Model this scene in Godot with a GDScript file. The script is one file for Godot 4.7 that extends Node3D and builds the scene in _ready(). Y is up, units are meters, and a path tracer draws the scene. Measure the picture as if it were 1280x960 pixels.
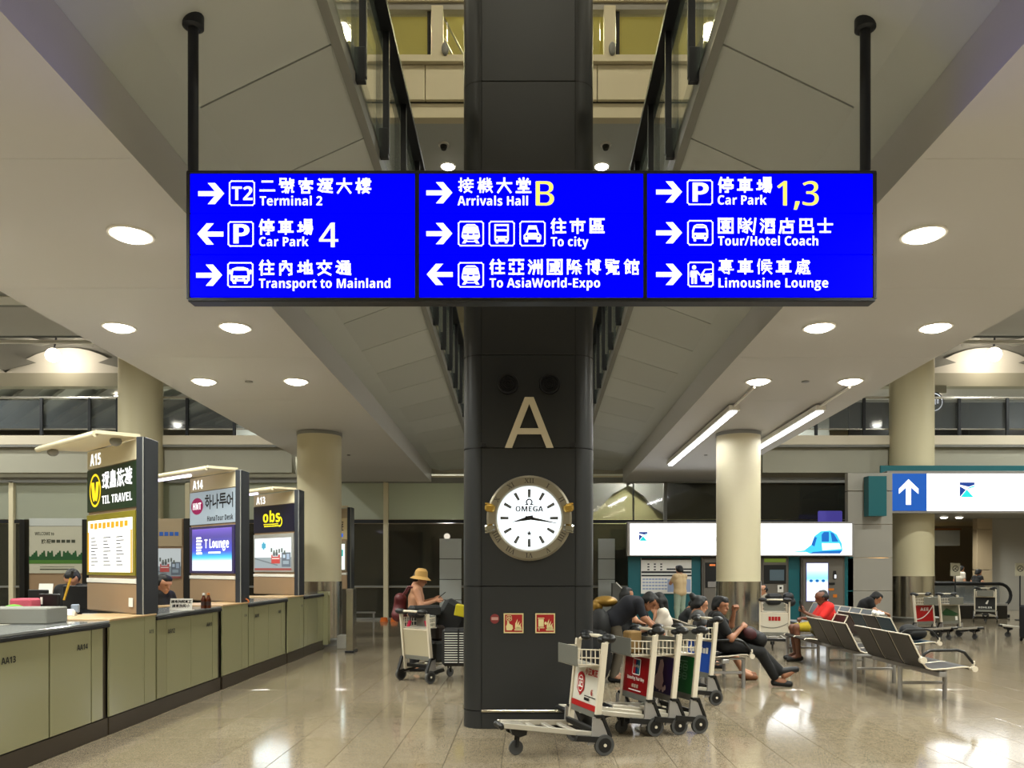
extends Node3D
# Arrivals hall. World: x to the right, y up, depth d = -z from the eye (eye at x 0, y 1.6).
const F := 960.0
const EYE := 1.6
const CX := 659.0
const CY := 709.0
var M := {}
var taken := {}
var SYS := {}

# ---------------------------------------------------------------- mesh builder
class MB:
	var v := PackedVector3Array()
	var n := PackedVector3Array()
	var uv := PackedVector2Array()
	func tri(a: Vector3, b: Vector3, c: Vector3) -> void:
		var m := (b - a).cross(c - a).normalized()
		v.append_array([a, c, b])
		n.append_array([m, m, m])
		uv.append_array([Vector2.ZERO, Vector2.ZERO, Vector2.ZERO])
	func quad(a: Vector3, b: Vector3, c: Vector3, d: Vector3) -> void:   # counter-clockwise seen from the front, a = lower left
		var m := (c - a).cross(d - b).normalized()
		v.append_array([a, c, b, a, d, c])
		n.append_array([m, m, m, m, m, m])
		uv.append_array([Vector2(0, 1), Vector2(1, 0), Vector2(1, 1), Vector2(0, 1), Vector2(0, 0), Vector2(1, 0)])
	func squad(a: Vector3, b: Vector3, c: Vector3, d: Vector3, na: Vector3, nb: Vector3, nc: Vector3, nd: Vector3) -> void:
		v.append_array([a, c, b, a, d, c])
		n.append_array([na, nc, nb, na, nd, nc])
		uv.append_array([Vector2(0, 1), Vector2(1, 0), Vector2(1, 1), Vector2(0, 1), Vector2(0, 0), Vector2(1, 0)])
	func hexa(p: Array) -> void:   # p[0..3] bottom ring, p[4..7] top ring, both counter-clockwise seen from above
		quad(p[3], p[2], p[1], p[0])
		quad(p[4], p[5], p[6], p[7])
		for i in 4:
			var j := (i + 1) % 4
			quad(p[i], p[j], p[j + 4], p[i + 4])
	func box(c: Vector3, s: Vector3, b := Basis()) -> void:
		var h := s / 2.0
		var p := []
		for y in [-1, 1]:
			for q in [[-1, 1], [1, 1], [1, -1], [-1, -1]]:
				p.append(c + b * Vector3(q[0] * h.x, y * h.y, q[1] * h.z))
		hexa(p)
	func rbox(c: Vector3, s: Vector3, e: float, b := Basis()) -> void:   # chamfered box
		var h := s / 2.0
		e = minf(e, minf(h.x, minf(h.y, h.z)) * 0.98)
		for ax in 3:
			var u := (ax + 1) % 3
			var w := (ax + 2) % 3
			for sg in [-1.0, 1.0]:
				var q := []
				for k in [[-1, -1], [1, -1], [1, 1], [-1, 1]]:
					var t := Vector3()
					t[ax] = sg * h[ax]
					t[u] = k[0] * (h[u] - e)
					t[w] = k[1] * (h[w] - e)
					q.append(c + b * t)
				if sg > 0:
					quad(q[0], q[1], q[2], q[3])
				else:
					quad(q[3], q[2], q[1], q[0])
			for su in [-1.0, 1.0]:
				for sw in [-1.0, 1.0]:
					var q := []
					for k in [[-1, 0], [1, 0], [1, 1], [-1, 1]]:
						var t := Vector3()
						t[ax] = k[0] * (h[ax] - e)
						t[u] = su * (h[u] - (e if k[1] == 1 else 0.0))
						t[w] = sw * (h[w] - (0.0 if k[1] == 1 else e))
						q.append(c + b * t)
					if su * sw < 0:
						quad(q[0], q[1], q[2], q[3])
					else:
						quad(q[3], q[2], q[1], q[0])
		for sx in [-1.0, 1.0]:
			for sy in [-1.0, 1.0]:
				for sz in [-1.0, 1.0]:
					var a := c + b * Vector3(sx * h.x, sy * (h.y - e), sz * (h.z - e))
					var d := c + b * Vector3(sx * (h.x - e), sy * h.y, sz * (h.z - e))
					var f := c + b * Vector3(sx * (h.x - e), sy * (h.y - e), sz * h.z)
					if sx * sy * sz > 0:
						tri(a, d, f)
					else:
						tri(a, f, d)
	func cyl(a: Vector3, b: Vector3, ra: float, rb := -1.0, seg := 12, caps := true) -> void:
		if rb < 0:
			rb = ra
		var ax := (b - a).normalized()
		var u := ax.cross(Vector3.UP if absf(ax.y) < 0.9 else Vector3.RIGHT).normalized()
		var w := ax.cross(u)
		for i in seg:
			var t0 := TAU * i / seg
			var t1 := TAU * (i + 1) / seg
			var d0 := u * cos(t0) + w * sin(t0)
			var d1 := u * cos(t1) + w * sin(t1)
			squad(a + d0 * ra, a + d1 * ra, b + d1 * rb, b + d0 * rb, d0, d1, d1, d0)
			if caps:
				tri(b, b + d0 * rb, b + d1 * rb)
				tri(a, a + d1 * ra, a + d0 * ra)
	func tube(p: Array, r: float, seg := 8) -> void:
		var rings := []
		var u := Vector3.ZERO
		for i in p.size():
			var t: Vector3
			if i == 0:
				t = p[1] - p[0]
			elif i == p.size() - 1:
				t = p[i] - p[i - 1]
			else:
				t = (p[i] - p[i - 1]).normalized() + (p[i + 1] - p[i]).normalized()
			t = t.normalized()
			if u == Vector3.ZERO:
				u = t.cross(Vector3.UP if absf(t.y) < 0.9 else Vector3.RIGHT).normalized()
			u = (u - t * u.dot(t)).normalized()
			var w := t.cross(u)
			var ring := []
			for k in seg:
				var a := TAU * k / seg
				ring.append(u * cos(a) + w * sin(a))
			rings.append(ring)
		for i in p.size() - 1:
			for k in seg:
				var j := (k + 1) % seg
				var a0: Vector3 = rings[i][k]
				var a1: Vector3 = rings[i][j]
				var b0: Vector3 = rings[i + 1][k]
				var b1: Vector3 = rings[i + 1][j]
				squad(p[i] + a0 * r, p[i] + a1 * r, p[i + 1] + b1 * r, p[i + 1] + b0 * r, a0, a1, b1, b0)
		for k in seg:
			var j := (k + 1) % seg
			var z: int = p.size() - 1
			tri(p[0], p[0] + rings[0][j] * r, p[0] + rings[0][k] * r)
			tri(p[z], p[z] + rings[z][k] * r, p[z] + rings[z][j] * r)
	func lathe(prof: Array, seg: int, o := Vector3.ZERO, b := Basis()) -> void:   # Vector2(radius, height), turned round b.y
		for i in prof.size() - 1:
			var p: Vector2 = prof[i]
			var q: Vector2 = prof[i + 1]
			var sl := Vector2(q.y - p.y, p.x - q.x).normalized()
			for k in seg:
				var t0 := TAU * k / seg
				var t1 := TAU * (k + 1) / seg
				var d0 := Vector3(cos(t0), 0, -sin(t0))
				var d1 := Vector3(cos(t1), 0, -sin(t1))
				var n0 := b * (d0 * sl.x + Vector3.UP * sl.y)
				var n1 := b * (d1 * sl.x + Vector3.UP * sl.y)
				squad(o + b * (d0 * p.x + Vector3.UP * p.y), o + b * (d1 * p.x + Vector3.UP * p.y), o + b * (d1 * q.x + Vector3.UP * q.y), o + b * (d0 * q.x + Vector3.UP * q.y), n0, n1, n1, n0)
	func prism(poly: PackedVector2Array, z0: float, z1: float, x := Transform3D()) -> void:   # polygon in x's xy plane, from z0 to z1
		if Geometry2D.is_polygon_clockwise(poly):
			poly = poly.duplicate()
			poly.reverse()
		var t := Geometry2D.triangulate_polygon(poly)
		for i in range(0, t.size(), 3):
			var a := poly[t[i]]
			var b := poly[t[i + 1]]
			var c := poly[t[i + 2]]
			if (b - a).cross(c - a) < 0:
				var s := b
				b = c
				c = s
			tri(x * Vector3(a.x, a.y, z1), x * Vector3(b.x, b.y, z1), x * Vector3(c.x, c.y, z1))
			if z1 != z0:
				tri(x * Vector3(a.x, a.y, z0), x * Vector3(c.x, c.y, z0), x * Vector3(b.x, b.y, z0))
		if z1 != z0:
			for i in poly.size():
				var a := poly[i]
				var b := poly[(i + 1) % poly.size()]
				quad(x * Vector3(a.x, a.y, z0), x * Vector3(b.x, b.y, z0), x * Vector3(b.x, b.y, z1), x * Vector3(a.x, a.y, z1))
	func ball(c: Vector3, r: Vector3, b := Basis(), seg := 14, rows := 9) -> void:
		for i in rows:
			var f0 := PI * i / rows - PI / 2
			var f1 := PI * (i + 1) / rows - PI / 2
			for k in seg:
				var t0 := TAU * k / seg
				var t1 := TAU * (k + 1) / seg
				var q := []
				var m := []
				for e in [[f0, t0], [f0, t1], [f1, t1], [f1, t0]]:
					var d := Vector3(cos(e[0]) * cos(e[1]), sin(e[0]), -cos(e[0]) * sin(e[1]))
					q.append(c + b * (d * r))
					m.append((b * (d / r)).normalized())
				squad(q[0], q[1], q[2], q[3], m[0], m[1], m[2], m[3])
	func take(mesh: Mesh, x: Transform3D) -> void:
		for s in mesh.get_surface_count():
			var a := mesh.surface_get_arrays(s)
			var vv: PackedVector3Array = a[Mesh.ARRAY_VERTEX]
			var nn: PackedVector3Array = a[Mesh.ARRAY_NORMAL]
			var ii: PackedInt32Array = a[Mesh.ARRAY_INDEX] if a[Mesh.ARRAY_INDEX] != null else PackedInt32Array(range(vv.size()))
			for i in ii:
				v.append(x * vv[i])
				n.append((x.basis * nn[i]).normalized())
				uv.append(Vector2.ZERO)
	func mesh() -> ArrayMesh:
		var a := []
		a.resize(Mesh.ARRAY_MAX)
		a[Mesh.ARRAY_VERTEX] = v
		a[Mesh.ARRAY_NORMAL] = n
		a[Mesh.ARRAY_TEX_UV] = uv
		var m := ArrayMesh.new()
		m.add_surface_from_arrays(Mesh.PRIMITIVE_TRIANGLES, a)
		return m

# ---------------------------------------------------------------- nodes
func P(x: float, y: float, d: float) -> Vector3:
	return Vector3(x, y, -d)

func at(x: float, y: float, d: float) -> Vector3:   # a pixel of the 1280 x 960 picture at a known depth
	return Vector3((x - CX) * d / F, EYE + (CY - y) * d / F, -d)

func numbered(s: String) -> String:
	taken[s] = taken.get(s, -1) + 1
	return s if taken[s] == 0 else "%s_%03d" % [s, taken[s]]

func thing(called: String, label: String, category: String, pos := Vector3.ZERO, turn := 0.0, group := "") -> Node3D:
	var o := Node3D.new()
	o.name = numbered(called)
	add_child(o)
	o.position = pos
	o.rotation.y = turn
	o.set_meta("label", label)
	o.set_meta("category", category)
	if group:
		o.set_meta("group", group)
	return o

func setting(called: String, label := "") -> Node3D:
	var o := Node3D.new()
	o.name = called
	add_child(o, true)
	o.set_meta("kind", "structure")
	if label:
		o.set_meta("label", label)
	return o

func part(parent: Node3D, called: String, mb: MB, m: Material, label := "") -> MeshInstance3D:
	var o := MeshInstance3D.new()
	o.name = called
	o.mesh = mb.mesh()
	o.material_override = m
	o.cast_shadow = GeometryInstance3D.SHADOW_CASTING_SETTING_ON
	parent.add_child(o, true)
	if label:
		o.set_meta("label", label)
	return o

func share(parent: Node3D, called: String, mesh: Mesh, m: Material, x := Transform3D()) -> MeshInstance3D:
	var o := MeshInstance3D.new()
	o.name = called
	o.mesh = mesh
	o.material_override = m
	o.transform = x
	parent.add_child(o, true)
	return o

func pbox(parent: Node3D, called: String, c: Vector3, s: Vector3, m: Material, e := 0.0, b := Basis()) -> MeshInstance3D:
	var mb := MB.new()
	if e > 0.0:
		mb.rbox(c, s, e, b)
	else:
		mb.box(c, s, b)
	return part(parent, called, mb, m)

func solid(called: String, label: String, category: String, mb: MB, m: Material, group := "") -> MeshInstance3D:   # a thing that is one mesh
	var o := MeshInstance3D.new()
	o.name = numbered(called)
	o.mesh = mb.mesh()
	o.material_override = m
	add_child(o)
	o.set_meta("label", label)
	o.set_meta("category", category)
	if group:
		o.set_meta("group", group)
	return o

# ---------------------------------------------------------------- materials
func mat(called: String, c: Color, rough := 0.6, metal := 0.0, spec := 0.5) -> StandardMaterial3D:
	if M.has(called):
		return M[called]
	var m := StandardMaterial3D.new()
	m.resource_name = called
	m.albedo_color = c
	m.roughness = rough
	m.metallic = metal
	m.metallic_specular = spec
	M[called] = m
	return m

func glow(called: String, c: Color, e: float) -> StandardMaterial3D:
	var m := mat(called, c.darkened(0.3), 0.4)
	m.emission_enabled = true
	m.emission = c
	m.emission_energy_multiplier = e
	return m

func pane(called: String, c: Color, a: float, rough := 0.03) -> StandardMaterial3D:
	var m := mat(called, Color(c.r, c.g, c.b, a), rough)
	m.transparency = BaseMaterial3D.TRANSPARENCY_ALPHA
	return m

func grain(m: StandardMaterial3D, lo: Color, hi: Color, freq: float, scale: float, size := 512, sd := 1, oct := 4, bump := 0.0) -> void:   # noise on world axes
	var fn := FastNoiseLite.new()
	fn.seed = sd
	fn.noise_type = FastNoiseLite.TYPE_SIMPLEX_SMOOTH
	fn.frequency = freq
	fn.fractal_octaves = oct
	var g := Gradient.new()
	g.offsets = PackedFloat32Array([0.0, 1.0])
	g.colors = PackedColorArray([lo, hi])
	var t := NoiseTexture2D.new()
	t.width = size
	t.height = size
	t.seamless = true
	t.noise = fn
	t.color_ramp = g
	m.albedo_color = Color.WHITE
	m.albedo_texture = t
	m.uv1_triplanar = true
	m.uv1_world_triplanar = true
	m.uv1_scale = Vector3.ONE * scale
	if bump > 0.0:
		m.heightmap_enabled = true
		m.heightmap_texture = t
		m.heightmap_scale = bump

# ---------------------------------------------------------------- lettering
func font(bold: bool, family := "Droid Sans") -> SystemFont:
	var key := family + str(bold)
	if not SYS.has(key):
		var f := SystemFont.new()
		f.font_names = PackedStringArray([family])
		f.font_weight = 700 if bold else 400
		SYS[key] = f
	return SYS[key]

# Latin text: left end at (x, y) of the plane X, capitals `cap` high, squeezed to `width` when given; align -1 left, 0 centre
func text(mb: MB, s: String, x: float, y: float, cap: float, X: Transform3D, bold := true, width := 0.0, align := -1, family := "Droid Sans", lift := 0.0) -> void:
	var t := TextMesh.new()
	t.font = font(bold, family)
	t.font_size = 64
	t.pixel_size = 0.01
	t.depth = 0.0
	t.curve_step = 3.0
	t.text = s
	t.horizontal_alignment = HORIZONTAL_ALIGNMENT_LEFT
	t.vertical_alignment = VERTICAL_ALIGNMENT_BOTTOM
	var h := TextMesh.new()
	h.font = t.font
	h.font_size = 64
	h.pixel_size = 0.01
	h.depth = 0.0
	h.text = "H"
	h.vertical_alignment = VERTICAL_ALIGNMENT_BOTTOM
	var hb := h.get_aabb()
	var bb := t.get_aabb()
	var k := cap / hb.size.y
	var kx := width / bb.size.x if width > 0.0 else k
	var w := bb.size.x * kx
	var ox := x - bb.position.x * kx - (w / 2.0 if align == 0 else 0.0)
	mb.take(t, X * Transform3D(Basis(Vector3(kx, 0, 0), Vector3(0, k, 0), Vector3(0, 0, 1)), Vector3(ox, y - hb.position.y * k, lift)))

const PIECE := {
	"kou": "0 0 20 0 20 20 0 20 0 0", "ri": "0 0 20 0 20 20 0 20 0 0|0 10 20 10",
	"che": "1 3 19 3|4 6 16 6 16 14 4 14 4 6|4 10 16 10|0 17 20 17|10 0 10 20",
	"tu": "3 7 17 7|10 1 10 19|0 19 20 17", "mu": "0 6 20 6|10 0 10 20|10 6 1 15|10 6 19 15",
	"ren": "14 0 2 9|9 6 9 20", "chi": "14 0 2 6|16 5 2 12|10 10 10 20", "shui": "5 1 16 4|1 7 12 10|3 19 16 11",
	"chuo": "2 1 6 5|0 8 6 8 3 13 1 16|1 16 6 18 20 19.5", "fu": "3 0 3 20|3 0 15 0 10 6 17 10 14 13 7 12",
	"shou": "1 5 19 5|10 0 10 18 4 17|0 13 19 10", "nyu": "8 0 4 10 16 20|15 5 11 13 2 20|0 7 20 7",
}
# each sign as strokes on a 20 x 20 grid, y down; "@piece x y w h" sets a piece into a box
const HAN := {
	"二": "3 4 17 4|0 17 20 17",
	"號": "@kou 1 0 8 5|0 8 10 8|4 8 3 12 9 12 8 18 4 19|15 0 15 5|15 2 20 2|10 5 20 5 19 7|11 5 11 12 9 20|13 8 19 7|16 6 16 10 20 10|14 13 12 20|14 13 18 13 18 19 20 19",
	"客": "10 0 10 3|1 7 1 4 19 4 19 7|9 5 3 11|7 7 15 7 5 15|8 9 19 14|5 14 15 14 15 20 5 20 5 14",
	"運": "@chuo 0 0 20 20|@che 7.5 4 12 12|7 3 7 1 20 1 20 3",
	"大": "0 7 20 7|10 0 10 7 1 20|10 8 19 20",
	"樓": "@mu 0 0 7 20|10 1 18 1 18 7 10 7 10 1|14 0 14 11|8 4 20 4|10 9.5 18 9.5|@nyu 8 12 12 8",
	"停": "@ren 0 0 5 20|13 0 13 2|6 3 20 3|9 5 17 5 17 9 9 9 9 5|6 14 6 11 20 11 20 14|8 15 18 15|13 15 13 20 10 20",
	"車": "@che 0 0 20 20",
	"場": "@tu 0 3 7 14|@ri 10 0 9 7|7 10 20 10|11 10 7 15|10 13 20 13 18 20 16 19|14 13 10 19|17 13 13 20",
	"往": "@chi 0 0 6 20|12 0 14 3|8 5 20 5|9 12 19 12|14 5 14 19|7 19 20 19",
	"內": "2 20 2 5 18 5 18 19 15 20|6 1 10 1 10 6 5 14|10 6 15 14",
	"地": "@tu 0 2 7 14|8 8 19 5 19 13 16 14|14 0 14 15|10 3 10 18 20 18 20 15",
	"交": "10 0 10 3|0 4 20 4|6 6 2 10|14 6 18 10|14 9 9 16 2 20|6 9 11 16 19 20",
	"通": "@chuo 0 0 20 20|8 1 17 1 13 4|8 5 8 16|8 5 19 5 19 16 17 16|8 9 19 9|8 12.5 19 12.5|13.5 5 13.5 16",
	"接": "@shou 0 0 6 20|13 0 13 2|8 3 20 3|10 4 11 7|17 4 16 7|7 8 20 8|12 10 9 15 18 20|17 12 13 17 8 20|7 12.5 20 12.5",
	"機": "@mu 0 0 6 20|9 1 7 4 10 5 7 9 11 8|17 1 15 4 18 5 15 9 19 8|7 12 20 12|13 0 14 10 20 20|9 12 7 20|10 15 12 17|18 14 12 19",
	"堂": "10 0 10 4|4 1 6 4|16 1 14 4|1 8 1 5 19 5 19 8|6 8 14 8 14 12 6 12 6 8|3 15 17 15|10 12 10 20|0 20 20 20",
	"市": "10 0 10 4|0 4 20 4|3 17 3 8 17 8 17 16 15 16|10 4 10 20",
	"區": "20 0 1 0 1 19 20 19|7 3 15 3 15 7 7 7 7 3|4 10 9 10 9 15 4 15 4 10|13 10 18 10 18 15 13 15 13 10",
	"亞": "0 0 20 0|0 20 20 20|6 0 6 6 1 6 1 13 6 13 6 20|14 0 14 6 19 6 19 13 14 13 14 20",
	"洲": "@shui 0 0 5 20|9 1 9 11 7 20|14 1 14 19|19 0 19 20|6 8 7 12|11 7 12 11|16 7 17 11",
	"國": "@kou 0 0 20 20|4 6 16 6|5 9 9 9 9 13 5 13 5 9|4 16 10 15|11 3 13 12 17 17|16 9 11 17|14 3 16 4",
	"際": "@fu 0 0 6 20|10 1 7 7|9 2 13 2 8 10|17 1 14 2|14 2 16 6 20 9|10 10 17 10|7 13 20 13|13.5 13 13.5 20|10 16 8 19|17 16 19 19",
	"博": "0 6 7 6|3.5 0 3.5 20|8 2 20 2|10 5 18 5 18 11 10 11 10 5|10 8 18 8|14 0 14 12|17 0 19 1|8 14 20 14|16 12 16 20 14 19|10 16 12 18",
	"覽": "1 0 9 0|1 0 1 7 9 7|1 3.5 8 3.5 8 7|12 0 11 4|12 2 19 2|13 4.5 18 4.5|2 9 18 9 18 11 2 11 2 9|5 12 15 12 15 17 5 17 5 12|5 14.5 15 14.5|7 17 2 20|12 17 12 20 19 20 19 18",
	"館": "4 0 0 5|4 0 8 4|2 6 7 6 7 12 2 12|2 6 2 19 7 17|2 9 7 9|5 13 8 18|14 0 14 2|9 5 9 3 20 3 20 5|12 6 18 6 18 11 12 11|12 6 12 20 19 20 19 14 12 14",
	"團": "@kou 0 0 20 20|4 4 16 4|10 2 10 12|6 6 14 6 14 10 6 10 6 6|4 13 16 13|13 11 13 18 10 18|6 15 8 17",
	"隊": "@fu 0 0 6 20|9 0 12 4|18 0 15 4|7 5 20 5|13 5 8 9|12 7 14 12 13 20 10 19|12 10 7 14|13 13 7 18|19 7 14 10|14 10 20 18",
	"酒": "@shui 0 0 5 20|7 1 20 1|8 5 19 5 19 20 8 20 8 5|11 1 11 10 8 12|16 1 16 10 19 11|8 16 19 16",
	"店": "10 0 10 3|2 4 20 4|2 4 2 12 0 20|11 6 11 12|11 8.5 18 8.5|5 12 18 12 18 20 5 20 5 12",
	"巴": "2 1 18 1 18 10 2 10|10 1 10 10|2 1 2 19 20 19 20 14",
	"士": "0 8 20 8|10 0 10 19|3 19 17 19",
	"專": "1 2 19 2|4 4 16 4 16 9 4 9 4 4|4 6.5 16 6.5|10 0 10 12|1 12 17 11|0 14.5 20 14.5|14 12 14 20 11 19|5 16 8 19",
	"候": "@ren 0 0 4 20|6.5 3 6.5 15|9 1 17 1 17 5|8 5 20 5|11 6 9 10|9 9 19 9|8 13 20 13|14 9 13 14 8 20|14 14 20 20",
	"處": "10 0 10 4|10 2 18 2|3 4 19 4 18 6|3 4 3 12 0 20|6 8 15 7|10 5 10 9 16 9|7 11 4 17|6 13 10 13 5 20|6 16 11 20 20 20|13 12 13 16 11 18|13 12 17 12 17 17 19 17",
	"環": "0 3 6 3|0 10 6 10|0 18 6 17|3 3 3 18|9 1 19 1 19 5 9 5 9 1|8 7 20 7|11 9 17 9 17 12 11 12 11 9|13 13 8 18|12 15 12 20 15 18|17 13 14 16 20 20",
	"島": "9 0 7 2|4 2 16 2 16 9 4 9 4 2|4 5.5 16 5.5|4 9 4 12 18 12 17 19 15 19|2 15 2 19 13 19 13 15|7.5 14 7.5 19",
	"旅": "4 0 5 3|0 4 9 4|4 4 3 12 0 20|4 9 8 9 7 19 5 19|12 0 10 5|11 3 20 3|13 8 10 12 10 20 13 17|19 8 14 12|13 11 20 20",
	"遊": "@chuo 0 0 20 20|7 1 8 3|6 4 12 4|9 4 7 14|9 8 12 8 11 15|14 0 13 5|14 3 20 3|14 7 19 7 16 10|16 10 16 16 14 16|13 12 20 12",
	"正": "1 1 19 1|10 1 10 19|10 9 18 9|4 8 4 19|0 19 20 19", "小": "10 0 10 19 7 19|4 6 1 14|16 6 19 14",
	"東": "0 3 20 3|4 6 16 6 16 12 4 12 4 6|4 9 16 9|10 0 10 20|10 12 1 19|10 12 19 19",
	"請": "2 1 6 2|0 5 8 5|2 8 6 8|2 11 6 11|1 14 7 14 7 19 1 19 1 14|10 2 20 2|11 5 19 5|9 8 20 8|15 0 15 8|11 11 19 11 19 20|11 11 11 20|11 14 19 14|11 17 19 17",
	"詢": "2 1 6 2|0 5 8 5|2 8 6 8|1 13 7 13 7 19 1 19 1 13|12 0 9 7|11 4 20 4 19 19 16 19|11 8 16 8 16 15 11 15 11 8",
	"問": "1 20 1 1 8 1 8 7 1 7|12 7 12 1 19 1 19 20 17 20|6 10 14 10 14 16 6 16 6 10", "免": "8 0 3 6|7 3 14 3 11 6|3 6 17 6 17 11 3 11 3 6|9 6 8 13 2 20|12 11 12 19 20 19 20 16",
	"歡": "0 3 10 3|1 6 9 6|2 9 8 9 8 12 2 12|2 9 2 20|2 15 9 15|2 20 10 20|14 0 11 7|13 4 20 4 18 8|16 7 15 14 10 20|16 12 20 20",
	"迎": "@chuo 0 0 20 20|12 1 8 3 8 13 12 11|14 2 20 2 20 12 17 11|14 2 14 16",
	"하": "4 0 8 0|0 4 11 4|6 7 2 10 2 13 6 16 10 13 10 10 6 7|15 0 15 20|15 9 20 9", "나": "2 1 2 15 11 13|15 0 15 20|15 9 20 9",
	"투": "17 0 3 0 3 9 18 9|3 4.5 16 4.5|0 13 20 13|10 13 10 20", "어": "6 3 1 6 1 13 6 16 10 13 10 6 6 3|11 9 17 9|17 0 17 20", "예": "5 3 1 6 1 13 5 16 9 13 9 6 5 3|9 7 14 7|9 12 14 12|14 1 14 18|19 0 19 20",
	"매": "1 4 9 4 9 15 1 15 1 4|13 1 13 18|13 9 19 9|19 0 19 20",
	"/": "14 0 6 22",
}

func stroke(mb: MB, a: Vector2, b: Vector2, w: float, X: Transform3D, lift: float) -> void:
	var t := (b - a).normalized() * w / 2.0
	var s := Vector2(-t.y, t.x)
	a -= t
	b += t
	mb.quad(X * Vector3(a.x - s.x, a.y - s.y, lift), X * Vector3(b.x - s.x, b.y - s.y, lift), X * Vector3(b.x + s.x, b.y + s.y, lift), X * Vector3(a.x + s.x, a.y + s.y, lift))

func glyph(mb: MB, spec: String, o: Vector2, s: Vector2, w: float, X: Transform3D, lift: float) -> void:
	for line in spec.split("|", false):
		if line.begins_with("@"):
			var f := line.substr(1).split(" ")
			glyph(mb, PIECE[f[0]], o + Vector2(f[1].to_float() * s.x, -f[2].to_float() * s.y) / 20.0, s * Vector2(f[3].to_float(), f[4].to_float()) / 20.0, w, X, lift)
			continue
		var q := line.split_floats(" ")
		for i in range(0, q.size() - 3, 2):
			stroke(mb, o + Vector2(q[i] * s.x, -q[i + 1] * s.y) / 20.0, o + Vector2(q[i + 2] * s.x, -q[i + 3] * s.y) / 20.0, w, X, lift)

# a run of strokes signs: upper left at (x, y), each `size` square, `pitch` apart
func han(mb: MB, s: String, x: float, y: float, size: float, pitch: float, w: float, X: Transform3D, lift := 0.0) -> void:
	for c in s:
		if c == "/":
			glyph(mb, HAN[c], Vector2(x - (pitch - size) * 0.9, y), Vector2(size * 0.32, size), w, X, lift)
			x += pitch * 0.18
			continue
		var spec: String = HAN[c]
		glyph(mb, spec, Vector2(x, y), Vector2(size, size), w * (0.8 if spec.length() > 105 else 1.0), X, lift)
		x += pitch

func plate(mb: MB, x0: float, y0: float, x1: float, y1: float, X: Transform3D, lift := 0.0) -> void:
	mb.quad(X * Vector3(x0, y0, lift), X * Vector3(x1, y0, lift), X * Vector3(x1, y1, lift), X * Vector3(x0, y1, lift))

func shape(mb: MB, pts: Array, o: Vector2, k: Vector2, X: Transform3D, lift := 0.0) -> void:   # flat polygon, pts as flat numbers
	var p := PackedVector2Array()
	for i in range(0, pts.size(), 2):
		p.append(o + Vector2(pts[i], pts[i + 1]) * k)
	mb.prism(p, lift, lift, X)

func disc(mb: MB, o: Vector2, r: Vector2, X: Transform3D, lift := 0.0, seg := 20) -> void:
	var p := PackedVector2Array()
	for i in seg:
		p.append(o + r * Vector2(cos(TAU * i / seg), sin(TAU * i / seg)))
	mb.prism(p, lift, lift, X)

func ring(mb: MB, o: Vector2, r0: Vector2, r1: Vector2, X: Transform3D, lift := 0.0, seg := 28) -> void:
	for i in seg:
		var a := Vector2(cos(TAU * i / seg), sin(TAU * i / seg))
		var b := Vector2(cos(TAU * (i + 1) / seg), sin(TAU * (i + 1) / seg))
		var q := [o + a * r0, o + a * r1, o + b * r1, o + b * r0]
		mb.quad(X * Vector3(q[0].x, q[0].y, lift), X * Vector3(q[1].x, q[1].y, lift), X * Vector3(q[2].x, q[2].y, lift), X * Vector3(q[3].x, q[3].y, lift))

func _ready() -> void:
	# camera: level, lens shifted up, as the upright columns show
	var cam := Camera3D.new()
	cam.name = "camera"
	add_child(cam)
	cam.set_frustum(0.05 * 960.0 / F, Vector2((640.0 - CX) / F, (CY - 480.0) / F) * 0.05, 0.05, 200.0)
	cam.position = Vector3(0, EYE, 0)
	cam.current = true
	var we := WorldEnvironment.new()
	we.name = "surroundings"
	var env := Environment.new()
	env.background_mode = Environment.BG_COLOR
	env.background_color = Color(0.02, 0.022, 0.03)
	env.tonemap_mode = Environment.TONE_MAPPER_LINEAR
	env.tonemap_exposure = 1.0
	env.sdfgi_enabled = true
	env.ssao_enabled = true
	env.ssil_enabled = true
	we.environment = env
	add_child(we)
	materials()
	build_floor()
	build_ceiling()
	build_columns()
	build_mezzanine()
	build_rear()
	build_bridge()
	build_balustrades()
	build_lamps()
	build_hanging_sign()
	build_column_fittings()
	build_counters()
	build_ticket_wall()
	build_far_things()
	build_seats()
	build_trolleys()
	build_people()

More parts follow.
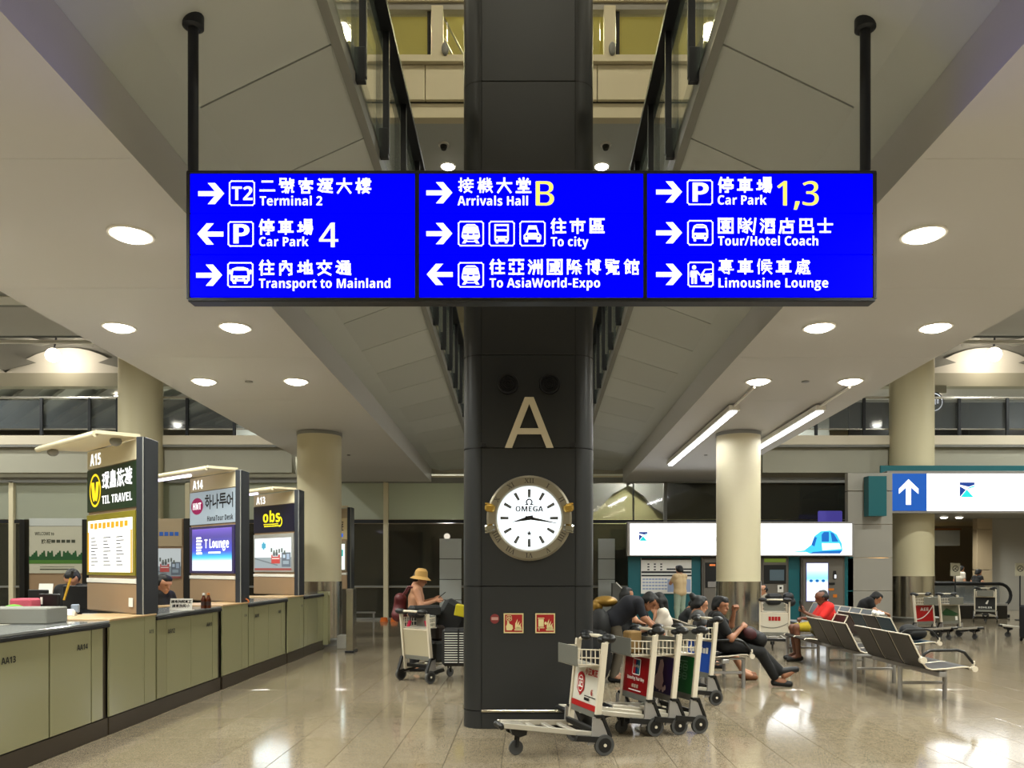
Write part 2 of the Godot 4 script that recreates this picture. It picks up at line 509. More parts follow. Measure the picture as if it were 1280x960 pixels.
# ---------------------------------------------------------------- the setting
func materials() -> void:
	mat("plaster_white", Color(0.765, 0.76, 0.755), 0.75)
	mat("panel_grey", Color(0.73, 0.745, 0.73), 0.7)
	mat("panel_grey_warm", Color(0.71, 0.725, 0.71), 0.7)
	mat("edge_grey", Color(0.52, 0.52, 0.50), 0.5)
	mat("fascia", Color(0.66, 0.65, 0.59), 0.7)
	mat("cream", Color(0.84, 0.80, 0.68), 0.65)
	mat("dark_metal", Color(0.12, 0.13, 0.15), 0.45, 0.3)
	mat("black_plastic", Color(0.025, 0.026, 0.03), 0.45)
	mat("rubber", Color(0.04, 0.04, 0.042), 0.8)
	mat("column_dark", Color(0.175, 0.18, 0.185), 0.38, 0.25)
	mat("joint_black", Color(0.02, 0.02, 0.022), 0.7)
	mat("grout", Color(0.30, 0.26, 0.20), 0.8)
	mat("steel", Color(0.80, 0.785, 0.75), 0.2, 1.0)
	mat("aluminium", Color(0.80, 0.78, 0.73), 0.42, 0.6)
	mat("aluminium_pale", Color(0.84, 0.80, 0.72), 0.5, 0.15)
	mat("chrome", Color(0.72, 0.72, 0.70), 0.14, 1.0)
	mat("column_paint", Color(0.80, 0.765, 0.635), 0.55)
	mat("teal", Color(0.03, 0.36, 0.39), 0.45)
	mat("frame_silver", Color(0.62, 0.61, 0.60), 0.35, 0.5)
	mat("stone_grey", Color(0.60, 0.585, 0.55), 0.5)
	mat("wall_beige", Color(0.62, 0.55, 0.44), 0.6)
	mat("laminate", Color(0.585, 0.575, 0.44), 0.16)
	mat("laminate_dark", Color(0.20, 0.18, 0.15), 0.3)
	mat("bronze", Color(0.26, 0.225, 0.18), 0.3, 0.35)
	mat("desk_wood", Color(0.70, 0.58, 0.41), 0.45)
	mat("board_brown", Color(0.58, 0.48, 0.37), 0.5)
	mat("blade_blue_grey", Color(0.16, 0.175, 0.20), 0.45, 0.2)
	mat("white_paint", Color(0.88, 0.87, 0.84), 0.5)
	mat("paper", Color(0.90, 0.89, 0.86), 0.7)
	mat("red_print", Color(0.72, 0.05, 0.06), 0.5)
	mat("vent_black", Color(0.03, 0.03, 0.05), 0.5)
	glow("lamp_white", Color(1.0, 0.96, 0.88), 14.0)
	glow("lamp_tube", Color(0.98, 0.98, 1.0), 5.0)
	pane("balustrade_glass", Color(0.80, 0.90, 0.86), 0.10)
	pane("rail_glass", Color(0.45, 0.48, 0.50), 0.32, 0.05)
	pane("window_dark", Color(0.17, 0.175, 0.155), 0.75, 0.06)
	pane("window_clear", Color(0.30, 0.32, 0.30), 0.30, 0.05)
	mat("window_frosted", Color(0.60, 0.61, 0.56), 0.35)
	M.window_frosted.backlight_enabled = true
	M.window_frosted.backlight = Color(0.62, 0.63, 0.57)
	granite()

func granite() -> void:
	var rng := RandomNumberGenerator.new()
	rng.seed = 11
	var im := Image.create(512, 512, false, Image.FORMAT_RGB8)
	var fn := FastNoiseLite.new()
	fn.seed = 5
	fn.frequency = 0.012
	fn.fractal_octaves = 3
	for y in 512:
		for x in 512:
			var a := absf(fn.get_noise_2d(x, y)) * 0.08
			var r := rng.randf()
			var c := Color(0.615 - a, 0.565 - a, 0.48 - a)
			if r < 0.12:
				c = Color(0.36, 0.32, 0.26)
			elif r < 0.16:
				c = Color(0.22, 0.19, 0.15)
			elif r < 0.34:
				c = Color(0.70, 0.65, 0.56)
			elif r < 0.50:
				c = Color(0.53, 0.475, 0.38)
			im.set_pixel(x, y, c)
	var tex := ImageTexture.create_from_image(im)
	for i in 3:
		var m := mat("granite_%d" % i, [Color(0.955, 0.955, 0.955), Color(0.92, 0.915, 0.90), Color(0.94, 0.935, 0.94)][i], 0.11, 0.0, 0.62)
		m.albedo_texture = tex
		m.uv1_triplanar = true
		m.uv1_world_triplanar = true
		m.uv1_scale = Vector3.ONE * 0.62
		m.texture_filter = BaseMaterial3D.TEXTURE_FILTER_LINEAR

const TW := 0.47
const TD := 0.94
func build_floor() -> void:
	var fl := setting("floor", "polished beige speckled granite floor")
	pbox(fl, "bedding", P(0, -0.13, 16), Vector3(58, 0.25, 58), M.grout)
	var mb := MB.new()
	mb.rbox(Vector3(0, -0.01, 0), Vector3(TW - 0.004, 0.02, TD - 0.004), 0.0015)
	var tile := mb.mesh()
	var far := MB.new()
	var rng := RandomNumberGenerator.new()
	rng.seed = 3
	for r in 47:
		var d := 6.27 - 8 * TD + TD * (r + 0.5)
		for c in 118:
			var x := 2.61 - 62 * TW + TW * (c + 0.5)
			var k := rng.randi() % 3
			if d > 5.2 and d < 12.6 and x > maxf(-0.70 * d - 0.3, -4.3) and x < 0.66 * d + 0.3:
				share(fl, "tile", tile, M["granite_%d" % k], Transform3D(Basis(), P(x, 0, d)))
			else:
				var h := Vector2(TW, TD) / 2.0 - Vector2(0.002, 0.002)
				far.quad(P(x - h.x, 0, d - h.y), P(x + h.x, 0, d - h.y), P(x + h.x, 0, d + h.y), P(x - h.x, 0, d + h.y))
	var ft := part(fl, "distant_tiles", far, M.granite_0)
	ft.set_meta("kind", "stuff")

# heights of the ceiling lines over the floor at depth d
func h_soffit(d: float) -> float: return EYE + 3.17 - 0.025 * d
func h_beam(d: float) -> float: return EYE + 3.58 - 0.025 * d
func h_fold(d: float) -> float: return EYE + 3.95 - 0.044 * d
func h_edge(d: float) -> float: return EYE + 4.615 - 0.069 * d
func h_post(d: float) -> float: return EYE + 4.69 - 0.069 * d
const X_EDGE := 1.56
const X_FOLD := 2.62
const X_BEAM := 2.90
const X_OUT := 5.66
const D_END := 23.3

# a slab between two section lines (x, height) at depths d0 and d1, thickness t upward; s mirrors it
func slab(mb: MB, s: float, d0: float, d1: float, xa: float, ha0: float, ha1: float, xb: float, hb0: float, hb1: float, t: float) -> void:
	var p := [P(s * xa, ha0, d0), P(s * xb, hb0, d0), P(s * xb, hb1, d1), P(s * xa, ha1, d1)]
	if s < 0:
		p.reverse()
	var q := []
	for k in p:
		q.append(k + Vector3.UP * t)
	mb.hexa(p + q)

func build_ceiling() -> void:
	var ce := setting("ceiling", "sloping white ramp soffits over the hall")
	for s in [-1.0, 1.0]:
		var d := -4.19
		while d < D_END:          # flat soffit plates with the downlights
			var e := minf(d + 2.47, D_END)
			var mb := MB.new()
			slab(mb, s, d + 0.002, e - 0.002, X_BEAM + 0.02, h_soffit(d), h_soffit(e), X_OUT, h_soffit(d), h_soffit(e), 0.05)
			part(ce, "soffit_plate", mb, M.plaster_white)
			d = e
		var bm := MB.new()
		slab(bm, s, -4.2, D_END, X_BEAM, h_soffit(-4.2) - 0.002, h_soffit(D_END) - 0.002, X_BEAM + 0.04, h_soffit(-4.2) - 0.002, h_soffit(D_END) - 0.002, 0.42)
		part(ce, "beam_face", bm, M.plaster_white)
		d = -3.45
		var n := 0
		while d < D_END - 0.3:    # ramp underside, one plate each 1.2 m
			var e := minf(d + 1.2, D_END)
			var mb := MB.new()
			slab(mb, s, d + 0.010, e - 0.010, X_EDGE, h_edge(d), h_edge(e), X_FOLD, h_fold(d), h_fold(e), 0.04)
			part(ce, "ceiling_panel", mb, M.panel_grey if n % 2 else M.panel_grey_warm)
			d = e
			n += 1
		var bk := MB.new()
		var ed := MB.new()
		var fo := MB.new()
		d = -4.2
		while d < D_END - 0.01:      # short lengths, so that the twisted surfaces stay parallel
			var e := minf(d + 0.9, D_END)
			slab(bk, s, d, e, X_EDGE - 0.06, h_edge(d) + 0.09, h_edge(e) + 0.09, X_FOLD + 0.1, h_fold(d) + 0.09, h_fold(e) + 0.09, 0.3)
			slab(bk, s, d, e, X_FOLD + 0.1, h_fold(d) + 0.08, h_fold(e) + 0.08, X_OUT, h_fold(d), h_fold(e), 0.3)
			slab(bk, s, d, e, X_OUT - 0.02, h_soffit(d) + 0.05, h_soffit(e) + 0.05, X_OUT + 0.05, h_soffit(d) + 0.05, h_soffit(e) + 0.05, 0.9)
			slab(ed, s, d, e, X_EDGE - 0.07, h_edge(d), h_edge(e), X_EDGE, h_edge(d) - 0.03, h_edge(e) - 0.03, 0.14)
			slab(fo, s, d, e, X_FOLD, h_fold(d), h_fold(e), X_BEAM + 0.02, h_beam(d), h_beam(e), 0.06)
			d = e
		part(ce, "ramp_slab", bk, M.laminate_dark)  # dark backing puts the shade inside the panel gaps into its colour
		part(ce, "edge_trim", ed, M.edge_grey)
		part(ce, "cove", fo, M.panel_grey)
		# sprinkler heads / small fittings
		var sp := MB.new()
		sp.cyl(P(s * 4.3, h_soffit(11.87) - 0.015, 11.87), P(s * 4.3, h_soffit(11.87), 11.87), 0.06)
		sp.cyl(P(s * 4.3, h_soffit(18.5) - 0.02, 18.5), P(s * 4.3, h_soffit(18.5), 18.5), 0.04)
		part(ce, "sprinkler", sp, M.edge_grey)
	# far end of the hall under the ramps
	var en := MB.new()
	en.box(P(0, 4.85, D_END + 0.2), Vector3(12, 0.85, 0.4))
	part(ce, "end_beam", en, M.fascia)
	# upper hall roof and outer ceilings
	var up := setting("roof", "pale roof over the upper level")
	pbox(up, "roof_slab", P(0, 15.3, 16), Vector3(58, 0.4, 62), M.cream)
	for s in [-1.0, 1.0]:
		pbox(up, "outer_ceiling", P(s * 16.796, 8.825, 9.139), Vector3(19.513, 0.37, 28.652), M.plaster_white)
		pbox(up, "coffer_rim", P(s * 13.462, 8.621, 20.007), Vector3(4.199, 0.037, 1.359), M.edge_grey)
		pbox(up, "coffer", P(s * 13.215, 8.596, 20.131), Vector3(2.717, 0.037, 0.618), M.white_paint)
		pbox(up, "edge_beam", P(s * 16.796, 8.714, 23.465), Vector3(19.513, 0.148, 0.198), M.dark_metal)
		pbox(up, "edge_pipe", P(s * 16.796, 8.59, 23.836), Vector3(19.513, 0.086, 0.124), M.white_paint)
		pbox(up, "recess_ceiling", P(s * 16.796, 9.936, 25.935), Vector3(19.513, 0.247, 5.434), M.plaster_white)
		pbox(up, "recess_wall", P(s * 16.796, 9.01, 27.541), Vector3(19.513, 1.853, 0.247), M.edge_grey)
		# pale scalloped reflector arches with dark lozenges between
		for k in 5:
			var cxx: float = s * (7.41 + 4.446 * k)
			var mb := MB.new()
			var poly := PackedVector2Array([Vector2(-2.22, 0)])
			for i in 13:
				var t := -1.0 + 2.0 * i / 12.0
				poly.append(Vector2(t * 2.22, 0.025 + 0.89 * (1.0 - t * t)))
			poly.append(Vector2(2.22, 0))
			mb.prism(poly, 0.0, 0.08, Transform3D(Basis(), P(cxx, 8.479, 27.355)))
			part(up, "reflector_arch", mb, M.white_paint)
			var st := MB.new()
			st.box(P(cxx + 1.235, 9.442, 26.182), Vector3(0.618, 0.062, 2.099), Basis(Vector3.UP, 0.6))
			st.box(P(cxx - 1.235, 9.442, 26.182), Vector3(0.618, 0.062, 2.099), Basis(Vector3.UP, -0.6))
			part(up, "reflector_strut", st, M.edge_grey)
			var lz := MB.new()
			lz.prism(PackedVector2Array([Vector2(-1.11, 0.37), Vector2(0, 0.1), Vector2(1.11, 0.37), Vector2(0, 0.77)]), 0.0, 0.04, Transform3D(Basis(), P(cxx + 2.223, 8.479, 27.23)))
			part(up, "dark_lozenge", lz, M.edge_grey)
		pbox(up, "inner_beam", P(s * 16.796, 8.244, 27.417), Vector3(19.513, 0.469, 0.432), M.fascia)
		pbox(up, "inner_ceiling", P(s * 16.796, 8.701, 33.592), Vector3(19.513, 0.124, 11.856), M.panel_grey)
	for k in 12:
		var mb := MB.new()
		mb.box(P(-8.892 - 1.544 * k, 8.244, 31.616), Vector3(0.519, 0.124, 11.115), Basis(Vector3.UP, 0.75))
		part(up, "louvre", mb, M.panel_grey if k % 2 else M.edge_grey)
	# walls that close the hall
	for s in [-1.0, 1.0]:
		var w := setting("wall_left" if s < 0 else "wall_right")
		pbox(w, "cladding", P(s * 27.0, 7.6, 17), Vector3(0.3, 15.4, 56), M.cream)
	var wf := setting("wall_front", "wall behind the viewer")
	pbox(wf, "cladding", P(0, 7.6, -9.5), Vector3(54, 15.4, 0.3), M.cream)
	var wt := setting("wall_rear", "upper end wall")
	pbox(wt, "cladding", P(0, 10.4, 42.5), Vector3(54, 10, 0.3), M.cream)
	pbox(wt, "lower_cladding", P(0, 2.7, 42.5), Vector3(54, 5.4, 0.3), M.wall_beige)

func build_balustrades() -> void:
	for s in [-1.0, 1.0]:
		var side := "ramp on the travel desk side" if s < 0 else "ramp on the waiting seat side"
		var b := thing("glass_balustrade", "dark steel and glass balustrade of the upper " + side, "balustrade", P(s * 1.44, h_post(6.69), 6.69))
		var o := b.position
		var ra := MB.new()
		slab(ra, s, 2.3, 22.2, 1.36, h_post(2.3) + 1.27, h_post(22.2) + 1.27, 1.52, h_post(2.3) + 1.27, h_post(22.2) + 1.27, 0.06)
		var r := part(b, "handrail", ra, M.dark_metal)
		r.position = -o
		for k in range(-4, 15):
			var d := 6.69 + 1.1 * k
			var mb := MB.new()
			mb.rbox(P(s * 1.43, h_post(d) + 0.66, d) - o, Vector3(0.065, 1.26, 0.045), 0.004)
			var pm := part(b, "post", mb, M.dark_metal)
			var br := MB.new()
			br.rbox(P(s * 1.46, h_post(d) + 0.14, d) - o, Vector3(0.11, 0.30, 0.06), 0.005)
			part(pm, "bracket", br, M.dark_metal)
			if k < 14:
				var g := MB.new()
				slab(g, s, d + 0.03, d + 1.07, 1.465, h_post(d) + 0.05, h_post(d + 1.1) + 0.05, 1.477, h_post(d) + 0.05, h_post(d + 1.1) + 0.05, 1.18)
				var gm := part(b, "glass_panel", g, M.balustrade_glass)
				gm.position = -o

func build_bridge() -> void:
	var D := 14.5
	var br := setting("bridge", "cream footbridge with windows crossing the upper void")
	for i in 5:
		var x0 := -5.25 + 3.24 * i - 0.05
		var mb := MB.new()
		mb.rbox(P(x0 + 1.62 - 3.1, EYE + 9.12, D), Vector3(3.225, 0.66, 0.12), 0.006)
		part(br, "fascia_panel", mb, M.cream)
	pbox(br, "lower_band", P(0, EYE + 8.64, D + 0.12), Vector3(16, 0.28, 0.2), M.cream)
	pbox(br, "shadow_gap", P(0, EYE + 8.785, D + 0.06), Vector3(16, 0.03, 0.1), M.dark_metal)
	pbox(br, "soffit", P(0, EYE + 8.56, D + 4.1), Vector3(16, 0.1, 8.0), M.panel_grey)
	pbox(br, "sill", P(0, EYE + 9.52, D), Vector3(16, 0.12, 0.3), M.cream)
	pbox(br, "window_head", P(0, EYE + 10.56, D + 0.05), Vector3(16, 0.13, 0.2), M.stone_grey)
	pbox(br, "upper_fascia", P(0, EYE + 11.3, D), Vector3(16, 1.35, 0.2), M.cream)
	for x in [-4.9, -1.69, 1.55, 4.8]:
		pbox(br, "mullion", P(x, EYE + 10.05, D - 0.02), Vector3(0.22, 0.98, 0.16), M.cream, 0.005)
		pbox(br, "window_seal", P(x - 0.16 * signf(x) * -1.0, EYE + 10.05, D + 0.05), Vector3(0.07, 0.96, 0.1), M.black_plastic)
		var lamp := MB.new()
		lamp.ball(P(x + 0.06 * signf(-x) + 0.1, EYE + 9.68, D - 0.16), Vector3(0.07, 0.13, 0.05))
		part(br, "wall_fitting", lamp, M.edge_grey)
	for x in [-3.3, -0.07, 3.2]:
		var g := MB.new()
		g.box(P(x, EYE + 10.05, D + 0.08), Vector3(2.9, 0.95, 0.012))
		part(br, "window_glass", g, pane("bridge_glass", Color(0.85, 0.85, 0.6), 0.12))
	pbox(br, "room_back", P(0, EYE + 11.0, D + 6.2), Vector3(16, 5.0, 0.1), mat("room_yellow", Color(0.72, 0.68, 0.40), 0.7))
	pbox(br, "room_ceiling", P(0, EYE + 12.2, D + 3.1), Vector3(16, 0.1, 6.3), M.room_yellow)
	pbox(br, "room_floor", P(0, EYE + 9.3, D + 3.1), Vector3(16, 0.1, 6.2), M.stone_grey)
	for k in 4:
		var st := MB.new()
		var x := -5.4 + 3.2 * k
		st.cyl(P(x, EYE + 12.1, D + 2.0), P(x + 1.6 * (1 if k < 2 else -1), EYE + 9.9, D + 3.6), 0.025)
		st.cyl(P(x + 0.25, EYE + 12.1, D + 2.0), P(x + 1.85 * (1 if k < 2 else -1), EYE + 9.9, D + 3.6), 0.025)
		part(br, "tie_rod", st, M.stone_grey)
	var rl := MB.new()
	rl.box(P(0, EYE + 9.88, D + 1.2), Vector3(12, 0.03, 0.04))
	for k in 13:
		rl.box(P(-6.0 + k, EYE + 9.7, D + 1.2), Vector3(0.05, 0.4, 0.05))
	part(br, "inner_rail", rl, M.dark_metal)
	for x in [-1.68, 1.58]:
		var sm := thing("smoke_detector", "small black smoke detector under the footbridge soffit", "detector", P(x, EYE + 8.5, 15.45), 0.0, "smoke detectors under the footbridge")
		var mb := MB.new()
		mb.lathe([Vector2(0.0, -0.1), Vector2(0.05, -0.1), Vector2(0.07, -0.05), Vector2(0.07, 0.01)], 14)
		part(sm, "head", mb, M.black_plastic)
		var m2 := MB.new()
		m2.lathe([Vector2(0.11, -0.02), Vector2(0.11, 0.01)], 14)
		m2.lathe([Vector2(0.0, -0.02), Vector2(0.11, -0.02)], 14)
		part(sm, "base", m2, M.white_paint)

func build_mezzanine() -> void:
	var mz := setting("mezzanine", "balcony floor of the upper level")
	var D := 22.85
	for s in [-1.0, 1.0]:
		pbox(mz, "slab", P(s * 16.919, 5.342, D + 8.768), Vector3(19.76, 0.296, 17.29), M.fascia)
		pbox(mz, "edge_band", P(s * 16.919, 5.379, D + 0.025), Vector3(19.76, 0.272, 0.148), M.aluminium_pale)
		pbox(mz, "drip_edge", P(s * 16.919, 5.206, D + 0.062), Vector3(19.76, 0.062, 0.2), M.edge_grey)
		pbox(mz, "downstand", P(s * 16.919, 4.811, D + 0.30), Vector3(19.76, 0.766, 0.37), M.fascia)
		pbox(mz, "lower_soffit", P(s * 16.919, 5.083, D + 3.582), Vector3(19.76, 0.124, 5.681), M.fascia)
	# back walls of the balcony
	pbox(mz, "back_wall", P(-16.919, 7.034, 38.285), Vector3(19.76, 3.211, 0.247), M.stone_grey)
	pbox(mz, "counter_wall", P(-17.29, 5.861, 32.11), Vector3(16.055, 0.865, 0.247), M.panel_grey)
	pbox(mz, "shop_ceiling", P(16.919, 8.269, 29.64), Vector3(19.76, 0.124, 3.952), M.plaster_white)
	for k in 8:
		pbox(mz, "shop_panel", P(13.709 + 1.606 * k, 6.911, 30.875), Vector3(1.587, 2.717, 0.124), mat("shop_dark", Color(0.07, 0.075, 0.08), 0.3), 0.004)
	pbox(mz, "side_block", P(10.992, 6.664, 31.122), Vector3(2.347, 2.347, 0.37), M.panel_grey)
	pbox(mz, "side_block", P(-10.251, 6.417, 31.122), Vector3(2.964, 1.853, 0.37), M.panel_grey)
	var rails := [[-21.6, -12.14, [52, 112, 147], "beside the far column on the travel desk side, outer length"], [-10.99, -7.4, [198, 234, 293], "beside the far column on the travel desk side, inner length"],
		[7.4, 10.8, [1020, 1080, 1114], "above the ticket machines"], [12.0, 21.6, [1163, 1199, 1259], "in front of the dark shop wall"]]
	for q in rails:
		var b := thing("balcony_railing", "dark framed glass balcony railing " + q[3], "railing", P((q[0] + q[1]) / 2.0, 5.49, D + 0.02))
		var o := b.position
		pbox(b, "handrail", P((q[0] + q[1]) / 2.0, 6.65, D + 0.02) - o, Vector3(q[1] - q[0], 0.06, 0.07), M.steel, 0.006)
		pbox(b, "lower_rail", P((q[0] + q[1]) / 2.0, 5.71, D + 0.02) - o, Vector3(q[1] - q[0], 0.035, 0.035), M.steel)
		var xs := []
		for x in q[2]:
			xs.append((x - CX) * D / F)
		for k in 4:
			xs.append(xs[2] + 1.44 * (k + 1) if q[0] > 11 else (xs[0] - 1.44 * (k + 1) if q[0] < -12 else xs[0]))
		for x in xs:
			if x > q[0] - 0.2 and x < q[1] + 0.2 and (xs.count(x) == 1 or xs.find(x) == 0):
				pbox(b, "post", P(x, 6.045, D + 0.0) - o, Vector3(0.085, 1.17, 0.06), M.dark_metal, 0.004)
				xs[xs.find(x)] = 99.0
		pbox(b, "glass_panel", P((q[0] + q[1]) / 2.0, 6.145, D + 0.06) - o, Vector3(q[1] - q[0] - 0.05, 0.89, 0.015), M.rail_glass)
	# round wall sign of the upper shop
	var rs := thing("round_sign", "round black and white shop sign on the balcony beside the far column", "sign", at(1166, 503, 24.7))
	var X := Transform3D(Basis(), Vector3.ZERO)
	var a := MB.new()
	a.lathe([Vector2(0, -0.05), Vector2(0.33, -0.05), Vector2(0.33, 0.05), Vector2(0, 0.05)], 24, Vector3.ZERO, Basis(Vector3.RIGHT, PI / 2))
	part(rs, "disc", a, M.black_plastic)
	var w := MB.new()
	ring(w, Vector2.ZERO, Vector2(0.26, 0.26), Vector2(0.29, 0.29), X, 0.056)
	for k in 4:
		plate(w, -0.17 + 0.09 * k, -0.08 + 0.03 * (k % 2), -0.11 + 0.09 * k, 0.08, X, 0.056)
	part(rs, "sign_lettering", w, glow("sign_soft_white", Color(0.95, 0.97, 1.0), 0.9))
	var ar := MB.new()
	ar.box(Vector3(0.12, 0.42, 0), Vector3(0.6, 0.25, 0.08))
	ar.box(Vector3(0.1, 0.25, 0), Vector3(0.04, 0.3, 0.04))
	part(rs, "bracket", ar, M.fascia)

func build_columns() -> void:
	# round painted columns with steel skirts
	for q in [[-4.3, 15.9, 0.445, 1.31, "column_1"], [4.37, 15.9, 0.445, 1.31, "column_2"], [-11.42, 22.7, 0.605, 1.34, "column_3"], [11.36, 22.7, 0.605, 1.34, "column_4"]]:
		var c := setting(q[4], "round cream column with steel skirt")
		c.position = P(q[0], 0, q[1])
		var top: float = h_soffit(q[1]) if q[2] < 0.46 else 8.7
		var m := MB.new()
		m.lathe([Vector2(q[2], q[3]), Vector2(q[2], top - 0.06)], 40)
		part(c, "shaft", m, M.column_paint)
		if q[2] < 0.46:
			m = MB.new()
			m.lathe([Vector2(q[2] + 0.012, top - 0.07), Vector2(q[2] + 0.012, top)], 40)
			part(c, "collar", m, M.edge_grey)
		m = MB.new()
		m.lathe([Vector2(q[2] + 0.012, 0.12), Vector2(q[2] + 0.012, q[3]), Vector2(q[2] - 0.01, q[3] + 0.004)], 40)
		part(c, "steel_skirt", m, M.steel)
		m = MB.new()
		m.lathe([Vector2(q[2] + 0.02, 0.0), Vector2(q[2] + 0.02, 0.12), Vector2(q[2] + 0.12, 0.12), Vector2(q[2] + 0.12, 0.15), Vector2(q[2], 0.15)], 40)
		part(c, "bumper_ring", m, M.edge_grey)
	# the dark clad main column
	var mc := setting("column_main", "large dark clad column with rounded corners")
	var h := 0.655
	var fl := 0.467
	var D := 7.6
	mc.position = P(0.012, 0, D + h)
	var seams := [0.0, 0.16, 0.176, 1.41, 2.78, 3.70, 6.41, 9.2]
	for k in seams.size() - 1:
		var y0: float = seams[k] + (0.004 if k else 0.0)
		var y1: float = seams[k + 1] - 0.004
		for sd in 4:
			var b := Basis(Vector3.UP, sd * PI / 2)
			if k == 1:
				var st := MB.new()
				st.rbox(b * Vector3(0, (y0 + y1) / 2.0 + 0.008, h + 0.004), Vector3(fl * 2, 0.024, 0.02), 0.004, b)
				part(mc, "steel_strip", st, M.steel)
			else:
				var f := MB.new()
				f.rbox(b * Vector3(0, (y0 + y1) / 2.0, h - 0.01), Vector3(fl * 2 - 0.008, y1 - y0, 0.02), 0.003, b)
				part(mc, "cladding_panel", f, M.column_dark)
			if k == 1:
				continue
			var c := MB.new()
			var o := Vector3(fl, 0, fl)
			var rr := h - fl
			if k == 0:
				y1 = seams[2] - 0.004
			for i in 10:
				var t0 := PI / 2 * i / 10.0
				var t1 := PI / 2 * (i + 1) / 10.0
				var d0 := Vector3(sin(t0), 0, cos(t0))
				var d1 := Vector3(sin(t1), 0, cos(t1))
				c.squad(b * (o + d0 * rr + Vector3.UP * y0), b * (o + d1 * rr + Vector3.UP * y0), b * (o + d1 * rr + Vector3.UP * y1), b * (o + d0 * rr + Vector3.UP * y1), b * d0, b * d1, b * d1, b * d0)
			part(mc, "corner_panel", c, M.column_dark)
	var core := MB.new()
	core.box(Vector3(0, 4.6, 0), Vector3((h - 0.025) * 2, 9.2, fl * 2))
	core.box(Vector3(0, 4.6, 0), Vector3(fl * 2, 9.2, (h - 0.025) * 2))
	for sx in [-1, 1]:
		for sz in [-1, 1]:
			core.cyl(Vector3(sx * fl, 0, sz * fl), Vector3(sx * fl, 9.2, sz * fl), h - fl - 0.02, -1.0, 20)
	part(mc, "core", core, M.joint_black)

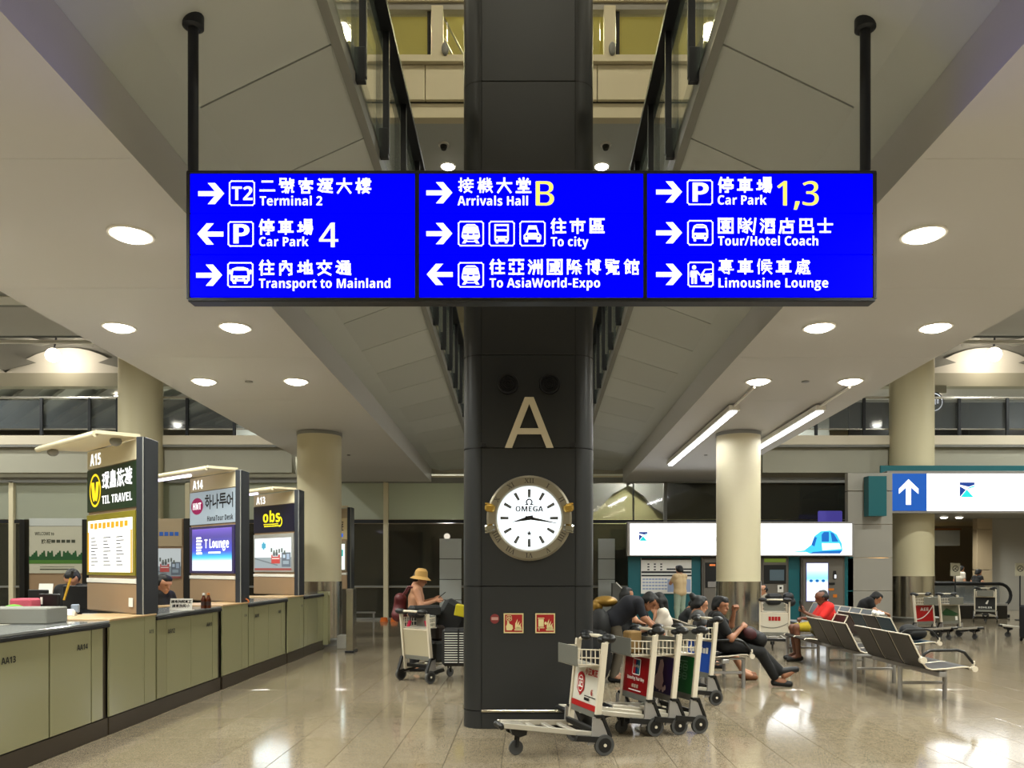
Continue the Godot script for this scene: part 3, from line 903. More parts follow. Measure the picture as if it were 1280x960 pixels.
func build_rear() -> void:
	var D := 23.4
	var w := setting("wall_back", "dark glazed end wall with pale frosted transom lights")
	var xs := [-26.8, -21.0, -15.65, -10.3, -4.29, -1.9, 1.95, 4.19, 9.9]
	for i in xs.size() - 1:
		var x0: float = xs[i]
		var x1: float = xs[i + 1]
		var c := (x0 + x1) / 2.0
		var wd := x1 - x0 - 0.06
		if i < 6:
			pbox(w, "frosted_pane", P(c, 3.62, D), Vector3(wd, 1.12, 0.02), M.window_frosted)
		else:
			pbox(w, "upper_pane", P(c, 3.62, D), Vector3(wd, 1.12, 0.02), M.window_clear if i < 7 else M.window_dark)
		pbox(w, "transom", P(c, 2.99, D - 0.02), Vector3(x1 - x0, 0.1, 0.1), M.dark_metal)
		pbox(w, "dark_pane", P(c, 1.98, D), Vector3(wd, 1.88, 0.02), M.window_dark)
		pbox(w, "mid_rail", P(c, 1.01, D - 0.03), Vector3(x1 - x0, 0.05, 0.07), M.edge_grey)
		pbox(w, "dark_pane", P(c, 0.5, D), Vector3(wd, 0.94, 0.02), M.window_dark)
		pbox(w, "bottom_rail", P(c, 0.03, D - 0.02), Vector3(x1 - x0, 0.06, 0.1), M.edge_grey)
		pbox(w, "head_rail", P(c, 4.24, D - 0.05), Vector3(x1 - x0, 0.16, 0.16), M.edge_grey)
	for x in [-21.0, -15.65, -10.3, -4.29, 4.19]:
		pbox(w, "mullion", P(x, 2.1, D - 0.06), Vector3(0.14 if x < 0 else 0.1, 4.2, 0.14), M.cream if x < 0 else M.edge_grey, 0.006)
	# pale wall panels seen between the columns
	for k in 4:
		pbox(w, "wall_panel", P(-2.32, 0.3 + 0.62 * k, D - 0.15), Vector3(0.66, 0.60, 0.06), M.panel_grey, 0.006)
		pbox(w, "wall_panel", P(2.4, 0.3 + 0.62 * k, D - 0.15), Vector3(0.5, 0.60, 0.06), M.panel_grey, 0.006)
	# pale platform vaults lit behind the upper panes
	var pv := setting("wall_platform", "pale platform wall behind the glazing")
	pbox(pv, "platform_wall", P(3.5, 3.4, 26.4), Vector3(10.5, 2.4, 0.2), mat("platform_cream", Color(0.70, 0.68, 0.48), 0.7))
	for q in [[2.05, 1.5], [4.9, 1.7], [7.9, 2.8]]:
		var mb := MB.new()
		mb.prism(PackedVector2Array([Vector2(-q[1], 0.85), Vector2(q[1], 0.85), Vector2(q[1] * 0.55, 0.45), Vector2(q[1] * 0.2, -0.1), Vector2(-q[1] * 0.15, -0.25), Vector2(-q[1] * 0.4, 0.0), Vector2(-q[1] * 0.6, 0.4)]), 0.0, 0.3, Transform3D(Basis(), P(q[0], 3.6, 26.0)))
		part(pv, "platform_vault", mb, M.edge_grey)
	# stone pier at the end of the ticket wall
	var sw := setting("wall_stone", "grey stone clad pier")
	for k in 5:
		pbox(sw, "stone_slab", P(9.6, 0.47 + 0.93 * k - (0.0 if k < 4 else 0.2), 21.6), Vector3(1.25, 0.92 if k < 4 else 0.5, 0.2), M.stone_grey, 0.006)
	pbox(sw, "teal_return", P(9.665, 3.565, 21.33), Vector3(0.50, 1.1, 0.3), M.teal)

	# passage on the far side
	var ps := setting("passage", "passage beyond the ticket hall")
	pbox(ps, "passage_ceiling", P(17.2, 3.45, 28.2), Vector3(10.2, 0.1, 11.0), M.edge_grey)
	for k in 3:
		pbox(ps, "beige_panel", P(16.95 + 0.0, 0.75 + 1.5 * k - (0.0 if k < 2 else 0.45), 28.6), Vector3(0.56, 1.48 if k < 2 else 0.6, 0.3), M.wall_beige, 0.006)
	pbox(ps, "dark_pier", P(18.2, 1.7, 28.9), Vector3(1.9, 3.4, 0.4), M.stone_grey)
	for k in 3:
		pbox(ps, "beige_panel", P(19.9, [0.75, 1.86, 3.05][k], 28.6), Vector3(1.5, [1.48, 0.72, 0.78][k], 0.3), M.wall_beige, 0.006)
	pbox(ps, "portal_beam", P(15.6, 2.75, 30.5), Vector3(3, 0.6, 0.3), M.panel_grey)
	pbox(ps, "portal_trim", P(15.6, 3.1, 30.3), Vector3(3, 0.05, 0.1), mat("copper_trim", Color(0.55, 0.33, 0.16), 0.4))
	pbox(ps, "round_pier", P(16.2, 1.3, 31.5), Vector3(0.8, 2.6, 0.5), M.panel_grey, 0.1)
	pbox(ps, "shop_back", P(15.0, 1.5, 34), Vector3(4, 3, 0.2), M.wall_beige)

# ---------------------------------------------------------------- lamps
func downlight(called: String, label: String, group: String, pos: Vector3, r: float, energy: float, c := Color(0.985, 0.995, 0.96), angle := 80.0) -> void:
	var t := thing(called, label, "lamp", pos, 0.0, group)
	var a := MB.new()
	a.lathe([Vector2(r * 1.0, 0.004), Vector2(r * 1.14, -0.012), Vector2(r * 1.26, -0.012), Vector2(r * 1.3, 0.004)], 28)
	part(t, "rim", a, M.white_paint)
	var b := MB.new()
	b.lathe([Vector2(0.0, -0.055), Vector2(r * 0.55, -0.05), Vector2(r * 0.9, -0.03), Vector2(r, 0.0)], 28)
	part(t, "lamp_lens", b, M.lamp_white)
	var l := SpotLight3D.new()
	l.name = "spot"
	l.light_color = c
	l.light_energy = energy
	l.light_size = r * 0.8
	l.spot_range = 40.0
	l.spot_attenuation = 2.0
	l.spot_angle = angle
	l.spot_angle_attenuation = 0.6
	l.shadow_enabled = true
	l.position = Vector3(0, -0.10, 0)
	l.rotation.x = -PI / 2
	t.add_child(l)

func build_lamps() -> void:
	for s in [-1.0, 1.0]:
		for k in range(-4, 4):
			var d := 6.92 + 2.47 * k
			if k == 3:
				continue
			for x in [3.57, 4.99]:
				var nth: String = ["first", "second", "third", "fourth", "fifth", "sixth", "seventh"][2 - k]
				downlight("downlight", "round soffit downlight, %s from the round column, %s row, %s side" % [nth, "inner" if x < 4 else "outer", "travel desk" if s < 0 else "waiting seat"], "downlights in the white soffits", P(s * x, h_soffit(d), d), 0.155, 6.1)
	for x in [-1.68, 1.58]:
		downlight("downlight", "small round downlight under the high footbridge soffit", "footbridge downlights", P(x, EYE + 8.50, 16.29), 0.13, 6.0)
	# tubes carried on the soffit over the seats
	for q in [[3.58, 13.3, 19.2, "over the column beside the seats"], [5.08, 13.3, 18.9, "along the outer soffit edge"]]:
		var t := thing("tube_light", "long white linear tube light " + q[3], "lamp", P(q[0], h_soffit((q[1] + q[2]) / 2.0) - 0.13, (q[1] + q[2]) / 2.0))
		var o := t.position
		for k in 4:
			var d0: float = lerpf(q[1], q[2], k / 4.0)
			var d1: float = lerpf(q[1], q[2], (k + 1) / 4.0)
			var m := MB.new()
			slab(m, 1.0, d0, d1 - 0.01, q[0] - 0.05, h_soffit(d0) - 0.155, h_soffit(d1) - 0.155, q[0] + 0.05, h_soffit(d0) - 0.155, h_soffit(d1) - 0.155, 0.03)
			part(t, "tube_diffuser", m, M.lamp_tube).position = -o
			var al := AreaLight3D.new()
			al.name = "tube_area"
			al.area_size = Vector2(0.1, d1 - d0)
			al.light_energy = 2.1
			al.light_color = Color(0.97, 0.98, 1.0)
			al.area_range = 40.0
			al.shadow_enabled = true
			al.position = P(q[0], h_soffit((d0 + d1) / 2.0) - 0.165, (d0 + d1) / 2.0) - o
			al.rotation.x = -PI / 2
			t.add_child(al, true)
		var h := MB.new()
		slab(h, 1.0, q[1] - 0.03, q[2] + 0.03, q[0] - 0.09, h_soffit(q[1]) - 0.125, h_soffit(q[2]) - 0.125, q[0] + 0.09, h_soffit(q[1]) - 0.125, h_soffit(q[2]) - 0.125, 0.09)
		part(t, "housing", h, M.white_paint).position = -o
		var c := MB.new()
		c.cyl(P(q[0], h_soffit(q[1]) - 0.05, q[1]), P(q[0], h_soffit(12.1) - 0.03, 12.1), 0.022)
		part(t, "conduit", c, M.white_paint).position = -o
		var hg := MB.new()
		for d in [q[1] + 0.4, (q[1] + q[2]) / 2.0, q[2] - 0.4]:
			hg.cyl(P(q[0], h_soffit(d) - 0.06, d), P(q[0], h_soffit(d), d), 0.012)
		part(t, "hanger", hg, M.white_paint).position = -o
	# flood lamps in the balcony recess
	for s in [-1.0, 1.0]:
		var p := at(66.0, 444.0, 26.4) if s < 0 else at(1243.0, 443.0, 26.4)
		for k in 3:
			var q := p + Vector3(s * 4.446 * k, 0, 0)
			var t := thing("flood_lamp", "bright round flood lamp against the pale arch, balcony on the " + ("travel desk side" if s < 0 else "shop side"), "lamp", q, 0.0, "flood lamps in the balcony ceiling")
			var b := MB.new()
			b.ball(Vector3.ZERO, Vector3(0.25, 0.24, 0.17))
			part(t, "lamp_globe", b, M.lamp_white)
			var a := MB.new()
			a.cyl(Vector3(0, 0.15, -0.05), Vector3(0.1, 0.9, -0.1), 0.03)
			part(t, "arm", a, M.dark_metal)
			var l := OmniLight3D.new()
			l.name = "flood"
			l.light_color = Color(1.0, 0.93, 0.82)
			l.light_energy = 1.3
			l.light_size = 0.2
			l.omni_range = 40.0
			l.omni_attenuation = 2.0
			l.shadow_enabled = true
			t.add_child(l)
	# lamps added out of view for the outer halls and upper hall; lamps of the footbridge room
	for s in [-1.0, 1.0]:
		for d in [1.5, 8.5, 16.3, 20.0]:
			for x in [10.0, 17.0]:
				if d > 18.0 and x < 12.0:
					continue
				downlight("fill_lamp", "added unseen lamp over the side hall on the " + ("travel desk side" if s < 0 else "shop side"), "added side hall lamps", P(s * x, 8.63, d), 0.25, 32.0, Color(0.985, 0.995, 0.96), 84.0)  # unseen lamps added to light the balcony front and far columns
	for x in [-4.5, -1.2, 1.2, 4.5]:
		downlight("fill_lamp", "round lamp in the yellow room behind the footbridge windows", "footbridge room lamps", P(x, EYE + 12.14, 17.3), 0.2, 9.0, Color(1.0, 0.97, 0.74), 80.0)
	for x in [-7.5, 0.0, 7.5]:
		for d in [-2.0, 5.0, 11.0]:
			downlight("fill_lamp", "large added unseen lamp under the upper hall roof", "added upper hall lamps", P(x, 15.08, d), 0.5, 15.0, Color(1.0, 0.98, 0.88), 80.0)  # unseen lamps added to light the upper hall
	# passage
	for q in [[1180.0, 646.0], [1199.0, 643.0]]:
		var p := at(q[0], q[1], 27.5)
		downlight("downlight", "small downlight in the dark ceiling of the far passage", "passage downlights", Vector3(p.x, 3.395, p.z), 0.12, 5.0)
	for x in [13.2, 18.5]:
		downlight("downlight", "small downlight deep inside the far passage", "passage downlights", P(x, 3.395, 25.0), 0.12, 7.0)
	var wl := thing("strip_light", "warm glowing strip lights of the shop at the end of the passage", "lamp", P(15.6, 1.95, 33.8))
	for k in 3:
		pbox(wl, "strip_lamp", Vector3(0, 0.12 * k, 0), Vector3(1.1, 0.07, 0.05), glow("lamp_warm", Color(1.0, 0.82, 0.45), 2.5))
	var ol := OmniLight3D.new()
	ol.name = "warm"
	ol.light_color = Color(1.0, 0.82, 0.5)
	ol.light_energy = 2.0
	ol.light_size = 0.2
	ol.omni_range = 30.0
	ol.shadow_enabled = true
	ol.position = Vector3(0, 0.12, 0.12)
	wl.add_child(ol)
	# lamps added over the balcony floors to brighten them
	for x in [-20.5, -15.5, -10.5, 10.5, 15.5, 20.5]:
		downlight("fill_lamp", "added lamp brightening the balcony behind the glass railing", "added balcony lamps", P(x, 8.1, 29.2), 0.18, 10.0)
	# floodlights added outside to brighten the frosted panes, and one for the platform vaults
	for q in [[-23.9, 2.6, 24.9], [-18.3, 2.6, 24.9], [-13.0, 2.6, 24.9], [-7.3, 2.6, 24.9], [-2.6, 2.6, 24.9], [3.4, 4.5, 24.6]]:
		var t := thing("added_floodlight", "added floodlight that brightens the glazed end wall from outside", "lamp", P(q[0], 0, q[2]), 0.0, "added floodlights behind the panes")
		var m := MB.new()
		m.cyl(Vector3.ZERO, Vector3(0, q[1] - 0.1, 0), 0.03)
		part(t, "pole", m, M.dark_metal)
		m = MB.new()
		m.ball(Vector3(0, q[1], 0), Vector3(0.10, 0.10, 0.10))
		part(t, "lamp_globe", m, M.lamp_white)
		var l := OmniLight3D.new()
		l.name = "flood"
		l.light_color = Color(1.0, 1.0, 0.94)
		l.light_energy = 7.0 if q[0] < 3 else 6.0
		l.light_size = 0.1
		l.omni_range = 30.0
		l.omni_attenuation = 2.0
		l.shadow_enabled = true
		l.position = Vector3(0, q[1], 0)
		t.add_child(l)

# ---------------------------------------------------------------- hanging direction sign
const SD := 5.36
func arrow(mb: MB, x: float, y: float, w: float, h: float, right: bool, X: Transform3D, lift: float) -> void:   # box upper left at (x, y)
	var k := Vector2(w / 136.0 * (1.0 if right else -1.0), -h / 113.0)
	var o := Vector2(x if right else x + w, y)
	shape(mb, [0, 44, 104, 44, 104, 70, 0, 70], o, k, X, lift)
	shape(mb, [50, 0, 88, 0, 136, 56, 98, 56], o, k, X, lift)
	shape(mb, [98, 56, 136, 56, 88, 113, 50, 113], o, k, X, lift)

func frame_box(mb: MB, x: float, y: float, w: float, h: float, t: float, X: Transform3D, lift: float) -> void:
	var c := t * 1.3
	stroke(mb, Vector2(x + c, y), Vector2(x + w - c, y), t, X, lift)
	stroke(mb, Vector2(x + c, y - h), Vector2(x + w - c, y - h), t, X, lift)
	stroke(mb, Vector2(x, y - c), Vector2(x, y - h + c), t, X, lift)
	stroke(mb, Vector2(x + w, y - c), Vector2(x + w, y - h + c), t, X, lift)
	for q in [[x, y - c, x + c, y], [x + w - c, y, x + w, y - c], [x, y - h + c, x + c, y - h], [x + w - c, y - h, x + w, y - h + c]]:
		stroke(mb, Vector2(q[0], q[1]), Vector2(q[2], q[3]), t * 0.8, X, lift)

# pictograms in a 32 x 32 box with its upper left at o; wt = white print, bl = blue print over it
func picto(kind: String, wt: MB, bl: MB, o: Vector2, X: Transform3D, lift: float) -> void:
	var k := Vector2(1, -1)
	match kind:
		"bus":
			shape(wt, [4, 12, 6, 8, 12, 6, 20, 6, 26, 8, 28, 12, 28, 23, 26, 24, 6, 24, 4, 23], o, k, X, lift)
			shape(wt, [1.5, 10, 4, 9, 4, 15, 2, 15], o, k, X, lift)
			shape(wt, [28, 9, 30.5, 10, 30, 15, 28, 15], o, k, X, lift)
			shape(wt, [6, 24, 11, 24, 11, 27, 7, 27], o, k, X, lift)
			shape(wt, [21, 24, 26, 24, 25, 27, 21, 27], o, k, X, lift)
			shape(bl, [7.5, 10.5, 24.5, 10.5, 25.5, 17, 6.5, 17], o, k, X, lift + 0.002)
			disc(bl, o + Vector2(8.5, -21), Vector2(1.3, 1.3), X, lift + 0.002)
			disc(bl, o + Vector2(23.5, -21), Vector2(1.3, 1.3), X, lift + 0.002)
			shape(bl, [13, 20, 19, 20, 19, 21.5, 13, 21.5], o, k, X, lift + 0.002)
		"coach":
			shape(wt, [6, 22, 6, 13, 8, 7, 12, 5, 20, 5, 24, 7, 26, 13, 26, 22, 24, 23.5, 8, 23.5], o, k, X, lift)
			shape(wt, [7.5, 23, 11, 23, 11, 26.5, 8, 26.5], o, k, X, lift)
			shape(wt, [21, 23, 24.5, 23, 24, 26.5, 21, 26.5], o, k, X, lift)
			shape(bl, [8, 15, 9.5, 10, 22.5, 10, 24, 15, 24, 16, 8, 16], o, k, X, lift + 0.002)
			shape(bl, [10.5, 7.3, 21.5, 7.3, 21.5, 8.3, 10.5, 8.3], o, k, X, lift + 0.002)
			disc(bl, o + Vector2(10, -20), Vector2(1.2, 1.2), X, lift + 0.002)
			disc(bl, o + Vector2(22, -20), Vector2(1.2, 1.2), X, lift + 0.002)
		"double":
			shape(wt, [7, 4, 25, 4, 25, 24, 24, 26, 8, 26, 7, 24], o, k, X, lift)
			shape(wt, [8.5, 26, 12, 26, 12, 28, 9, 28], o, k, X, lift)
			shape(wt, [20, 26, 23.5, 26, 23, 28, 20, 28], o, k, X, lift)
			shape(bl, [9, 6.5, 23, 6.5, 23, 10.5, 9, 10.5], o, k, X, lift + 0.002)
			shape(bl, [9, 13, 23, 13, 23, 19, 9, 19], o, k, X, lift + 0.002)
			disc(bl, o + Vector2(10.3, -22.5), Vector2(1.2, 1.2), X, lift + 0.002)
			disc(bl, o + Vector2(21.7, -22.5), Vector2(1.2, 1.2), X, lift + 0.002)
		"taxi":
			shape(wt, [11, 5.5, 21, 5.5, 22, 9, 10, 9], o, k, X, lift)
			shape(wt, [8, 15, 10, 9, 22, 9, 24, 15, 27, 18, 27, 23, 5, 23, 5, 18], o, k, X, lift)
			shape(wt, [6, 23, 10.5, 23, 10.5, 26.5, 6.5, 26.5], o, k, X, lift)
			shape(wt, [21.5, 23, 26, 23, 25.5, 26.5, 21.5, 26.5], o, k, X, lift)
			shape(bl, [10, 15, 11.3, 10.8, 20.7, 10.8, 22, 15], o, k, X, lift + 0.002)
			disc(bl, o + Vector2(8.5, -19), Vector2(1.3, 1.3), X, lift + 0.002)
			disc(bl, o + Vector2(23.5, -19), Vector2(1.3, 1.3), X, lift + 0.002)
		"train":
			shape(wt, [5, 15, 7, 7, 11, 4, 21, 4, 25, 7, 27, 15, 27.5, 20, 25, 23, 7, 23, 4.5, 20], o, k, X, lift)
			shape(wt, [8, 23.5, 12, 23.5, 9.5, 28, 5, 28], o, k, X, lift)
			shape(wt, [20, 23.5, 24, 23.5, 27, 28, 22.5, 28], o, k, X, lift)
			shape(wt, [10, 25, 22, 25, 22, 26.3, 10, 26.3], o, k, X, lift)
			shape(bl, [6.5, 15.5, 11.5, 15.5, 11.5, 17, 6.3, 17], o, k, X, lift + 0.002)
			shape(bl, [20.5, 15.5, 25.5, 15.5, 25.7, 17, 20.5, 17], o, k, X, lift + 0.002)
			shape(bl, [13, 15.8, 19, 15.8, 18, 18, 14, 18], o, k, X, lift + 0.002)
			shape(bl, [9, 6.5, 23, 6.5, 23.5, 7.3, 8.5, 7.3], o, k, X, lift + 0.002)
		"limo":
			disc(wt, o + Vector2(8, -7), Vector2(2.6, 2.8), X, lift)
			shape(wt, [4, 11, 12, 11, 16, 16, 15, 17.5, 11.5, 14.5, 11.5, 27.5, 8.6, 27.5, 8.6, 20, 7.4, 20, 7.4, 27.5, 4.5, 27.5, 4.5, 19, 3, 19, 3, 13], o, k, X, lift)
			shape(wt, [17, 15, 21, 9, 31, 8.5, 31, 10, 22, 10.5, 19.5, 15, 31, 14, 31, 24.5, 26, 24.5, 26, 27.5, 22, 27.5, 22, 24.5, 17, 24.5, 15.5, 19], o, k, X, lift)
			disc(bl, o + Vector2(20.5, -18.5), Vector2(1.5, 1.5), X, lift + 0.002)
			shape(bl, [28, 16, 31, 15.6, 31, 16.6, 28, 17], o, k, X, lift + 0.002)
		"P":
			text(wt, "P", o.x + 7.0, o.y - 27.5, 24.0, X, true, 20.0, -1, "Droid Sans", lift)
		"T2":
			text(wt, "T2", o.x + 3.5, o.y - 24.5, 17.0, X, true, 26.0, -1, "Droid Sans", lift)

func build_hanging_sign() -> void:
	var k := SD / F
	var base := at(664.0, 378.0, SD + 0.05)
	var t := thing("direction_sign", "long hanging illuminated blue direction sign with three panels in front of the dark column", "sign", base)
	var PX := Transform3D(Basis(Vector3(k, 0, 0), Vector3(0, k, 0), Vector3(0, 0, 1)), Vector3(-CX * k, EYE + CY * k, -SD) - base)
	var blue := glow("sign_blue", Color(0.0, 0.0, 1.0), 1.25)
	blue.albedo_color = Color(0.0, 0.0, 0.25)
	blue.metallic_specular = 0.1
	blue.roughness = 0.7
	var white := glow("sign_white", Color(1, 1, 1), 1.3)
	var gold := glow("sign_yellow", Color(1.0, 0.93, 0.42), 1.1)
	# frame: dark box with rails and posts
	var y0 := EYE + (CY - 372.0) * k
	var y1 := EYE + (CY - 217.0) * k
	var fr := MB.new()
	for e in [[233.0, 237.5], [518.5, 524.0], [804.0, 809.0], [1091.0, 1096.0]]:
		var a: float = (e[0] - CX) * k
		var b: float = (e[1] - CX) * k
		fr.rbox(Vector3((a + b) / 2.0, (y0 + y1) / 2.0, -SD - 0.05) - base, Vector3(b - a, y1 - y0 + 0.02, 0.11), 0.004)
	part(t, "frame_post", fr, M.dark_metal).set_meta("kind", "stuff")
	var xa := (233.0 - CX) * k
	var xb := (1096.0 - CX) * k
	pbox(t, "bottom_rail", Vector3((xa + xb) / 2.0, y0 - 0.014, -SD - 0.05) - base, Vector3(xb - xa - 0.02, 0.03, 0.11), M.dark_metal, 0.006)
	pbox(t, "top_rail", Vector3((xa + xb) / 2.0, y1 + 0.012, -SD - 0.05) - base, Vector3(xb - xa, 0.02, 0.11), M.dark_metal, 0.006)
	pbox(t, "back_panel", Vector3((xa + xb) / 2.0, (y0 + y1) / 2.0, -SD - 0.085) - base, Vector3(xb - xa - 0.02, y1 - y0, 0.03), M.dark_metal)
	var rows := [[217.0, 266.0], [267.2, 317.6], [318.8, 371.0]]
	var cols := [[237.5, 518.5], [524.0, 804.0], [809.0, 1091.0]]
	# content: row, [kind, args]
	var C := [
		[["a", 1, 248, 229], ["i", "T2", 286.5, 226], ["h", "二號客運大樓", 325, 223], ["t", "Terminal 2", 325, 257, 78]],
		[["a", 0, 247, 279.5], ["i", "P", 285, 277], ["h", "停車場", 324, 274.5], ["t", "Car Park", 324, 308, 62], ["n", "4", 399, 309, 24, "w"]],
		[["a", 1, 245.5, 331], ["i", "bus", 284.5, 328], ["h", "往內地交通", 324, 325.5], ["t", "Transport to Mainland", 324, 360, 164]],
		[["a", 1, 533, 228], ["h", "接機大堂", 573, 222.5], ["t", "Arrivals Hall", 572, 257, 88], ["n", "B", 669.5, 257, 23, "y"]],
		[["a", 1, 533, 279], ["i", "train", 572.5, 276.5], ["i", "double", 611, 276.5], ["i", "taxi", 649.5, 276.5], ["h", "往市區", 688.5, 273.5], ["t", "To city", 688.5, 308, 47]],
		[["a", 0, 533.5, 330], ["i", "train", 572.5, 328], ["h", "往亞洲國際博覽館", 612, 324.5], ["t", "To AsiaWorld-Expo", 612, 359.5, 138]],
		[["a", 1, 820, 227], ["i", "P", 858.5, 225], ["h", "停車場", 897.5, 222], ["t", "Car Park", 897, 256, 61], ["n", "1,3", 971, 257, 52, "y"]],
		[["a", 1, 820, 278], ["i", "coach", 859, 275.5], ["h", "團隊/酒店巴士", 897.5, 273], ["t", "Tour/Hotel Coach", 897.5, 307, 125]],
		[["a", 1, 820, 330], ["i", "limo", 859.5, 327.5], ["h", "專車候車處", 898, 324], ["t", "Limousine Lounge", 898, 359.5, 137]],
	]
	for c in 3:
		for r in 3:
			var mb := MB.new()
			mb.rbox(PX * Vector3((cols[c][0] + cols[c][1]) / 2.0, -(rows[r][0] + rows[r][1]) / 2.0, -0.02), Vector3((cols[c][1] - cols[c][0]) * k, (rows[r][1] - rows[r][0]) * k, 0.04), 0.003)
			var pn := part(t, "sign_panel", mb, blue, "glowing blue sign panel")
			var wt := MB.new()
			var bl := MB.new()
			var yl := MB.new()
			for q in C[c * 3 + r]:
				match q[0]:
					"a": arrow(wt, q[2], -q[3], 32.5, 26.5, q[1] == 1, PX, 0.004)
					"i":
						frame_box(wt, q[2] + 0.8, -q[3] - 0.8, 30.8, 30.0, 1.7, PX, 0.004)
						picto(q[1], wt, bl, Vector2(q[2], -q[3]), PX, 0.004)
					"h": han(wt, q[1], q[2] + 0.8, -q[3] - 0.8, 17.2, 24.0, 2.5, PX, 0.004)
					"t": text(wt, q[1], q[2], -q[3], 11.3, PX, true, q[4], -1, "Droid Sans", 0.004)
					"n":
						text(yl, q[1], q[2], -q[3], 30.0, PX, false, q[4] - 1.0, -1, "Droid Sans", 0.004)
						text(yl, q[1], q[2] + 1.0, -q[3] - 0.3, 30.6, PX, false, q[4] - 1.0, -1, "Droid Sans", 0.005)
			part(pn, "sign_lettering", wt, white, "white lettering and symbols").set_meta("kind", "stuff")
			if bl.v.size():
				part(pn, "sign_cutout", bl, blue).set_meta("kind", "stuff")
			if yl.v.size():
				part(pn, "sign_number", yl, gold if c else glow("sign_cream", Color(1.0, 0.98, 0.85), 1.2), "pale yellow number or letter").set_meta("kind", "stuff")
		var al := AreaLight3D.new()
		al.name = "sign_area"
		al.area_size = Vector2(1.55, 0.84)
		al.light_color = Color(0.2, 0.2, 1.0)
		al.light_energy = 0.22
		al.area_range = 40.0
		al.shadow_enabled = true
		al.position = PX * Vector3((cols[c][0] + cols[c][1]) / 2.0, -294.0, 0.02)
		al.rotation.y = PI
		t.add_child(al, true)
	# hangers
	for x in [241.5, 1081.5]:
		var top := at(x, 40.0, SD + 0.05)
		var xx := absf(top.x)
		var d := SD + 0.05
		var hy: float = lerpf(h_edge(d), h_fold(d), (xx - X_EDGE) / (X_FOLD - X_EDGE)) - 0.002
		var a := MB.new()
		a.cyl(Vector3(top.x, y1, -d) - base, Vector3(top.x, hy - 0.03, -d) - base, 0.036, -1.0, 18)
		var pl := part(t, "hanger_pole", a, M.dark_metal)
		var b := MB.new()
		b.lathe([Vector2(0.0, -0.055), Vector2(0.05, -0.055), Vector2(0.072, -0.04), Vector2(0.072, 0.045)], 20, Vector3(top.x, hy, -d) - base)
		part(pl, "ceiling_flange", b, M.dark_metal)

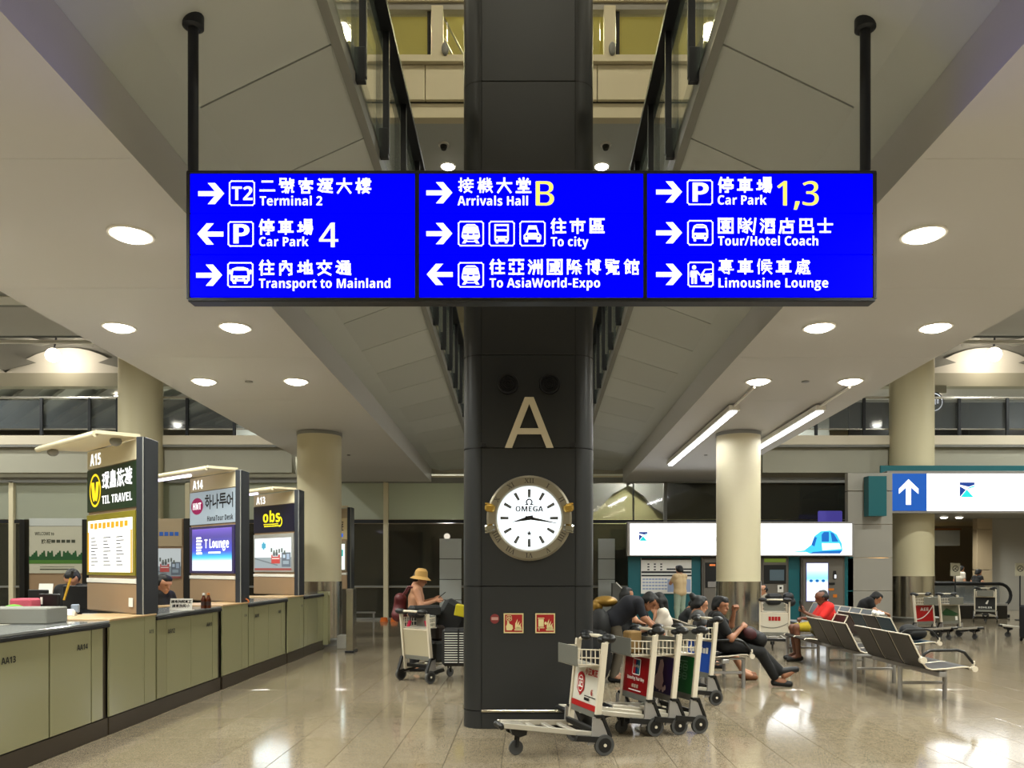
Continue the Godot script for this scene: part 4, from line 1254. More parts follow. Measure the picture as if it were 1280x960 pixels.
# ---------------------------------------------------------------- things on the main column
func build_column_fittings() -> void:
	var D := 7.59
	var k := D / F
	var flat := func(p: Vector3) -> Transform3D: return Transform3D(Basis(), p)
	# letter
	var la := MB.new()
	var XA := Transform3D(Basis(Vector3(k, 0, 0), Vector3(0, k, 0), Vector3(0, 0, 1)), at(661.5, 560.0, D))
	for q in [[-30.5, 0, -21.5, 0, 0, 55, 0, 63.5, -5.5, 63.5], [30.5, 0, 21.5, 0, 0, 55, 0, 63.5, 5.5, 63.5], [-15.5, 17, 15.5, 17, 13, 24.5, -13, 24.5]]:
		var p := PackedVector2Array()
		for i in range(0, q.size(), 2):
			p.append(Vector2(q[i], q[i + 1]))
		la.prism(p, 0.001, 0.012, XA)
	solid("zone_letter", "large cream letter A mounted on the dark column above the clock", "letter", la, mat("letter_cream", Color(0.78, 0.73, 0.62), 0.5))
	# speakers
	for q in [[635.0, "beside the black vent on its twin's left flank", 0], [687.0, "", 1]]:
		var t := thing("column_speaker", "round black ribbed speaker grille on the dark column above the letter A", "speaker", at(q[0], 480.0, D), 0.0, "speaker grilles on the column")
		var B := Basis(Vector3.RIGHT, PI / 2)
		var a := MB.new()
		a.lathe([Vector2(0.085, -0.0), Vector2(0.085, 0.02), Vector2(0.10, 0.022), Vector2(0.105, 0.0)], 28, Vector3.ZERO, B)
		part(t, "rim", a, M.vent_black)
		for r in 4:
			var b := MB.new()
			var rr := 0.015 + 0.02 * r
			b.lathe([Vector2(rr - 0.006, 0.004), Vector2(rr - 0.005, 0.016), Vector2(rr + 0.005, 0.016), Vector2(rr + 0.006, 0.004)], 24, Vector3.ZERO, B)
			part(t, "grille_ring", b, mat("speaker_rib", Color(0.06, 0.06, 0.075), 0.35))
		var c := MB.new()
		c.lathe([Vector2(0.085, 0.004), Vector2(0, 0.004)], 24, Vector3.ZERO, B)
		part(t, "backing", c, M.vent_black)
	# clock
	var cl := thing("wall_clock", "round white faced clock with numbered metal bezel on the dark column", "clock", at(661.5, 648.0, D))
	var B2 := Basis(Vector3.RIGHT, PI / 2)
	var be := MB.new()
	be.lathe([Vector2(0.318, 0.045), Vector2(0.332, 0.06), Vector2(0.40, 0.06), Vector2(0.42, 0.04), Vector2(0.42, 0.0)], 60, Vector3.ZERO, B2)
	part(cl, "bezel", be, mat("bezel_metal", Color(0.56, 0.53, 0.46), 0.35, 0.55))
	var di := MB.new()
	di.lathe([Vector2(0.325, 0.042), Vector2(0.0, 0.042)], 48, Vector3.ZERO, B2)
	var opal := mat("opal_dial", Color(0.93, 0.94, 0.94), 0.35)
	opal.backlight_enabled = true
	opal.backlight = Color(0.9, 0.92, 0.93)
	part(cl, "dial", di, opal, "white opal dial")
	# flat lamp panel in the clock case, behind the opal dial
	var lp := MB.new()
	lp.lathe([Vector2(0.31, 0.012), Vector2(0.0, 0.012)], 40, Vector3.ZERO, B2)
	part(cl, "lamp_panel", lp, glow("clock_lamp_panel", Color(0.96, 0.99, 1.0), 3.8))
	var I := Transform3D()
	var num := ["XII", "I", "II", "III", "IIII", "V", "VI", "VII", "VIII", "IX", "X", "XI"]
	for h in 12:
		var b := Basis(Vector3.BACK, -TAU * h / 12.0)
		if h != 3 and h != 9:
			var nm := MB.new()
			text(nm, num[h], 0, 0.343, 0.046, Transform3D(b, Vector3.ZERO), true, 0.0, 0, "Droid Serif", 0.0615)
			part(cl, "numeral", nm, mat("numeral_bronze", Color(0.27, 0.245, 0.21), 0.4))
		var mk := MB.new()
		var len := 0.08
		mk.prism(PackedVector2Array([Vector2(-0.015, 0.283), Vector2(0.015, 0.283), Vector2(0.012, 0.283 - len), Vector2(-0.012, 0.283 - len)]), 0.043, 0.05, Transform3D(b, Vector3.ZERO))
		var hm := part(cl, "hour_mark", mk, mat("mark_dark", Color(0.10, 0.10, 0.10), 0.4))
		var mi := MB.new()
		mi.prism(PackedVector2Array([Vector2(-0.006, 0.275), Vector2(0.004, 0.275), Vector2(0.002, 0.285 - len), Vector2(-0.004, 0.285 - len)]), 0.05, 0.0508, Transform3D(b, Vector3.ZERO))
		part(hm, "inlay", mi, mat("mark_grey", Color(0.42, 0.42, 0.40), 0.4))
	var tx := MB.new()
	text(tx, "OMEGA", 0, 0.065, 0.052, I, true, 0.27, 0, "Droid Sans", 0.0435)
	text(tx, "OMEGA", 0.003, 0.063, 0.055, I, true, 0.272, 0, "Droid Sans", 0.0445)
	part(cl, "lettering", tx, M.mark_dark)
	var om := MB.new()
	for i in 14:
		var a0 := deg_to_rad(-58.0 + 296.0 * i / 14.0)
		var a1 := deg_to_rad(-58.0 + 296.0 * (i + 1) / 14.0)
		stroke(om, Vector2(0, 0.158) + 0.027 * Vector2(cos(a0), sin(a0)), Vector2(0, 0.158) + 0.027 * Vector2(cos(a1), sin(a1)), 0.013, I, 0.0435)
	stroke(om, Vector2(-0.035, 0.133), Vector2(-0.015, 0.133), 0.012, I, 0.0435)
	stroke(om, Vector2(0.015, 0.133), Vector2(0.035, 0.133), 0.012, I, 0.0435)
	part(cl, "emblem", om, M.mark_dark)
	var sr := MB.new()
	var sp := PackedVector2Array()
	for i in 10:
		var r := 0.030 if i % 2 == 0 else 0.013
		sp.append(Vector2(0, -0.15) + r * Vector2(sin(TAU * i / 10.0), cos(TAU * i / 10.0)))
	sr.prism(sp, 0.0435, 0.0435)
	part(cl, "star", sr, M.mark_dark)
	var sc := MB.new()
	text(sc, "Constellation", 0, -0.098, 0.016, I, false, 0.17, 0, "Droid Serif", 0.0435)
	part(cl, "script", sc, mat("script_grey", Color(0.55, 0.55, 0.55), 0.5))
	for q in [[256.5, 0.17, 0.018, 0.04], [100.5, 0.28, 0.014, 0.04]]:
		var ang := deg_to_rad(90.0 - q[0]) if false else -deg_to_rad(q[0])
		var hd := MB.new()
		hd.prism(PackedVector2Array([Vector2(-q[2], -q[3]), Vector2(q[2], -q[3]), Vector2(q[2] * 1.2, 0.0), Vector2(0.002, q[1]), Vector2(-0.002, q[1]), Vector2(-q[2] * 1.2, 0.0)]), 0.055, 0.062, Transform3D(Basis(Vector3.BACK, ang), Vector3.ZERO))
		part(cl, "hand", hd, mat("hand_steel", Color(0.20, 0.20, 0.20), 0.3, 0.4))
	var hub := MB.new()
	hub.lathe([Vector2(0.022, 0.045), Vector2(0.022, 0.068), Vector2(0, 0.068)], 16, Vector3.ZERO, B2)
	part(cl, "hub", hub, M.hand_steel)
	for sx in [-1.0, 1.0]:
		for sy in [1.0, -1.0]:
			var cw := MB.new()
			cw.rbox(Vector3(sx * 0.385, sy * 0.098 , 0.06), Vector3(0.10, 0.075, 0.06), 0.018, Basis(Vector3.BACK, sx * sy * 0.12))
			cw.rbox(Vector3(sx * 0.395, sy * 0.135, 0.05), Vector3(0.075, 0.02, 0.06), 0.006, Basis(Vector3.BACK, sx * sy * 0.2))
			part(cl, "claw", cw, mat("gold", Color(0.80, 0.66, 0.34), 0.25, 0.9) if sy > 0 else M.chrome, "gold claw" if sy > 0 else "polished steel claw")
	# fire signs and sticker
	var red := mat("safety_red", Color(0.62, 0.07, 0.08), 0.45)
	var lum := mat("luminous_cream", Color(0.86, 0.80, 0.58), 0.5)
	for q in [[642.0, "fire alarm sign with a pressing hand and flames", 0], [681.5, "fire hose sign with a reel and flames", 1]]:
		var t := thing("fire_sign", "square red and cream " + q[1], "sign", at(q[0], 779.0, D))
		var X := flat.call(Vector3.ZERO)
		pbox(t, "plate", Vector3(0, 0, 0.003), Vector3(0.195, 0.195, 0.006), lum)
		var rd := MB.new()
		plate(rd, -0.086, -0.086, 0.086, 0.086, X, 0.007)
		part(t, "field", rd, red)
		var ic := MB.new()
		for f in 3:
			var ox := 0.02 + 0.018 * f
			shape(ic, [ox, -0.07, ox + 0.022, -0.05, ox + 0.012, -0.02, ox + 0.02, 0.045 - 0.02 * f, ox - 0.002, -0.0 - 0.01 * f, ox - 0.006, -0.04], Vector2.ZERO, Vector2.ONE, X, 0.008)
		stroke(ic, Vector2(0.015, -0.065), Vector2(0.075, -0.065), 0.014, X, 0.008)
		if q[2] == 0:
			shape(ic, [-0.07, -0.07, -0.02, -0.07, -0.005, -0.05, -0.01, -0.02, -0.04, -0.005, -0.05, 0.025, -0.063, 0.025, -0.065, -0.01, -0.075, -0.03], Vector2.ZERO, Vector2.ONE, X, 0.008)
			ring(ic, Vector2(-0.045, 0.05), Vector2(0.008, 0.008), Vector2(0.016, 0.016), X, 0.008, 14)
			frame_box(ic, -0.07, 0.075, 0.05, 0.05, 0.006, X, 0.008)
		else:
			plate(ic, -0.068, -0.035, -0.015, 0.04, X, 0.008)
			stroke(ic, Vector2(-0.07, 0.05), Vector2(-0.012, 0.05), 0.008, X, 0.008)
			stroke(ic, Vector2(-0.07, -0.045), Vector2(-0.012, -0.045), 0.008, X, 0.008)
			stroke(ic, Vector2(-0.06, -0.045), Vector2(-0.06, -0.07), 0.008, X, 0.008)
			disc(ic, Vector2(0.004, 0.0), Vector2(0.013, 0.016), X, 0.008, 12)
		part(t, "symbol", ic, lum)
	var st := thing("round_sticker", "small worn red round sticker beside the fire alarm sign", "sticker", at(618.5, 773.5, D))
	var a := MB.new()
	disc(a, Vector2.ZERO, Vector2(0.045, 0.048), Transform3D(), 0.002)
	part(st, "backing", a, mat("faded_red", Color(0.48, 0.16, 0.15), 0.6))
	a = MB.new()
	plate(a, -0.033, -0.012, 0.033, 0.016, Transform3D(), 0.003)
	part(st, "label_band", a, mat("sticker_pink", Color(0.72, 0.55, 0.50), 0.6))
	# small fittings on the cladding seams
	for q in [[604.5, 556.5], [716.0, 556.5]]:
		var e := MB.new()
		e.rbox(at(q[0], q[1], D) + Vector3(0, 0, 0.01), Vector3(0.05, 0.045, 0.025), 0.004)
		solid("bracket_block", "small black bracket block at the column seam under the letter A", "bracket", e, M.vent_black, "seam brackets on the column")

# ---------------------------------------------------------------- travel desks
const XC := -3.985
func counter(d0: float, d1: float, label: String, tags: Array) -> void:
	var t := thing("service_counter", label, "counter", P(XC, 0, d0))
	var L := d1 - d0
	pbox(t, "carcass", Vector3(-0.33, 0.56, -L / 2), Vector3(0.58, 0.92, L - 0.02), M.laminate_dark)
	pbox(t, "kick_plate", Vector3(-0.02, 0.085, -L / 2), Vector3(0.03, 0.165, L - 0.006), M.bronze, 0.003)
	var cuts := [0.03, 0.25, 0.87, 1.49, L - 0.09]
	for i in 4:
		var a: float = cuts[i]
		var b: float = cuts[i + 1]
		pbox(t, "front_panel", Vector3(-0.012, 0.603, -(a + b) / 2.0), Vector3(0.02, 0.85, b - a - (0.022 if i in [1, 2] and d0 < 6 else 0.008)), M.laminate, 0.002)
	pbox(t, "end_strip", Vector3(-0.035, 0.6, -(L - 0.045)), Vector3(0.02, 0.86, 0.08), M.bronze)
	pbox(t, "top_lip", Vector3(-0.01, 1.047, -L / 2), Vector3(0.06, 0.035, L - 0.004), M.joint_black, 0.006)
	pbox(t, "glass_top", Vector3(-0.3, 1.08, -L / 2), Vector3(0.62, 0.025, L - 0.004), mat("counter_top", Color(0.52, 0.53, 0.53), 0.08), 0.004)
	var X := Transform3D(Basis(Vector3(0, 0, -1), Vector3.UP, Vector3(1, 0, 0)), Vector3(0.0, 0, 0))
	for q in tags:
		var m := MB.new()
		text(m, q[0], q[1], 0.86, 0.05, X, true, 0.0, 0, "Droid Sans", 0.002)
		part(t, "panel_number", m, M.joint_black)

func gradient_glow(called: String, cs: Array, os: Array, e: float) -> StandardMaterial3D:
	var g := Gradient.new()
	g.colors = PackedColorArray(cs)
	g.offsets = PackedFloat32Array(os)
	var tx := GradientTexture2D.new()
	tx.gradient = g
	tx.width = 16
	tx.height = 128
	tx.fill_from = Vector2(0, 0)
	tx.fill_to = Vector2(0, 1)
	var m := mat(called, Color(0.3, 0.3, 0.3), 0.3)
	m.emission_enabled = true
	m.emission = Color.BLACK
	m.emission_texture = tx
	m.emission_energy_multiplier = e
	return m

func tram_print() -> ImageTexture:
	var im := Image.create(128, 96, false, Image.FORMAT_RGB8)
	im.fill(Color(0.93, 0.97, 0.97))
	im.fill_rect(Rect2i(0, 58, 128, 38), Color(0.55, 0.60, 0.62))
	for i in 40:
		im.fill_rect(Rect2i(i * 2, 60 + i / 2, 4, 3), Color(0.35, 0.40, 0.42))
	im.fill_rect(Rect2i(26, 16, 14, 14), Color(0.10, 0.62, 0.75))
	im.fill_rect(Rect2i(30, 12, 5, 22), Color(0.10, 0.62, 0.75))
	im.fill_rect(Rect2i(60, 50, 30, 26), Color(0.75, 0.10, 0.10))
	im.fill_rect(Rect2i(64, 42, 20, 14), Color(0.80, 0.82, 0.82))
	im.fill_rect(Rect2i(66, 44, 7, 9), Color(0.15, 0.2, 0.25))
	im.fill_rect(Rect2i(75, 44, 7, 9), Color(0.15, 0.2, 0.25))
	im.fill_rect(Rect2i(62, 60, 26, 3), Color(0.95, 0.9, 0.85))
	im.fill_rect(Rect2i(96, 44, 30, 42), Color(0.30, 0.36, 0.42))
	im.fill_rect(Rect2i(100, 50, 8, 10), Color(0.75, 0.82, 0.88))
	im.fill_rect(Rect2i(112, 48, 10, 16), Color(0.62, 0.70, 0.78))
	im.fill_rect(Rect2i(100, 68, 20, 10), Color(0.55, 0.62, 0.66))
	for i in 6:
		im.fill_rect(Rect2i(58 + i * 9, 30 + (i * 7) % 9, 5, 12), Color(0.25, 0.30, 0.26))
	im.fill_rect(Rect2i(0, 90, 128, 6), Color(0.55, 0.08, 0.08))
	return ImageTexture.create_from_image(im)

func print_glow(called: String, tx: Texture2D, e: float) -> StandardMaterial3D:
	var m := mat(called, Color(0.3, 0.3, 0.3), 0.3)
	m.emission_enabled = true
	m.emission = Color.BLACK
	m.emission_texture = tx
	m.emission_energy_multiplier = e
	return m

const KW := 1.37
func kiosk(n: int, dz: float, label: String) -> void:
	var base := P(XC, 0, 7.31 + dz)
	var t := thing("desk_kiosk", label, "kiosk", base)
	var KB := Basis(Vector3(0.752, 0, 0.659), Vector3.UP, Vector3(-0.659, 0, 0.752))
	var K := Transform3D(KB, P(-5.115, 0, 8.95 + dz) - base)
	var slab_at := func(called: String, x0: float, x1: float, y0: float, y1: float, z0: float, z1: float, m: Material, e := 0.004) -> MeshInstance3D:
		return pbox(t, called, K * Vector3((x0 + x1) / 2.0, (y0 + y1) / 2.0, (z0 + z1) / 2.0), Vector3(x1 - x0, y1 - y0, z1 - z0), m, e, KB)
	if n == 3:
		pbox(t, "plinth", K * Vector3(KW / 2, 0.55, -0.05), Vector3(KW, 1.1, 0.09), M.laminate_dark, 0.004, KB)
		pbox(t, "blade_foot", P(-4.03, 0.54, 8.15 + dz) - base, Vector3(0.09, 1.08, 0.3), M.blade_blue_grey, 0.004)
	if n < 3:
		# low front unit under the tower
		var L := 0.93
		pbox(t, "carcass", Vector3(-0.33, 0.57, -L / 2), Vector3(0.58, 1.0, L - 0.01), M.laminate_dark)
		pbox(t, "kick_plate", Vector3(-0.012, 0.085, -L / 2), Vector3(0.03, 0.165, L - 0.006), M.bronze, 0.003)
		pbox(t, "front_panel", Vector3(-0.006, 0.63, -0.34), Vector3(0.022, 0.91, 0.665), M.laminate, 0.002)
		pbox(t, "front_panel", Vector3(-0.006, 0.63, -0.80), Vector3(0.022, 0.91, 0.235), M.laminate, 0.002)
		pbox(t, "ledge", Vector3(-0.3, 1.095, -L / 2), Vector3(0.62, 0.02, L), M.desk_wood, 0.004)
		pbox(t, "side_desk", Vector3(-0.92, 1.08, -0.46), Vector3(0.62, 0.03, 0.92), M.desk_wood, 0.004)
		var mm := MB.new()
		text(mm, "A%d" % (15 - n), -0.0, 0.9, 0.04, Transform3D(Basis(Vector3(0, 0, -1), Vector3.UP, Vector3(1, 0, 0)), Vector3(0.0, 0, -0.82)), true, 0.0, 0, "Droid Sans", 0.008)
		part(t, "panel_number", mm, M.joint_black)
	# dark blade
	var b0: float = 8.0 + dz
	pbox(t, "blade", P(-4.03, 2.02, b0 + 0.15) - base, Vector3(0.09, 1.88, 0.30), M.blade_blue_grey, 0.006)
	pbox(t, "blade_fillet", P(-4.0, 2.02, b0 - 0.001) - base, Vector3(0.012, 1.88, 0.01), M.edge_grey)
	# tower board
	slab_at.call("tower_core", 0.0, KW, 1.1, 2.94, -0.10, -0.005, M.board_brown)
	slab_at.call("header", 0.0, KW, 2.73, 2.94, -0.005, 0.01, M.wall_beige if n == 3 else M.cream)
	slab_at.call("lower_board", 0.0, KW, 1.11, 1.42, -0.005, 0.012, M.board_brown)
	slab_at.call("shelf_strip", 0.0, KW, 1.425, 1.475, -0.005, 0.02, M.white_paint)
	var cols := [Color(0.03, 0.17, 0.09), Color(0.66, 0.72, 0.76), Color(0.05, 0.05, 0.16), Color(0.74, 0.66, 0.50)]
	var nb: MeshInstance3D = slab_at.call("sign_board", 0.0, KW, 2.235, 2.72, -0.005, 0.012, mat("kiosk_board_%d" % n, cols[n], 0.35) if n != 1 else glow("sign_board_pale", cols[1], 0.55))
	var bx: MeshInstance3D = slab_at.call("light_box", 0.01, KW - 0.01, 1.51, 2.20, -0.005, 0.02, mat("box_frame_%d" % n, [Color(0.50, 0.46, 0.10), Color(0.20, 0.17, 0.36), Color(0.60, 0.60, 0.58), Color(0.55, 0.5, 0.42)][n], 0.4))
	var lt := MB.new()
	var wl := glow("sign_letter_white", Color(1, 1, 1), 1.3)
	if n < 3:
		text(lt, "A%d" % (15 - n), 0.10, 2.765, 0.13, K, true, 0.0, -1, "Droid Sans", 0.014)
		part(t, "sign_number", lt, wl).set_meta("kind", "stuff")
	var face := MB.new()
	plate(face, 0.10 if n == 1 else 0.06, 1.545, KW - 0.07, 2.165 if n == 1 else 2.13, K, 0.023)
	var fm: Material
	var pr := MB.new()      # print on the light box
	var p2 := MB.new()
	match n:
		0:
			var ye := glow("sign_yellow_bright", Color(1.0, 0.86, 0.10), 1.1)
			lt = MB.new()
			ring(lt, Vector2(0.25, 2.475), Vector2(0.14, 0.165), Vector2(0.165, 0.19), K, 0.015)
			shape(lt, [0.13, 2.57, 0.22, 2.57, 0.235, 2.42, 0.25, 2.52, 0.265, 2.42, 0.28, 2.57, 0.37, 2.57, 0.33, 2.40, 0.30, 2.35, 0.26, 2.36, 0.25, 2.38, 0.24, 2.36, 0.20, 2.35, 0.17, 2.40], Vector2.ZERO, Vector2.ONE, K, 0.015)
			part(nb, "sign_emblem", lt, ye)
			lt = MB.new()
			han(lt, "環島旅遊", 0.47, 2.66, 0.175, 0.205, 0.028, K, 0.015)
			text(lt, "TIL TRAVEL", 0.45, 2.31, 0.09, K, true, 0.82, -1, "Droid Sans", 0.015)
			part(nb, "sign_lettering", lt, wl).set_meta("kind", "stuff")
			fm = glow("sign_face_white", Color(1.0, 1.0, 0.97), 1.35)
			for r in 9:
				for c in 3:
					plate(pr, 0.16 + 0.36 * c, 1.62 + 0.038 * r, 0.16 + 0.36 * c + 0.12 + 0.03 * ((r * 7 + c * 3) % 4), 1.632 + 0.038 * r, K, 0.026)
			part(bx, "printed_rows", pr, mat("print_grey", Color(0.35, 0.35, 0.38), 0.6)).set_meta("kind", "stuff")
			for c in 9:
				plate(p2, 0.14 + 0.12 * c, 2.04 - 0.01 * (c % 2), 0.23 + 0.12 * c, 2.10, K, 0.026)
			plate(p2, 0.06, 1.545, 0.10, 2.0, K, 0.026)
			plate(p2, KW - 0.11, 1.545, KW - 0.07, 2.0, K, 0.026)
			part(bx, "printed_heading", p2, glow("sign_print_orange", Color(0.95, 0.62, 0.08), 0.9)).set_meta("kind", "stuff")
		1:
			lt = MB.new()
			disc(lt, Vector2(0.24, 2.51), Vector2(0.19, 0.125), K, 0.014, 28)
			part(nb, "sign_emblem", lt, glow("sign_magenta", Color(0.55, 0.05, 0.30), 0.8))
			lt = MB.new()
			text(lt, "HNT", 0.24, 2.46, 0.10, K, true, 0.26, 0, "Droid Sans", 0.016)
			part(nb, "sign_emblem_letters", lt, wl)
			lt = MB.new()
			han(lt, "하나투어", 0.50, 2.65, 0.19, 0.215, 0.026, K, 0.015)
			text(lt, "HanaTour Desk", 0.56, 2.275, 0.075, K, true, 0.76, -1, "Droid Sans", 0.015)
			part(nb, "lettering", lt, mat("print_dark", Color(0.07, 0.08, 0.10), 0.5)).set_meta("kind", "stuff")
			fm = gradient_glow("sign_face_lounge", [Color(0.42, 0.28, 0.80), Color(0.22, 0.14, 0.62), Color(0.10, 0.22, 0.85), Color(0.05, 0.80, 0.95), Color(0.92, 0.96, 1.0), Color(0.95, 0.97, 1.0)], [0.0, 0.2, 0.52, 0.66, 0.76, 1.0], 1.1)
			text(pr, "T Lounge", 0.50, 1.88, 0.13, K, true, 0.72, -1, "Droid Sans", 0.026)
			plate(pr, 0.62, 1.80, 0.98, 1.825, K, 0.026)
			for r in 6:
				plate(pr, 0.24, 1.79 + 0.045 * r, 0.42 - 0.03 * (r % 2), 1.82 + 0.045 * r, K, 0.026)
			part(bx, "sign_lettering", pr, wl).set_meta("kind", "stuff")
		2:
			lt = MB.new()
			text(lt, "obs", 0.34, 2.42, 0.20, K, true, 0.58, -1, "Droid Sans", 0.015)
			plate(lt, 0.36, 2.375, 0.86, 2.39, K, 0.015)
			for i in 9:
				var a0 := deg_to_rad(70.0 - 20.0 * i)
				var a1 := deg_to_rad(50.0 - 20.0 * i)
				stroke(lt, Vector2(0.90, 2.42) + 0.08 * Vector2(cos(a0), sin(a0)), Vector2(0.90, 2.42) + 0.08 * Vector2(cos(a1), sin(a1)), 0.026, K, 0.015)
			for r in 9:
				plate(lt, 0.38 + 0.053 * r, 2.335, 0.42 + 0.053 * r, 2.36, K, 0.015)
			part(nb, "sign_lettering", lt, glow("sign_lemon", Color(0.98, 0.92, 0.10), 1.0)).set_meta("kind", "stuff")
			fm = print_glow("sign_face_tram", tram_print(), 1.15)
		3:
			lt = MB.new()
			han(lt, "旅遊", 0.75, 2.66, 0.22, 0.26, 0.03, K, 0.015)
			part(nb, "lettering", lt, mat("print_brown", Color(0.16, 0.12, 0.08), 0.5)).set_meta("kind", "stuff")
			lt = MB.new()
			plate(lt, 0.75, 2.29, 1.22, 2.37, K, 0.015)
			part(nb, "sign_tag", lt, glow("sign_tag_blue", Color(0.10, 0.40, 0.90), 0.8))
			fm = glow("sign_face_mint", Color(0.90, 0.98, 0.96), 1.2)
			plate(pr, 1.12, 1.85, 1.24, 2.0, K, 0.026)
			part(bx, "printed_mark", pr, glow("sign_mark_teal", Color(0.1, 0.65, 0.65), 0.8))
	part(bx, "sign_face", face, fm, "glowing advertising face")
	var al := AreaLight3D.new()
	al.name = "sign_area"
	al.area_size = Vector2(1.2, 0.6)
	al.light_color = [Color(1.0, 0.96, 0.8), Color(0.6, 0.65, 1.0), Color(0.9, 0.98, 1.0), Color(0.95, 1.0, 1.0)][n]
	al.light_energy = 0.5
	al.area_range = 30.0
	al.shadow_enabled = true
	al.transform = Transform3D(Basis(-KB.x, KB.y, -KB.z), K * Vector3(KW / 2, 1.85, 0.06))
	t.add_child(al, true)
	# canopy: a slim roof reaching out over the desk
	var cv := MB.new()
	var pts := PackedVector2Array([Vector2(KW + 0.02, -0.02), Vector2(KW - 0.06, 0.38), Vector2(-0.32, 0.42), Vector2(-0.36, 0.30), Vector2(-0.12, -0.02)])
	var KC := Transform3D(KB * Basis(Vector3.RIGHT, PI / 2), K * Vector3(0, 2.96, 0))
	cv.prism(pts, -0.035, 0.0, KC)
	var ca := part(t, "canopy", cv, M.cream)
	var ro := MB.new()
	ro.cyl(K * Vector3(KW - 0.08, 2.955, 0.38), K * Vector3(-0.34, 2.955, 0.42), 0.03, -1.0, 10)
	part(ca, "edge_tube", ro, M.cream)
	if n == 0:
		for x in [-0.22, 1.12]:
			var dm := MB.new()
			dm.ball(K * Vector3(x, 2.93, 0.3 if x < 0 else 0.12), Vector3(0.06, 0.05, 0.06))
			part(ca, "camera_dome", dm, M.edge_grey)
	else:
		var tb := MB.new()
		tb.cyl(K * Vector3(0.7, 2.91, 0.33), K * Vector3(-0.28, 2.91, 0.36), 0.022, -1.0, 10)
		part(ca, "tube_lamp", tb, glow("lamp_lavender", Color(0.93, 0.90, 1.0), 2.4))

